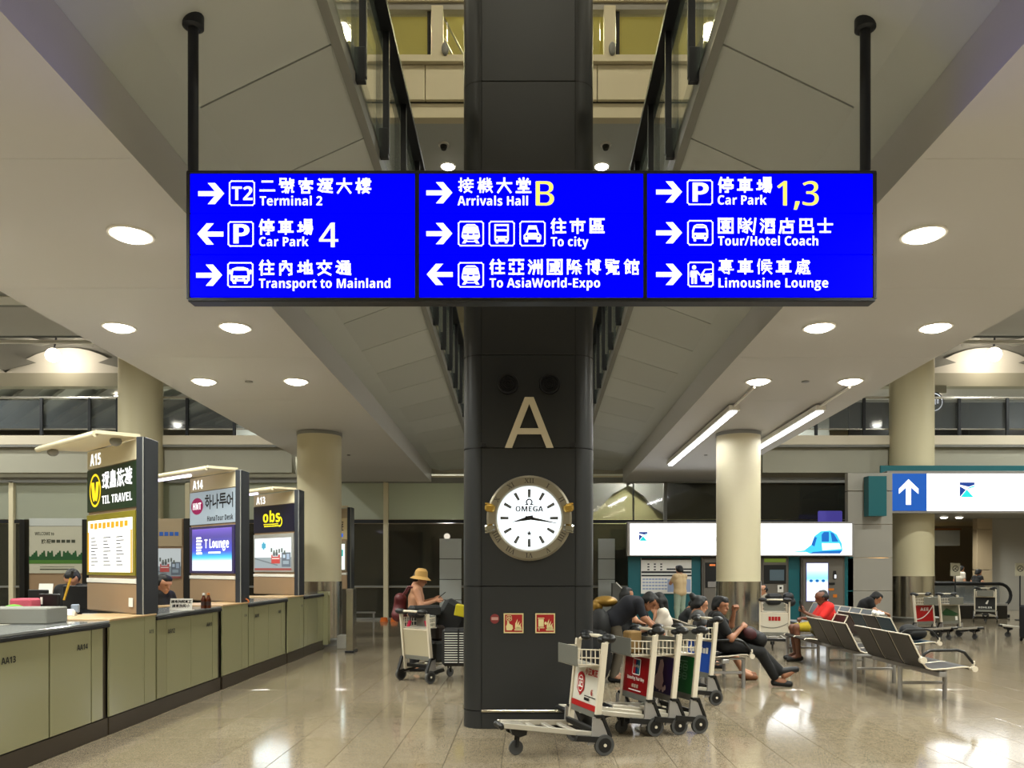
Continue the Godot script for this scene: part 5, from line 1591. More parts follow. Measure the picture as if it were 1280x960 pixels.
func build_counters() -> void:
	counter(5.54, 7.31, "olive fronted service counter numbered AA13 and AA14 with a grey box on top", [["AA13", 0.36], ["AA14", 1.34]])
	counter(8.24, 9.99, "olive fronted service counter between the green and the magenta logo kiosks", [["AA12", 0.36], ["AA11", 1.38]])
	counter(10.96, 12.75, "olive fronted service counter between the magenta logo and the navy signed kiosks", [["AA10", 0.36], ["AA9", 1.40]])
	counter(13.70, 15.1, "short olive service counter running up to the round column beyond the navy signed kiosk", [])
	kiosk(0, 0.0, "travel desk kiosk A15 with green board and bright yellow price list")
	kiosk(1, 2.72, "travel desk kiosk A14 with pale board and purple lounge poster")
	kiosk(2, 5.44, "travel desk kiosk A13 with navy board, yellow letters and tram poster")
	kiosk(3, 9.4, "travel desk kiosk with beige board standing beyond the round column")
	# things on and behind the desks
	var gb := MB.new()
	gb.rbox(P(-4.78, 1.165, 6.98), Vector3(1.02, 0.145, 0.32), 0.01)
	solid("document_box", "long grey flat box lying on the front service counter", "box", gb, mat("box_grey", Color(0.50, 0.50, 0.47), 0.6))
	var ob := MB.new()
	ob.rbox(P(-5.1, 1.16, 6.72), Vector3(0.10, 0.13, 0.16), 0.01)
	solid("orange_box", "small orange box beside the long grey box", "box", ob, mat("box_orange", Color(0.75, 0.33, 0.20), 0.6))
	var desk := thing("back_desk", "low grey office desk behind the service counters", "desk", P(-6.3, 0, 8.4))
	pbox(desk, "top", Vector3(0, 0.98, 0), Vector3(2.0, 0.04, 3.2), M.stone_grey, 0.006)
	pbox(desk, "panel", Vector3(0.9, 0.48, 0), Vector3(0.04, 0.96, 3.0), M.stone_grey)
	pbox(desk, "panel", Vector3(-0.9, 0.48, 0), Vector3(0.04, 0.96, 3.0), M.stone_grey)
	var pk := MB.new()
	pk.rbox(P(-5.62, 1.127, 8.6), Vector3(0.24, 0.25, 0.2), 0.02)
	solid("pink_bag", "soft pink bag on the desk behind the front counter", "bag", pk, mat("pink", Color(0.72, 0.30, 0.38), 0.8))
	var gn := MB.new()
	gn.ball(P(-5.55, 1.10, 8.3), Vector3(0.14, 0.10, 0.12))
	gn.ball(P(-5.47, 1.075, 8.28), Vector3(0.10, 0.07, 0.10))
	solid("green_bag", "crumpled bright green bag in front of the pink bag", "bag", gn, mat("lime", Color(0.36, 0.62, 0.14), 0.7))
	for q in [[48.0, 750.0, 8.9, 0.26, 0.24, "dark monitor standing next to the pink bag"], [62.0, 752.0, 8.7, 0.26, 0.20, "dark monitor with white sticker standing behind the long grey box"], [98.0, 741.0, 9.2, 0.40, 0.28, "wide dark monitor below the welcome board"]]:
		var p := at(q[0], q[1], q[2])
		var mo := thing("desk_monitor", q[5], "monitor", Vector3(p.x, 1.0, p.z), -0.2)
		pbox(mo, "foot", Vector3(0, 0.01, 0), Vector3(0.18, 0.02, 0.14), M.black_plastic, 0.004)
		pbox(mo, "stand", Vector3(0, 0.06, -0.02), Vector3(0.04, 0.1, 0.03), M.black_plastic)
		pbox(mo, "panel", Vector3(0, 0.1 + q[4] / 2, 0), Vector3(q[3], q[4], 0.04), M.black_plastic, 0.008)
		if q[2] == 8.7:
			pbox(mo, "sticker", Vector3(-0.09, 0.22, 0.021), Vector3(0.03, 0.08, 0.002), M.paper)
	var pp := MB.new()
	pp.box(Vector3(at(56.0, 730.5, 9.4).x, 1.20, -9.4), Vector3(0.17, 0.40, 0.01), Basis(Vector3.RIGHT, -0.15))
	solid("paper_sheet", "white sheet of paper propped behind the monitors", "paper", pp, M.paper)
	var ys := MB.new()
	ys.cyl(at(80.0, 750.0, 8.6), at(88.5, 722.0, 8.6), 0.012)
	var yst := thing("yellow_stick", "slanted yellow stick with black tip standing behind the counter", "stick", Vector3.ZERO)
	part(yst, "shaft", ys, mat("stick_yellow", Color(0.72, 0.56, 0.15), 0.5))
	ys = MB.new()
	ys.cyl(at(88.5, 722.0, 8.6), at(91.0, 714.0, 8.6), 0.016)
	part(yst, "tip", ys, M.black_plastic)
	var ph := thing("desk_phone", "white desk telephone beside the counter stick", "phone", at(84.0, 757.0, 7.95), 0.3)
	ph.position.y = 1.0
	pbox(ph, "body", Vector3(0, 0.10, 0), Vector3(0.16, 0.10, 0.14), M.white_paint, 0.02, Basis(Vector3.RIGHT, -0.5))
	pbox(ph, "keypad", Vector3(0.07, 0.17, -0.02), Vector3(0.08, 0.09, 0.03), mat("phone_grey", Color(0.5, 0.55, 0.62), 0.5), 0.01)
	pbox(ph, "stand", Vector3(0, 0.03, 0), Vector3(0.2, 0.06, 0.14), M.white_paint, 0.01)
	var nt := MB.new()
	nt.box(at(163.5, 753.0, 8.1), Vector3(0.10, 0.095, 0.004), Basis(Vector3.UP, -0.7))
	solid("paper_notice", "plain white paper notice taped to the brown board of kiosk A15", "paper", nt, M.paper)
	# desk notice with print
	var dn := thing("desk_notice", "white desk notice with two lines of black characters", "notice", at(226.5, 758.0, 9.0))
	dn.position.y = 1.093
	pbox(dn, "card", Vector3(0, 0.075, 0), Vector3(0.26, 0.13, 0.006), M.paper, 0.001, Basis(Vector3.RIGHT, -0.2))
	var dm := MB.new()
	var DX := Transform3D(Basis(Vector3.RIGHT, -0.2), Vector3(0, 0.075, 0.0))
	han(dm, "請免詢問東正", -0.115, 0.045, 0.034, 0.04, 0.006, DX, 0.005)
	han(dm, "請東詢問小", -0.10, -0.005, 0.034, 0.042, 0.006, DX, 0.005)
	part(dn, "lettering", dm, M.joint_black).set_meta("kind", "stuff")
	pbox(dn, "foot", Vector3(0, 0.004, -0.02), Vector3(0.26, 0.008, 0.08), M.paper)
	for q in [[254.5, "amber drink bottle with white cap on the counter, plain one"], [260.5, "amber drink bottle with orange cap and dark label on the counter"]]:
		var p := at(q[0], 752.0, 9.5)
		var bt := thing("drink_bottle", q[1], "bottle", Vector3(p.x, 1.093, p.z))
		var b := MB.new()
		b.lathe([Vector2(0.0, 0.0), Vector2(0.03, 0.0), Vector2(0.03, 0.11), Vector2(0.014, 0.15), Vector2(0.014, 0.165)], 16)
		part(bt, "body", b, mat("amber", Color(0.30, 0.13, 0.05), 0.15))
		b = MB.new()
		b.lathe([Vector2(0.017, 0.16), Vector2(0.017, 0.19), Vector2(0, 0.19)], 14)
		part(bt, "cap", b, M.white_paint if q[0] < 256 else mat("cap_orange", Color(0.80, 0.50, 0.25), 0.5))
		b = MB.new()
		b.lathe([Vector2(0.031, 0.035), Vector2(0.031, 0.085)], 16)
		part(bt, "label", b, mat("label_brown", Color(0.16, 0.07, 0.04), 0.5))
	var hd := MB.new()
	var arc := []
	for i in 11:
		arc.append(P(-4.02, 1.10, 10.88) + Vector3(0.075 * cos(PI * i / 10.0), 0.06 * sin(PI * i / 10.0), 0.0))
	hd.tube(arc, 0.012)
	solid("umbrella_hook", "orange curved umbrella handle hooked over the counter edge", "umbrella", hd, mat("orange_wood", Color(0.80, 0.42, 0.14), 0.4))
	# boards across the hall, under the balcony
	var wb := thing("welcome_board", "white welcome board with green city skyline under the balcony", "board", at(70.5, 720.0, 20.0))
	wb.position.y = 0.0
	var K2 := Transform3D(Basis(), Vector3.ZERO)
	pbox(wb, "core", Vector3(0, 1.42, -0.06), Vector3(1.44, 2.84, 0.1), M.board_brown, 0.006)
	pbox(wb, "header", Vector3(0, 2.77, 0.0), Vector3(1.40, 0.2, 0.03), M.panel_grey, 0.004)
	pbox(wb, "face", Vector3(0, 2.05, 0.0), Vector3(1.40, 1.22, 0.03), mat("board_white", Color(0.72, 0.71, 0.64), 0.5), 0.004)
	var sk := MB.new()
	var gp := PackedVector2Array([Vector2(-0.7, 1.78), Vector2(-0.7, 1.89)])
	for i in 27:
		var x := -0.68 + 0.051 * i
		var h := 1.88 + 0.05 * ((i * 5) % 4) + (0.09 if i in [9, 17, 20] else 0.0)
		gp.append(Vector2(x, h))
		gp.append(Vector2(x + 0.035, h))
	gp.append(Vector2(0.7, 1.9))
	gp.append(Vector2(0.7, 1.78))
	sk.prism(gp, 0.018, 0.018)
	part(wb, "skyline_print", sk, mat("skyline_green", Color(0.10, 0.30, 0.14), 0.6))
	sk = MB.new()
	plate(sk, -0.7, 1.69, 0.7, 1.785, K2, 0.019)
	part(wb, "meadow_print", sk, mat("meadow_green", Color(0.27, 0.45, 0.15), 0.6))
	sk = MB.new()
	text(sk, "WELCOME to", -0.55, 2.43, 0.085, K2, true, 0.5, -1, "Droid Sans", 0.018)
	han(sk, "歡迎", -0.38, 2.33, 0.11, 0.13, 0.014, K2, 0.018)
	for i in 5:
		plate(sk, -0.12 + 0.13 * i, 2.235, -0.02 + 0.13 * i, 2.315, K2, 0.018)
	plate(sk, -0.42, 1.60, 0.48, 1.612, K2, 0.018)
	plate(sk, -0.42, 1.53, 0.48, 1.56, K2, 0.018)
	part(wb, "lettering", sk, mat("print_olive", Color(0.24, 0.25, 0.20), 0.6)).set_meta("kind", "stuff")
	for sx in [-0.85, 0.78]:
		pbox(wb, "blade", Vector3(sx, 1.42, -0.02), Vector3(0.14, 2.84, 0.2), M.black_plastic, 0.006)
	var b2 := thing("poster_board", "narrow beige board with a red coach poster under the balcony behind kiosk A15", "board", at(202.0, 720.0, 19.6))
	b2.position.y = 0.0
	pbox(b2, "core", Vector3(0, 1.42, -0.06), Vector3(1.1, 2.84, 0.1), M.board_brown, 0.006)
	pbox(b2, "face", Vector3(0, 2.48, 0.0), Vector3(1.06, 0.7, 0.03), M.wall_beige, 0.004)
	var pf := MB.new()
	plate(pf, -0.5, 1.32, 0.5, 2.08, K2, 0.018)
	part(b2, "sign_face", pf, print_glow("sign_face_coach", tram_print(), 0.5))
	pf = MB.new()
	for r in 4:
		plate(pf, -0.05 + 0.13 * r, 2.40, 0.05 + 0.13 * r, 2.50, K2, 0.018)
	part(b2, "lettering", pf, mat("print_blue", Color(0.15, 0.35, 0.7), 0.5))
	pbox(b2, "blade", Vector3(0.68, 1.42, -0.02), Vector3(0.16, 2.84, 0.2), M.black_plastic, 0.006)

# ---------------------------------------------------------------- ticket machines and lit banners
func train_emblem(wt: MB, dk: MB, tl: MB, x: float, y: float, s: float, X: Transform3D, lift: float) -> void:
	shape(dk, [0, 0, 1, 0, 1, 0.16, 0.62, 0.3, 0, 0.16], Vector2(x, y), Vector2(s, -s), X, lift)
	shape(dk, [0, 0.26, 0.42, 0.5, 0, 1], Vector2(x, y), Vector2(s, -s), X, lift)
	shape(tl, [0.06, 1, 0.48, 0.48, 0.94, 1], Vector2(x, y), Vector2(s, -s), X, lift)
	shape(tl, [0.5, 0.46, 0.62, 0.34, 1, 0.2, 1, 0.3], Vector2(x, y), Vector2(s, -s), X, lift)

func build_ticket_wall() -> void:
	var D := 21.5
	var k := D / F
	var wk := thing("ticket_wall", "teal ticket machine wall below the long white lit banner", "ticket wall", at(926.0, 780.0, D))
	wk.position.y = 0.0
	var o := wk.position
	var PX := Transform3D(Basis(Vector3(k, 0, 0), Vector3(0, k, 0), Vector3(0, 0, 1)), Vector3(-CX * k, EYE + CY * k, -D) - o)
	for q in [[785.0, 801.0], [801.0, 864.0], [864.0, 876.0], [985.0, 1000.0], [1055.0, 1067.0]]:
		var x0: float = (q[0] - CX) * k
		var x1: float = (q[1] - CX) * k
		pbox(wk, "teal_panel", Vector3((x0 + x1) / 2, 0.95, -D - 0.05) - Vector3(o.x, 0, o.z), Vector3(x1 - x0 - 0.01, 1.9, 0.1), M.teal, 0.004)
	# map board
	var mp := pbox(wk, "map_board", PX * Vector3(832.5, -720.0, 0.02), Vector3(63 * k, 44 * k, 0.03), M.paper, 0.003)
	var pr := MB.new()
	for r in 3:
		plate(pr, 801.5, -700.0 - 20.5 * (r - 0) if r < 2 else -716.5, 864.0 if r != 2 else 863.5, -698.0 - 20.5 * r if r < 2 else -714.0, PX, 0.038)
	plate(pr, 833, -712.5, 864, -710.5, PX, 0.038)
	for r in 3:
		for c in 3:
			plate(pr, 809 + 8 * c, -706.0 - 3.4 * r, 811.5 + 8 * c, -704.4 - 3.4 * r, PX, 0.038)
	part(mp, "map_headings", pr, mat("map_dark", Color(0.10, 0.10, 0.13), 0.5)).set_meta("kind", "stuff")
	pr = MB.new()
	for r in 4:
		for c in 8:
			plate(pr, 803 + 3.9 * c, -725.0 - 4.0 * r, 806.2 + 3.9 * c, -723.0 - 4.0 * r, PX, 0.037)
	plate(pr, 834, -740, 863, -724, PX, 0.0365)
	part(mp, "map_table", pr, mat("map_blue", Color(0.60, 0.66, 0.78), 0.5)).set_meta("kind", "stuff")
	# three machines
	var ms := [[876.0, 912.0, "grey ticket machine with dark screen next to the map board"], [950.0, 985.0, "grey cash machine with small green header and dark screen"], [1000.0, 1055.0, "grey ticket machine with a tall bright white and cyan screen"]]
	for i in 3:
		var x0: float = (ms[i][0] - CX) * k
		var x1: float = (ms[i][1] - CX) * k
		var t := thing("ticket_machine", ms[i][2], "ticket machine", P((x0 + x1) / 2, 0, D - 0.03))
		var w := x1 - x0
		pbox(t, "cabinet", Vector3(0, 0.94, -0.12), Vector3(w - 0.01, 1.88, 0.3), mat("cabinet_grey", Color(0.36, 0.34, 0.31), 0.45, 0.2), 0.01)
		pbox(t, "bezel", Vector3(0, 0.945, 0.035), Vector3(w - 0.12, 1.80, 0.03), mat("bezel_grey", Color(0.44, 0.42, 0.39), 0.4, 0.2), 0.008)
		match i:
			0:
				pbox(t, "screen_panel", Vector3(-0.02, 1.38, 0.055), Vector3(0.56, 0.7, 0.02), M.black_plastic, 0.004)
				pbox(t, "button_plate", Vector3(-0.1, 1.12, 0.07), Vector3(0.26, 0.16, 0.02), M.frame_silver, 0.004)
				pbox(t, "header_lamp", Vector3(-0.1, 1.66, 0.07), Vector3(0.16, 0.05, 0.01), glow("display_orange", Color(0.9, 0.5, 0.25), 0.8))
			1:
				pbox(t, "screen_panel", Vector3(0.0, 1.40, 0.055), Vector3(0.62, 0.52, 0.02), M.black_plastic, 0.004)
				pbox(t, "screen", Vector3(0.05, 1.38, 0.067), Vector3(0.40, 0.30, 0.006), glow("screen_dim", Color(0.28, 0.34, 0.36), 0.6))
				pbox(t, "header_lamp", Vector3(0.0, 1.79, 0.055), Vector3(0.6, 0.1, 0.02), glow("display_green", Color(0.42, 0.5, 0.16), 0.6))
				pbox(t, "card_slot", Vector3(0.15, 1.0, 0.06), Vector3(0.16, 0.2, 0.02), M.paper, 0.004)
				pbox(t, "slot_mark", Vector3(0.15, 1.02, 0.072), Vector3(0.06, 0.06, 0.004), M.black_plastic)
			2:
				var sc := MB.new()
				plate(sc, -0.46, 0.66, 0.13, 1.71, Transform3D(), 0.062)
				part(t, "screen", sc, gradient_glow("screen_cyan", [Color(0.95, 0.98, 1.0), Color(0.9, 0.97, 1.0), Color(0.55, 0.88, 0.97), Color(0.97, 0.99, 1.0), Color(0.95, 0.98, 1.0)], [0.0, 0.18, 0.40, 0.52, 1.0], 1.25))
				pbox(t, "screen_frame", Vector3(-0.165, 1.185, 0.05), Vector3(0.63, 1.09, 0.02), mat("frame_violet", Color(0.42, 0.42, 0.72), 0.4))
				for c in 3:
					var ic := MB.new()
					disc(ic, Vector2(-0.34 + 0.17 * c, 1.22), Vector2(0.05, 0.04), Transform3D(), 0.065, 12)
					part(t, "screen_icon", ic, glow("screen_blue", Color(0.02, 0.42, 0.75), 0.9))
				pbox(t, "card_reader", Vector3(0.32, 1.38, 0.06), Vector3(0.08, 0.24, 0.03), M.black_plastic, 0.006)
				pbox(t, "reader_lamp", Vector3(0.33, 1.34, 0.078), Vector3(0.05, 0.1, 0.006), glow("display_white", Color(0.95, 0.97, 1.0), 1.1))
				pbox(t, "note_slot", Vector3(0.24, 1.14, 0.06), Vector3(0.16, 0.06, 0.02), M.black_plastic)
				pbox(t, "orange_label", Vector3(0.22, 0.98, 0.056), Vector3(0.16, 0.06, 0.01), mat("label_orange", Color(0.80, 0.45, 0.08), 0.5))
				pbox(t, "orange_label", Vector3(0.33, 0.80, 0.056), Vector3(0.11, 0.09, 0.01), M.label_orange)
	# long lit banner
	var bn := thing("lit_banner", "long white lit banner with blue train picture over the ticket machines", "sign", at(926.0, 697.0, D - 0.25))
	var ob := bn.position
	var kb := (D - 0.3) / F
	var BX := Transform3D(Basis(Vector3(kb, 0, 0), Vector3(0, kb, 0), Vector3(0, 0, 1)), Vector3(-CX * kb, EYE + CY * kb, -(D - 0.3)) - ob)
	pbox(bn, "frame", BX * Vector3(926.0, -673.6, -0.12), Vector3(284 * kb, 43 * kb, 0.22), M.frame_silver, 0.01)
	var wf := glow("sign_banner_white", Color(1, 1, 1), 1.5)
	for q in [[787.5, 926.0], [926.2, 1065.0]]:
		var f := MB.new()
		plate(f, q[0], -694.0, q[1], -654.5, BX, 0.002)
		part(bn, "sign_face", f, wf, "glowing white face")
		var al := AreaLight3D.new()
		al.name = "sign_area"
		al.area_size = Vector2(3.0, 0.85)
		al.light_color = Color(0.97, 0.99, 1.0)
		al.light_energy = 1.6
		al.area_range = 30.0
		al.shadow_enabled = true
		al.position = BX * Vector3((q[0] + q[1]) / 2, -674.0, 0.03)
		al.rotation.y = PI
		bn.add_child(al, true)
	var d1 := MB.new()
	var t1 := MB.new()
	train_emblem(d1, d1, t1, 798.5, -665.0, 11.0, BX, 0.006)
	part(bn, "sign_emblem_dark", d1, glow("sign_emblem_navy", Color(0.05, 0.22, 0.55), 0.9))
	part(bn, "sign_emblem_teal", t1, glow("sign_emblem_cyan", Color(0.1, 0.85, 0.85), 0.9))
	var gl := MB.new()
	han(gl, "예매", 881, -670.0, 8.0, 10.0, 0.7, BX, 0.006)
	text(gl, "n tickets", 953, -679.0, 7.0, BX, false, 39.0, -1, "Droid Sans", 0.006)
	text(gl, "express", 848, -682.0, 2.2, BX, false, 20.0, -1, "Droid Sans", 0.006)
	part(bn, "sign_lettering", gl, glow("sign_pale_grey", Color(0.78, 0.78, 0.80), 1.0)).set_meta("kind", "stuff")
	var tr := MB.new()
	shape(tr, [988, -690, 1005, -688, 1014, -681, 1018, -670, 1026, -664, 1038, -663, 1046, -668, 1052, -679, 1053, -688, 1050, -692, 1012, -692, 1008, -690], Vector2.ZERO, Vector2.ONE, BX, 0.006)
	part(bn, "sign_train_body", tr, glow("sign_train_cyan", Color(0.25, 0.78, 0.95), 1.0))
	tr = MB.new()
	shape(tr, [1027, -668, 1030, -665, 1036, -665, 1036, -677, 1027, -677], Vector2.ZERO, Vector2.ONE, BX, 0.008)
	shape(tr, [1038, -665, 1042, -667, 1048, -677, 1040, -677], Vector2.ZERO, Vector2.ONE, BX, 0.008)
	shape(tr, [1012, -692, 1050, -692, 1053, -688, 1028, -689, 1016, -690], Vector2.ZERO, Vector2.ONE, BX, 0.008)
	shape(tr, [1014, -681, 1018, -671, 1021, -672, 1018, -683], Vector2.ZERO, Vector2.ONE, BX, 0.008)
	part(bn, "sign_train_glass", tr, glow("sign_train_blue", Color(0.03, 0.40, 0.75), 0.9))
	tr = MB.new()
	shape(tr, [1027, -679, 1049, -679, 1051.5, -686, 1028, -688], Vector2.ZERO, Vector2.ONE, BX, 0.008)
	part(bn, "sign_train_nose", tr, glow("sign_train_white", Color(0.92, 0.98, 1.0), 1.2))
	var lv := thing("window_reflection", "small lilac glowing panel standing in for a reflection in the window above the train picture", "sign", at(1037.5, 653.0, 22.6))
	pbox(lv, "sign_panel", Vector3(0, 0.17, 0), Vector3(0.72, 0.34, 0.06), glow("lilac_reflection", Color(0.30, 0.27, 0.62), 0.7), 0.03)  # lilac glow stands in for a reflection in the window
	pbox(lv, "post", Vector3(0, -1.46, 0), Vector3(0.08, 2.92, 0.06), M.dark_metal)
	# arrow banner in front of the far column
	var E := 21.6
	var ke := E / F
	var ab := thing("lit_banner", "white lit banner with blue arrow square in front of the far column", "sign", at(1200.0, 641.0, E + 0.2))
	var oa := ab.position
	var AX := Transform3D(Basis(Vector3(ke, 0, 0), Vector3(0, ke, 0), Vector3(0, 0, 1)), Vector3(-CX * ke, EYE + CY * ke, -E) - oa)
	pbox(ab, "frame", AX * Vector3(1250.0, -615.0, -0.16), Vector3(282 * ke, 53 * ke, 0.3), M.frame_silver, 0.012)
	pbox(ab, "teal_box", AX * Vector3(1250.0, -606.0, -0.35), Vector3(286 * ke, 52 * ke, 0.06), M.teal, 0.01)
	for q in [[1158.5, 1270.0], [1270.2, 1388.0]]:
		var f := MB.new()
		plate(f, q[0], -638.5, q[1], -592.0, AX, 0.002)
		part(ab, "sign_face", f, wf)
		var al := AreaLight3D.new()
		al.name = "sign_area"
		al.area_size = Vector2(2.0, 0.85)
		al.light_color = Color(0.97, 0.99, 1.0)
		al.light_energy = 1.4
		al.area_range = 30.0
		al.shadow_enabled = true
		al.position = AX * Vector3((q[0] + q[1]) / 2, -615.0, 0.03)
		al.rotation.y = PI
		ab.add_child(al, true)
	var sq := MB.new()
	plate(sq, 1113.0, -638.5, 1158.3, -592.0, AX, 0.002)
	part(ab, "sign_square", sq, glow("sign_royal_blue", Color(0.03, 0.32, 0.68), 0.85))
	sq = MB.new()
	shape(sq, [1135.5, -599, 1148, -611, 1148, -617.5, 1138.7, -609.5, 1138.7, -631, 1132.3, -631, 1132.3, -609.5, 1123.5, -617.5, 1123.5, -611], Vector2.ZERO, Vector2.ONE, AX, 0.006)
	part(ab, "sign_arrow", sq, wl_white())
	d1 = MB.new()
	t1 = MB.new()
	train_emblem(d1, d1, t1, 1199.5, -603.0, 18.5, AX, 0.006)
	part(ab, "sign_emblem_dark", d1, M.sign_emblem_navy)
	part(ab, "sign_emblem_teal", t1, M.sign_emblem_cyan)
	gl = MB.new()
	text(gl, "AIRPORT EXPRESS", 1223, -620.0, 4.5, AX, false, 49.0, -1, "Droid Sans", 0.006)
	part(ab, "sign_lettering", gl, M.sign_pale_grey).set_meta("kind", "stuff")

func wl_white() -> Material:
	return glow("sign_letter_white", Color(1, 1, 1), 1.3)

# ---------------------------------------------------------------- far things
func build_far_things() -> void:
	# moving walkway with rounded balustrade end
	var es := thing("moving_walkway", "moving walkway with black rounded handrail in the far passage", "walkway", P(14.6, 0, 25.0))
	var o := es.position
	for dd in [0.0, 1.3]:
		var tb := []
		var x0 := 11.2
		var x1 := 14.75
		tb.append(P(x0, 1.08, 24.0 + dd) - o)
		tb.append(P(x1, 1.08, 24.0 + dd) - o)
		for i in 9:
			var a := PI / 2 - PI * (i + 1) / 10.0
			tb.append(P(x1 + 0.36 * cos(a), 0.72 + 0.36 * sin(a), 24.0 + dd) - o)
		tb.append(P(x1 - 0.1, 0.36, 24.0 + dd) - o)
		var mb := MB.new()
		mb.tube(tb, 0.05, 8)
		part(es, "handrail", mb, M.rubber)
		pbox(es, "balustrade_panel", P((x0 + x1) / 2, 0.72, 24.0 + dd) - o, Vector3(x1 - x0, 0.62, 0.02), M.rail_glass)
		pbox(es, "skirt", P((x0 + x1) / 2, 0.2, 24.0 + dd) - o, Vector3(x1 - x0 + 0.4, 0.4, 0.2), mat("skirt_dark", Color(0.14, 0.13, 0.12), 0.3, 0.3), 0.01)
		pbox(es, "skirt_trim", P((x0 + x1) / 2, 0.44, 24.0 + dd) - o, Vector3(x1 - x0 + 0.4, 0.07, 0.22), M.frame_silver)
	pbox(es, "walkway_belt", P(13.2, 0.06, 24.65) - o, Vector3(3.9, 0.1, 1.1), M.rubber)
	for q in [[1194.0, "pale sign board with a round trolley symbol on a post at the walkway"], [1275.0, "pale sign board with a round symbol, second post at the walkway end"]]:
		var p := at(q[0], 712.0, 23.2)
		var t := thing("post_sign", q[1], "sign", Vector3(p.x, 0, p.z))
		pbox(t, "board", Vector3(0, p.y, 0), Vector3(0.29, 0.39, 0.03), mat("board_bone", Color(0.66, 0.64, 0.56), 0.5), 0.004)
		var a := MB.new()
		a.cyl(Vector3.ZERO, Vector3(0, p.y - 0.18, 0), 0.02)
		part(t, "post", a, M.dark_metal)
		a = MB.new()
		ring(a, Vector2(0, p.y + 0.03), Vector2(0.075, 0.075), Vector2(0.095, 0.095), Transform3D(), 0.017)
		stroke(a, Vector2(-0.05, p.y - 0.01), Vector2(0.03, p.y + 0.07), 0.02, Transform3D(), 0.017)
		stroke(a, Vector2(0.0, p.y + 0.02), Vector2(0.05, p.y - 0.02), 0.02, Transform3D(), 0.017)
		part(t, "symbol", a, M.black_plastic)
		a = MB.new()
		a.cyl(Vector3.ZERO, Vector3(0, 0.02, 0), 0.14)
		part(t, "foot", a, M.dark_metal)
	# steel fin posts and low stone block beyond the round column
	var sp := thing("barrier_fin", "tall brushed steel barrier fin standing beyond the round column", "barrier", P(-3.32, 0, 14.5))
	pbox(sp, "fin", Vector3(0, 0.6, 0), Vector3(0.13, 1.2, 0.3), M.steel, 0.01)
	pbox(sp, "shoe", Vector3(0, 0.02, 0), Vector3(0.17, 0.04, 0.34), M.dark_metal, 0.006)
	var rl := thing("barrier_rail", "low steel barrier rail by the glazed end wall", "barrier", P(-4.6, 0, 20.0))
	pbox(rl, "rail", Vector3(0, 0.42, 0), Vector3(1.3, 0.04, 0.05), M.frame_silver, 0.008)
	pbox(rl, "rail", Vector3(0, 0.25, 0), Vector3(1.3, 0.03, 0.04), M.frame_silver, 0.008)
	for x in [-0.6, 0.0, 0.6]:
		pbox(rl, "post", Vector3(x, 0.21, 0), Vector3(0.04, 0.42, 0.05), M.frame_silver, 0.006)
	var sb := MB.new()
	sb.rbox(P(-3.62, 0.13, 15.2), Vector3(0.22, 0.26, 0.3), 0.01)
	solid("stone_block", "small pale stone block at the foot of the round column", "block", sb, M.stone_grey)
	# hazard marker lamps near the glass wall
	for q in [[480.0, "small orange floor marker beside the cream mullion"], [493.0, "small orange floor marker under the red backpack"]]:
		var p := at(q[0], 775.0, 22.6)
		var m := MB.new()
		m.cyl(Vector3(p.x, 0.0, p.z), Vector3(p.x, 0.12, p.z), 0.12, 0.09, 14)
		solid("floor_marker", q[1], "marker", m, mat("marker_orange", Color(0.85, 0.42, 0.10), 0.5))
	# slanted stand
	var st := thing("slanted_stand", "grey stand with slanted top beyond the crowd", "stand", P(2.2, 0, 18.4), 0.0)
	var pg := MB.new()
	pg.prism(PackedVector2Array([Vector2(-0.17, 0.0), Vector2(0.17, 0.0), Vector2(0.17, 0.95), Vector2(-0.08, 1.22), Vector2(-0.17, 1.22)]), -0.15, 0.15)
	part(st, "body", pg, mat("stand_grey", Color(0.30, 0.30, 0.28), 0.5))
	pg = MB.new()
	pg.cyl(Vector3(-0.09, 1.24, 0.16), Vector3(0.18, 0.96, 0.16), 0.012)
	part(st, "trim", pg, M.white_paint)
	# suitcase at the picture edge
	var sc := thing("suitcase", "dark upright suitcase with a pale bag on top near the walkway", "suitcase", P(10.9, 0, 16.6), 0.2)
	pbox(sc, "shell", Vector3(0, 0.42, 0), Vector3(0.42, 0.72, 0.28), mat("case_dark", Color(0.06, 0.065, 0.08), 0.5), 0.04)
	for x in [-0.1, 0.1]:
		pbox(sc, "ridge", Vector3(x, 0.42, 0.141), Vector3(0.02, 0.6, 0.012), M.black_plastic, 0.004)
	for sx in [-1, 1]:
		for sz in [-1, 1]:
			var w := MB.new()
			w.cyl(Vector3(sx * 0.16, 0.035, sz * 0.1 - 0.012), Vector3(sx * 0.16, 0.035, sz * 0.1 + 0.012), 0.035)
			part(sc, "wheel", w, M.rubber)
	var h := MB.new()
	h.tube([Vector3(-0.1, 0.78, 0), Vector3(-0.1, 1.0, 0), Vector3(0.1, 1.0, 0), Vector3(0.1, 0.78, 0)], 0.012)
	part(sc, "handle", h, M.steel)
	var pb := MB.new()
	pb.ball(P(10.95, 1.14, 16.6), Vector3(0.2, 0.14, 0.13))
	solid("pale_bag", "pale soft bag resting on the dark suitcase", "bag", pb, mat("bag_bone", Color(0.66, 0.60, 0.50), 0.8))

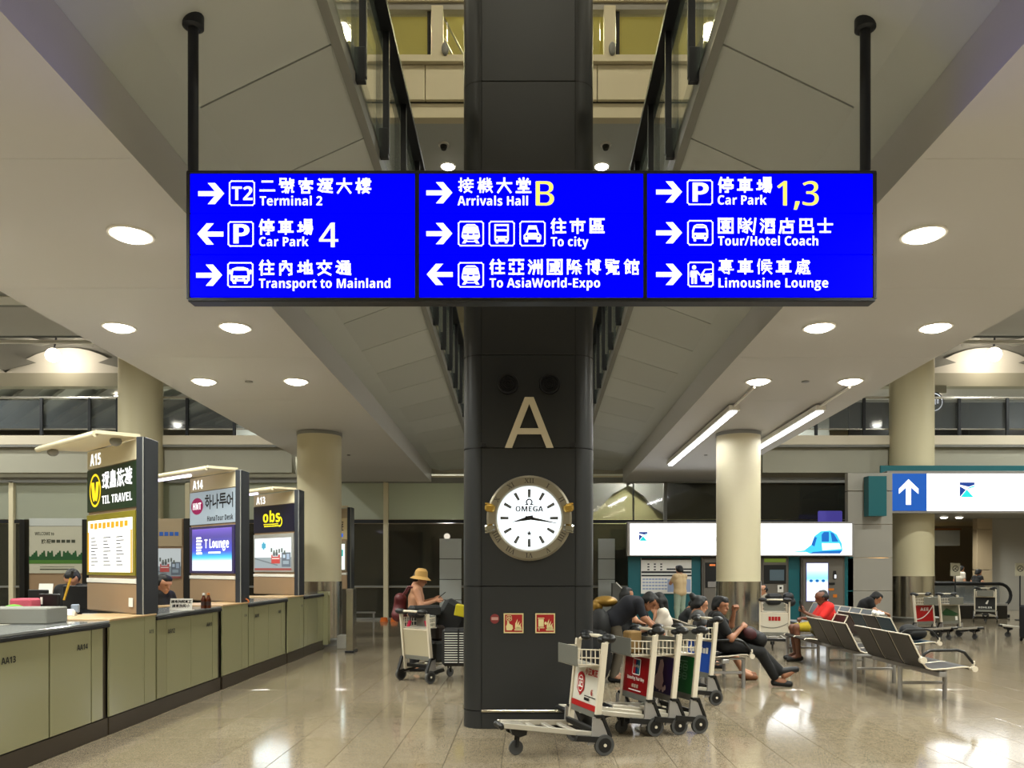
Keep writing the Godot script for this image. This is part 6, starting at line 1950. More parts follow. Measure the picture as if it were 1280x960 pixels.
# ---------------------------------------------------------------- waiting seats
# a beam bench along the depth axis; seats: [depth of centre, facing +1 / -1, colour]
func bench(label: String, x: float, d0: float, d1: float, seats: Array, legs: Array, arms: Array) -> void:
	var t := thing("beam_bench", label, "bench", P(x, 0, (d0 + d1) / 2.0))
	var o := t.position
	pbox(t, "beam", P(x + 0.28, 0.36, (d0 + d1) / 2.0) - o, Vector3(0.09, 0.06, d1 - d0), M.frame_silver, 0.008)
	for d in legs:
		var b := MB.new()
		b.cyl(P(x, 0.0, d) - o, P(x, 0.40, d) - o, 0.026, -1.0, 12)
		part(t, "leg", b, M.frame_silver)
		b = MB.new()
		b.cyl(P(x + 0.54, 0.0, d) - o, P(x + 0.54, 0.40, d) - o, 0.026, -1.0, 12)
		part(t, "leg", b, M.frame_silver)
		pbox(t, "cross_bar", P(x + 0.27, 0.2, d) - o, Vector3(0.54, 0.035, 0.03), M.frame_silver, 0.004)
		pbox(t, "bracket", P(x + 0.27, 0.385, d) - o, Vector3(0.58, 0.03, 0.05), M.frame_silver, 0.004)
	for s in seats:
		var f: float = s[1]
		var bx := Basis(Vector3(f, 0, 0), Vector3.UP, Vector3(0, 0, f))
		var c := P(x + 0.27, 0, s[0]) - o
		var prof := [Vector2(-0.38, 0.82), Vector2(-0.34, 0.74), Vector2(-0.27, 0.60), Vector2(-0.215, 0.49), Vector2(-0.18, 0.445), Vector2(-0.12, 0.425), Vector2(0.05, 0.435), Vector2(0.22, 0.455), Vector2(0.30, 0.455), Vector2(0.325, 0.435)]
		for half in 2:
			var m := MB.new()
			var i0 := 0 if half == 0 else 4
			var i1 := 4 if half == 0 else 9
			for i in range(i0, i1):
				var p: Vector2 = prof[i]
				var q: Vector2 = prof[i + 1]
				var nn := Vector2(-(q.y - p.y), q.x - p.x).normalized() * 0.022
				var a := []
				for z in [-0.228, 0.228]:
					a.append([c + bx * Vector3(p.x, p.y, z), c + bx * Vector3(q.x, q.y, z), c + bx * Vector3(q.x - nn.x, q.y - nn.y, z), c + bx * Vector3(p.x - nn.x, p.y - nn.y, z)])
				m.quad(a[0][0], a[1][0], a[1][1], a[0][1])
				m.quad(a[0][3], a[0][2], a[1][2], a[1][3])
				m.quad(a[1][0], a[1][3], a[1][2], a[1][1])
				m.quad(a[0][0], a[0][1], a[0][2], a[0][3])
			part(t, "backrest" if half == 0 else "seat", m, mat("seat_" + s[2], {"brown": Color(0.10, 0.08, 0.07), "teal": Color(0.03, 0.22, 0.30), "maroon": Color(0.22, 0.05, 0.07), "slate": Color(0.17, 0.20, 0.22), "black": Color(0.03, 0.03, 0.034)}[s[2]], 0.42))
		for z in [-0.236, 0.236]:
			var e := MB.new()
			var pts := []
			for p in prof:
				pts.append(c + bx * Vector3(p.x, p.y - 0.008, z))
			e.tube(pts, 0.010, 6)
			part(t, "edge_tube", e, M.aluminium_pale)
		var te := MB.new()
		te.cyl(c + bx * Vector3(-0.38, 0.815, -0.236), c + bx * Vector3(-0.38, 0.815, 0.236), 0.010, -1.0, 6)
		part(t, "top_tube", te, M.aluminium_pale)
	for a in arms:
		var f: float = a[1]
		var c := P(x + 0.27, 0, a[0]) - o
		var m := MB.new()
		var pts := []
		for p in [[-0.24, 0.52], [-0.22, 0.60], [-0.15, 0.64], [0.16, 0.645], [0.24, 0.62], [0.34, 0.50], [0.36, 0.46]]:
			pts.append(c + Vector3(p[0] * f, p[1], 0))
		m.tube(pts, 0.017, 8)
		part(t, "armrest", m, M.black_plastic)
		m = MB.new()
		m.cyl(c + Vector3(-0.24 * f, 0.53, -0.02), c + Vector3(-0.24 * f, 0.53, 0.03), 0.04, -1.0, 14)
		m.cyl(c + Vector3(0.35 * f, 0.43, -0.02), c + Vector3(0.35 * f, 0.43, 0.03), 0.035, -1.0, 14)
		m.cyl(c + Vector3(0.35 * f, 0.43, 0.0), c + Vector3(0.345 * f, 0.52, 0.0), 0.018, -1.0, 10)
		part(t, "arm_joint", m, M.aluminium_pale)

func build_seats() -> void:
	var a := []
	for i in 3:
		a.append([9.10 + 0.5 * i, 1.0, "brown"])
		a.append([10.85 + 0.5 * i, 1.0, "brown"])
	a.append([12.62, -1.0, "brown"])
	a.append([13.12, -1.0, "brown"])
	bench("long bench of dark brown seats on which the man in the red shirt sits", 4.52, 8.86, 13.5, a, [9.31, 10.6, 11.55, 13.35], [[8.84, 1.0]])
	a = []
	for i in 4:
		a.append([12.05 + 0.5 * i, 1.0, ["teal", "brown", "teal", "maroon"][i]])
	for i in 6:
		a.append([14.3 + 0.5 * i, -1.0, "slate"])
	bench("far bench of teal, maroon and slate seats behind the dark brown bench", 5.70, 11.8, 17.1, a, [12.1, 13.8, 15.3, 16.8], [[11.78, 1.0], [14.02, -1.0]])
	a = []
	for i in 7:
		a.append([10.35 + 0.5 * i, 1.0, "black" if i != 4 else "teal"])
	bench("bench of black seats with the man in black at its end", 2.33, 10.1, 13.7, a, [10.2, 11.2, 12.4, 13.5], [[10.09, 1.0]])
	# maroon cushion-like seat back bag at the near end of the far bench, a white flower like tissue
	var mb := MB.new()
	mb.ball(P(6.06, 0.565, 12.05), Vector3(0.20, 0.11, 0.18))
	mb.ball(P(5.98, 0.60, 12.05), Vector3(0.13, 0.11, 0.15))
	solid("black_bag", "round black bag lying on the teal seat at the end of the far bench", "bag", mb, mat("bag_black", Color(0.025, 0.025, 0.03), 0.7))
	mb = MB.new()
	mb.ball(P(5.62, 0.86, 12.28), Vector3(0.05, 0.045, 0.05))
	mb.ball(P(5.59, 0.87, 12.36), Vector3(0.045, 0.04, 0.05))
	mb.ball(P(5.65, 0.855, 12.21), Vector3(0.03, 0.03, 0.03))
	solid("white_tissue", "crumpled white tissue on the seat back between teal and brown seats", "tissue", mb, M.paper)
	# papers and bag between the bench seats
	mb = MB.new()
	mb.box(P(4.78, 0.470, 10.4), Vector3(0.30, 0.012, 0.16), Basis(Vector3.UP, 0.4))
	solid("folded_paper", "folded white paper lying in the gap of the dark brown bench", "paper", mb, M.paper)
	mb = MB.new()
	mb.ball(P(4.80, 0.56, 12.62), Vector3(0.15, 0.10, 0.13))
	solid("straw_bag", "small olive patterned bag beside the man in the red shirt", "bag", mb, mat("bag_olive", Color(0.30, 0.26, 0.10), 0.8))

# ---------------------------------------------------------------- luggage trolleys
# local axes: +x ahead, y up, +z to the trolley's right; origin on the floor between the rear wheels
func trolley(label: String, pos: Vector3, ahead: Vector2, ad: String, group := "airport luggage trolleys") -> Node3D:
	var t := thing("luggage_trolley", label, "trolley", pos, atan2(ahead.y, ahead.x), group)
	var W := 0.265
	for s in [-1.0, 1.0]:
		var m := MB.new()
		m.rbox(Vector3(-0.03, 0.555, s * W), Vector3(0.055, 0.80, 0.032), 0.005, Basis(Vector3.BACK, 0.11))
		var up := part(t, "upright", m, M.aluminium_pale)
		m = MB.new()
		m.prism(PackedVector2Array([Vector2(0.10, 0.10), Vector2(-0.10, 0.12), Vector2(-0.085, 0.17), Vector2(-0.03, 0.30), Vector2(0.03, 0.33), Vector2(0.05, 0.33), Vector2(0.06, 0.19)]), -0.012, 0.012, Transform3D(Basis(), Vector3(0, 0, s * (W + 0.02))))
		part(up, "side_plate", m, M.frame_silver)
		m = MB.new()
		m.prism(PackedVector2Array([Vector2(0.22, 0.145), Vector2(-0.11, 0.10), Vector2(-0.115, 0.15), Vector2(0.20, 0.19)]), -0.02, 0.02, Transform3D(Basis(), Vector3(0, 0, s * (W + 0.025))))
		m.prism(PackedVector2Array([Vector2(-0.10, 0.15), Vector2(-0.125, 0.155), Vector2(-0.045, 0.345), Vector2(0.03, 0.35), Vector2(0.03, 0.325), Vector2(-0.03, 0.32)]), -0.02, 0.02, Transform3D(Basis(), Vector3(0, 0, s * (W + 0.02))))
		part(up, "bumper", m, M.black_plastic)
		# rear wheel
		m = MB.new()
		m.lathe([Vector2(0.055, -0.017), Vector2(0.088, -0.017), Vector2(0.09, 0.0), Vector2(0.088, 0.017), Vector2(0.055, 0.017)], 24, Vector3(-0.05, 0.09, s * (W + 0.03)), Basis(Vector3.RIGHT, PI / 2))
		var wh := part(t, "rear_wheel", m, mat("tyre_grey", Color(0.24, 0.24, 0.235), 0.6))
		m = MB.new()
		m.cyl(Vector3(-0.05, 0.09, s * (W + 0.012)), Vector3(-0.05, 0.09, s * (W + 0.048)), 0.062, -1.0, 20)
		part(wh, "hub", m, M.black_plastic)
		m = MB.new()
		m.cyl(Vector3(-0.05, 0.09, s * (W + 0.048)), Vector3(-0.05, 0.09, s * (W + 0.056)), 0.014, -1.0, 10)
		part(wh, "axle_cap", m, M.aluminium_pale)
		# platform rail, converging ahead
		m = MB.new()
		var p0 := Vector3(0.05, 0.185, s * W)
		var p1 := Vector3(0.78, 0.275, s * 0.07)
		var dr := (p1 - p0).normalized()
		m.rbox((p0 + p1) / 2.0, Vector3((p1 - p0).length(), 0.045, 0.03), 0.004, Basis(dr, Vector3.UP, dr.cross(Vector3.UP)).orthonormalized())
		part(t, "platform_rail", m, M.aluminium)
		m = MB.new()
		m.prism(PackedVector2Array([Vector2(0.56, 0.245), Vector2(0.72, 0.265), Vector2(0.70, 0.19), Vector2(0.63, 0.165), Vector2(0.57, 0.18)]), -0.02, 0.02, Transform3D(Basis(), Vector3(0, 0, s * 0.06)))
		part(t, "front_fork", m, M.black_plastic)
		# handle grip
		m = MB.new()
		m.ball(Vector3(-0.13, 0.985, s * 0.22), Vector3(0.06, 0.042, 0.085), Basis(), 12, 8)
		m.ball(Vector3(-0.10, 0.97, s * 0.16), Vector3(0.045, 0.032, 0.06), Basis(), 12, 8)
		part(t, "handle_grip", m, M.black_plastic)
		# wire side of the basket
		m = MB.new()
		for y in [0.76, 0.82, 0.89]:
			m.tube([Vector3(-0.05, y, s * (W - 0.03)), Vector3(0.12, y + 0.01, s * (W - 0.05)), Vector3(0.15, y + 0.01, s * (W - 0.08))], 0.006, 6)
		for k in 5:
			m.cyl(Vector3(-0.04 + 0.04 * k, 0.755, s * (W - 0.032 - 0.005 * k)), Vector3(-0.04 + 0.04 * k, 0.90, s * (W - 0.032 - 0.005 * k)), 0.005, -1.0, 6)
		part(t, "basket_wire", m, M.aluminium_pale).set_meta("kind", "stuff")
	for f in 1:
		var m := MB.new()
		m.lathe([Vector2(0.035, -0.014), Vector2(0.062, -0.014), Vector2(0.064, 0.0), Vector2(0.062, 0.014), Vector2(0.035, 0.014)], 20, Vector3(0.64, 0.064, 0.0), Basis(Vector3.RIGHT, PI / 2))
		m.cyl(Vector3(0.64, 0.064, -0.012), Vector3(0.64, 0.064, 0.012), 0.036, -1.0, 14)
		var cw := part(t, "front_caster", m, M.tyre_grey)
		m = MB.new()
		m.cyl(Vector3(0.64, 0.07, -0.026), Vector3(0.62, 0.22, -0.026), 0.014, -1.0, 8)
		m.cyl(Vector3(0.64, 0.07, 0.026), Vector3(0.62, 0.22, 0.026), 0.014, -1.0, 8)
		part(cw, "caster_fork", m, M.black_plastic)
	pbox(t, "front_bumper", Vector3(0.79, 0.265, 0), Vector3(0.05, 0.05, 0.18), M.black_plastic, 0.015)
	pbox(t, "front_plate", Vector3(0.67, 0.265, 0), Vector3(0.2, 0.014, 0.17), M.aluminium, 0.004, Basis(Vector3.BACK, 0.12))
	for k in 3:
		var m := MB.new()
		var x := 0.15 + 0.17 * k
		m.rbox(Vector3(x, 0.19 + 0.021 * k, 0), Vector3(0.05, 0.02, 0.46 - 0.095 * k), 0.004)
		part(t, "platform_slat", m, M.aluminium)
	pbox(t, "rear_bar", Vector3(0.04, 0.215, 0), Vector3(0.035, 0.05, W * 2), M.black_plastic, 0.006)
	# handle bar
	var hb := MB.new()
	hb.tube([Vector3(-0.075, 0.93, -W), Vector3(-0.13, 0.985, -W + 0.02), Vector3(-0.14, 0.99, 0), Vector3(-0.13, 0.985, W - 0.02), Vector3(-0.075, 0.93, W)], 0.017, 8)
	part(t, "handle_bar", hb, M.aluminium_pale)
	# basket plate and floor
	pbox(t, "basket_plate", Vector3(0.155, 0.84, 0), Vector3(0.012, 0.17, 0.40), mat("plate_grey", Color(0.50, 0.50, 0.47), 0.4, 0.4), 0.003)
	pbox(t, "basket_floor", Vector3(0.05, 0.755, 0), Vector3(0.2, 0.012, 0.44), M.aluminium)
	# advertising board between the uprights
	var tilt := Basis(Vector3.BACK, 0.11)
	var A := Transform3D(tilt * Basis(Vector3(0, 0, -1), Vector3.UP, Vector3(1, 0, 0)), Vector3(-0.015, 0.545, 0) )     # plane seen from ahead
	var Bk := Transform3D(tilt * Basis(Vector3(0, 0, 1), Vector3.UP, Vector3(-1, 0, 0)), Vector3(-0.035, 0.545, 0))   # seen from behind
	var ads := {"white": Color(0.82, 0.80, 0.75), "red": Color(0.52, 0.03, 0.05), "purple": Color(0.12, 0.08, 0.27), "green": Color(0.05, 0.40, 0.16), "blue": Color(0.03, 0.30, 0.72), "bone": Color(0.66, 0.62, 0.52), "redlogo": Color(0.78, 0.75, 0.68), "scarlet": Color(0.62, 0.05, 0.06), "leaf": Color(0.40, 0.40, 0.33), "black": Color(0.05, 0.05, 0.05)}
	var bd := pbox(t, "ad_board", tilt * Vector3(0, 0, 0) + Vector3(-0.025, 0.545, 0), Vector3(0.014, 0.37, W * 2 - 0.035), mat("ad_" + ad, ads[ad], 0.35), 0.002, tilt)
	pbox(bd, "board_edge", Vector3(-0.025, 0.545, 0) + tilt * Vector3(0, -0.21, 0), Vector3(0.016, 0.06, W * 2 - 0.035), M.plate_grey, 0.002, tilt)
	pbox(bd, "board_edge", Vector3(-0.025, 0.545, 0) + tilt * Vector3(0, 0.19, 0), Vector3(0.018, 0.02, W * 2 - 0.035), M.aluminium_pale, 0.002, tilt)
	for X in [A, Bk]:
		var p := MB.new()
		var q := MB.new()
		var L := 0.004
		match ad:
			"white":
				shape(p, [-0.16, 0.09, -0.13, 0.115, -0.09, 0.125, -0.05, 0.115, -0.02, 0.09, -0.02, -0.03, -0.09, -0.09, -0.16, -0.03], Vector2.ZERO, Vector2.ONE, X, L)
				plate(p, -0.248, -0.185, 0.248, -0.135, X, L)
				han(p, "小正東正", -0.02, 0.165, 0.055, 0.062, 0.009, X, L)
				text(p, "6", 0.12, -0.06, 0.05, X, true, 0.0, -1, "Droid Sans", L)
				part(bd, "red_print", p, mat("print_red", Color(0.65, 0.04, 0.05), 0.45)).set_meta("kind", "stuff")
				ring(q, Vector2(-0.09, 0.02), Vector2(0.048, 0.065), Vector2(0.055, 0.073), X, L + 0.002)
				han(q, "正", -0.125, 0.06, 0.07, 0.08, 0.012, X, L + 0.002)
				part(bd, "white_print", q, M.paper).set_meta("kind", "stuff")
				q = MB.new()
				plate(q, 0.0, -0.115, 0.1, -0.09, X, L)
				plate(q, 0.0, -0.08, 0.22, -0.072, X, L)
				part(bd, "black_print", q, M.black_plastic).set_meta("kind", "stuff")
			"red", "scarlet":
				if ad == "red":
					shape(p, [-0.07, 0.16, 0.06, 0.16, 0.075, 0.15, 0.075, 0.01, 0.06, 0.0, -0.06, 0.0, -0.075, 0.01, -0.075, 0.14], Vector2.ZERO, Vector2.ONE, X, L)
					text(p, "UnionPay Your Way", 0.0, -0.05, 0.032, X, true, 0.33, 0, "Droid Sans", L)
					plate(p, -0.12, -0.155, 0.12, -0.145, X, L)
					part(bd, "white_print", p, M.paper).set_meta("kind", "stuff")
					plate(q, -0.065, 0.01, -0.015, 0.15, X, L + 0.002)
					part(bd, "red_stripe", q, M.print_red if M.has("print_red") else M.red_print)
					q = MB.new()
					plate(q, -0.015, 0.01, 0.025, 0.15, X, L + 0.002)
					part(bd, "navy_stripe", q, mat("print_navy", Color(0.03, 0.12, 0.30), 0.45))
					q = MB.new()
					plate(q, 0.025, 0.01, 0.065, 0.15, X, L + 0.002)
					part(bd, "teal_stripe", q, M.teal)
					q = MB.new()
					text(q, "UnionPay", 0.0, 0.075, 0.028, X, true, 0.12, 0, "Droid Sans", L + 0.004)
					for k in 3:
						plate(q, -0.06 + 0.045 * k, -0.125, -0.025 + 0.045 * k, -0.09, X, L + 0.002)
					part(bd, "small_print", q, mat("print_bone", Color(0.70, 0.62, 0.55), 0.5)).set_meta("kind", "stuff")
				else:
					text(p, "AEE", 0.0, 0.06, 0.07, X, true, 0.24, 0, "Droid Sans", L)
					for i in 8:
						stroke(p, Vector2(-0.24 + 0.06 * i, -0.13 + 0.0045 * i * i), Vector2(-0.18 + 0.06 * i, -0.13 + 0.0045 * (i + 1) * (i + 1)), 0.02, X, L)
					part(bd, "white_print", p, M.paper).set_meta("kind", "stuff")
			"purple":
				shape(p, [0.0, 0.14, 0.04, 0.15, 0.07, 0.10, 0.06, 0.02, 0.09, -0.06, 0.06, -0.13, -0.02, -0.15, -0.09, -0.11, -0.10, -0.05, -0.04, 0.01, -0.02, 0.08], Vector2.ZERO, Vector2.ONE, X, L)
				for k in 4:
					disc(p, Vector2(0.12 - 0.03 * k, -0.12 - 0.02 * (k % 2)), Vector2(0.02, 0.026), X, L, 10)
				part(bd, "pale_print", p, mat("print_lilac", Color(0.74, 0.66, 0.66), 0.45)).set_meta("kind", "stuff")
			"green":
				for k in 6:
					var gx := -0.14 + 0.10 * (k % 3)
					frame_box(p, gx, 0.10 - 0.085 * (k / 3), 0.07, 0.06, 0.01, X, L)
					stroke(p, Vector2(gx, 0.07 - 0.085 * (k / 3)), Vector2(gx + 0.07, 0.07 - 0.085 * (k / 3)), 0.01, X, L)
				plate(p, -0.14, 0.125, 0.13, 0.135, X, L)
				part(bd, "pale_print", p, mat("print_mint", Color(0.45, 0.68, 0.50), 0.45)).set_meta("kind", "stuff")
			"blue":
				for k in 7:
					plate(p, -0.20 + 0.057 * k, 0.04, -0.155 + 0.057 * k, 0.11 - 0.01 * (k % 2), X, L)
				plate(p, -0.05, -0.02, 0.05, 0.0, X, L)
				part(bd, "white_print", p, M.paper).set_meta("kind", "stuff")
			"redlogo":
				for k in 4:
					plate(p, -0.11 + 0.056 * k, 0.04, -0.064 + 0.056 * k, 0.12, X, L)
				part(bd, "red_print", p, mat("print_red", Color(0.65, 0.04, 0.05), 0.45)).set_meta("kind", "stuff")
				for i in 8:
					stroke(q, Vector2(-0.24 + 0.06 * i, -0.10 + 0.004 * (i - 3) * (i - 3)), Vector2(-0.18 + 0.06 * i, -0.10 + 0.004 * (i - 2) * (i - 2)), 0.012, X, L)
				part(bd, "grey_print", q, M.plate_grey).set_meta("kind", "stuff")
			"leaf":
				shape(p, [-0.24, 0.02, -0.1, 0.12, 0.05, 0.06, 0.24, -0.02, 0.1, -0.06, -0.2, -0.04], Vector2.ZERO, Vector2.ONE, X, L)
				part(bd, "green_print", p, mat("print_green", Color(0.06, 0.24, 0.09), 0.5))
				plate(q, 0.13, -0.16, 0.2, -0.07, X, L)
				part(bd, "white_print", q, M.paper)
			"black":
				text(p, "KOHLER", 0.0, -0.14, 0.05, X, true, 0.34, 0, "Droid Sans", L)
				shape(p, [0.0, 0.0, 0.06, 0.1, 0.09, 0.09, 0.05, -0.02], Vector2.ZERO, Vector2.ONE, X, L)
				part(bd, "white_print", p, M.paper).set_meta("kind", "stuff")
	return t

func build_trolleys() -> void:
	trolley("luggage trolley with white and red board parked alone in front of the dark column", P(0.50, 0, 6.78), Vector2(-0.93, -0.36), "white")
	var f := Vector2(-0.93, -0.36)
	var n := Vector2(f.y, -f.x).normalized()           # towards the trolley's right, in (x, depth)
	for q in [[1.16, 7.25, "red", "luggage trolley with red board, first of the nested three"], [1.40, 7.31, "purple", "luggage trolley with dark purple board in the middle of the nested three"], [1.61, 7.37, "green", "luggage trolley with green board, last of the nested three"]]:
		trolley(q[3], P(q[0] - 0.105, 0, q[1] + 0.275), f, q[2])
	trolley("luggage trolley with bright blue board behind the nested trolleys", P(2.03, 0, 9.15), f, "blue")
	trolley("luggage trolley piled with bags beside the woman in the straw hat", P(-1.53, 0, 10.75), Vector2(0.62, 0.78), "bone")
	trolley("luggage trolley with red characters on cream board carrying two dark bags", P(4.70, 0, 14.6), Vector2(0.25, 0.97), "redlogo")
	trolley("luggage trolley with scarlet board standing beside the far column", P(9.08, 0, 17.52), Vector2(0.32, -0.95), "scarlet")
	trolley("luggage trolley with green leaf board next to the scarlet one", P(9.68, 0, 17.55), Vector2(0.30, -0.95), "leaf")
	trolley("luggage trolley with black board near the moving walkway", P(13.3, 0, 22.3), Vector2(-0.5, -0.86), "black")
	trolley("empty luggage trolley half hidden by the dark suitcase", P(11.6, 0, 17.4), Vector2(-0.97, 0.22), "bone")
	# what lies on the trolleys
	var bag := func(called: String, label: String, parts: Array, m: Material) -> void:
		var b := MB.new()
		for q in parts:
			if q.size() > 3:
				b.rbox(P(q[0], q[1], q[2]), q[3], 0.035, q[4] if q.size() > 4 else Basis())
		solid(called, label, "bag", b, m)
	var black := mat("bag_black", Color(0.025, 0.025, 0.03), 0.7)
	bag.call("travel_bag", "black soft travel bag lying across the loaded trolley's handle", [[-1.47, 0.97, 10.98, Vector3(0.46, 0.17, 0.20), Basis(Vector3.UP, 0.6)]], black)
	var bt := MB.new()
	bt.rbox(P(-1.10, 0.86, 11.25), Vector3(0.42, 0.48, 0.3), 0.06, Basis(Vector3.BACK, -0.5))
	bt.rbox(P(-0.98, 0.62, 11.3), Vector3(0.34, 0.66, 0.32), 0.05, Basis(Vector3.BACK, -0.15))
	solid("large_bag", "large tilted black bag behind the travel bag", "bag", bt, black)
	var yb := thing("yellow_box", "bright yellow carton wedged against the dark column on the luggage", "box", P(-0.86, 0.97, 10.9))
	pbox(yb, "carton", Vector3.ZERO, Vector3(0.32, 0.16, 0.22), mat("carton_yellow", Color(0.72, 0.66, 0.05), 0.5), 0.008, Basis(Vector3.BACK, -0.2))
	var ym := MB.new()
	disc(ym, Vector2(0.02, -0.02), Vector2(0.03, 0.03), Transform3D(Basis(Vector3.BACK, -0.2), Vector3.ZERO), 0.112, 12)
	part(yb, "mark", ym, M.black_plastic)
	var sb := thing("striped_bag", "black bag with thin white horizontal stripes on the trolley platform", "bag", P(-1.0, 0.23, 10.62))
	pbox(sb, "body", Vector3(0, 0.27, 0), Vector3(0.34, 0.52, 0.24), mat("stripe_black", Color(0.05, 0.045, 0.05), 0.7), 0.04)
	for k in 13:
		pbox(sb, "stripe", Vector3(0, 0.07 + 0.033 * k, 0.1215), Vector3(0.26, 0.010, 0.004), M.paper)
	pbox(sb, "zip_strap", Vector3(0.06, 0.27, 0.124), Vector3(0.02, 0.5, 0.004), M.black_plastic)
	bag.call("grey_bag", "dark grey case standing on the low platform of the loaded trolley", [[-1.33, 0.40, 11.0, Vector3(0.36, 0.30, 0.22), Basis(Vector3.UP, -0.9)]], mat("bag_grey", Color(0.12, 0.13, 0.12), 0.6))
	bag.call("brown_bag", "brown leather bag with pink ribbons inside the loaded trolley", [[-1.30, 0.66, 11.05, Vector3(0.26, 0.22, 0.16), Basis(Vector3.UP, -0.9)]], mat("bag_brown", Color(0.13, 0.07, 0.05), 0.6))
	var rb := MB.new()
	rb.tube([P(-1.66, 0.84, 10.90), P(-1.69, 0.75, 10.88), P(-1.67, 0.66, 10.88)], 0.025)
	rb.tube([P(-1.44, 0.84, 10.88), P(-1.41, 0.75, 10.86), P(-1.45, 0.66, 10.87)], 0.025)
	solid("pink_ribbon", "bright pink ribbons hanging over the brown leather bag", "ribbon", rb, mat("ribbon_pink", Color(0.72, 0.05, 0.25), 0.6))
	for q in [[4.78, "boxy black bag on the handle of the cream board trolley", 0.34, 0.22], [5.10, "rounded dark blue bag next to the boxy black bag", 0.30, 0.24]]:
		var b := MB.new()
		if q[2] > 0.33:
			b.rbox(P(4.74, 0.985, 14.78), Vector3(0.30, 0.22, 0.2), 0.05)
		else:
			nets(b, [[P(4.98, 0.93, 14.80), P(5.08, 0.93, 14.80), 0.09, 0.09], [P(5.01, 1.03, 14.80), P(5.05, 1.03, 14.80), 0.085, 0.085]], 0.015, 0.03)
		solid("carry_bag", q[1], "bag", b, black if q[2] > 0.33 else mat("bag_navy", Color(0.045, 0.05, 0.07), 0.6))
	var gb := MB.new()
	gb.rbox(P(1.03, 0.87, 7.53), Vector3(0.14, 0.215, 0.14), 0.015, Basis(Vector3.UP, 0.37))
	solid("tan_bag", "tan paper bag in the basket of the red board trolley", "bag", gb, mat("bag_tan", Color(0.52, 0.40, 0.22), 0.8))
	# soft bags beside the standing man
	gb = MB.new()
	gb.ball(P(0.98, 0.42, 10.6), Vector3(0.20, 0.42, 0.2))
	gb.ball(P(1.0, 0.78, 10.65), Vector3(0.17, 0.25, 0.18))
	solid("black_backpack", "big black backpack standing beside the bending man", "bag", gb, black)
	gb = MB.new()
	gb.ball(P(1.10, 1.12, 10.8), Vector3(0.17, 0.08, 0.14))
	gb.ball(P(0.98, 1.06, 10.8), Vector3(0.09, 0.09, 0.12))
	solid("gold_bag", "shiny gold bag lying on the big black backpack", "bag", gb, mat("bag_gold", Color(0.55, 0.42, 0.16), 0.35, 0.4))

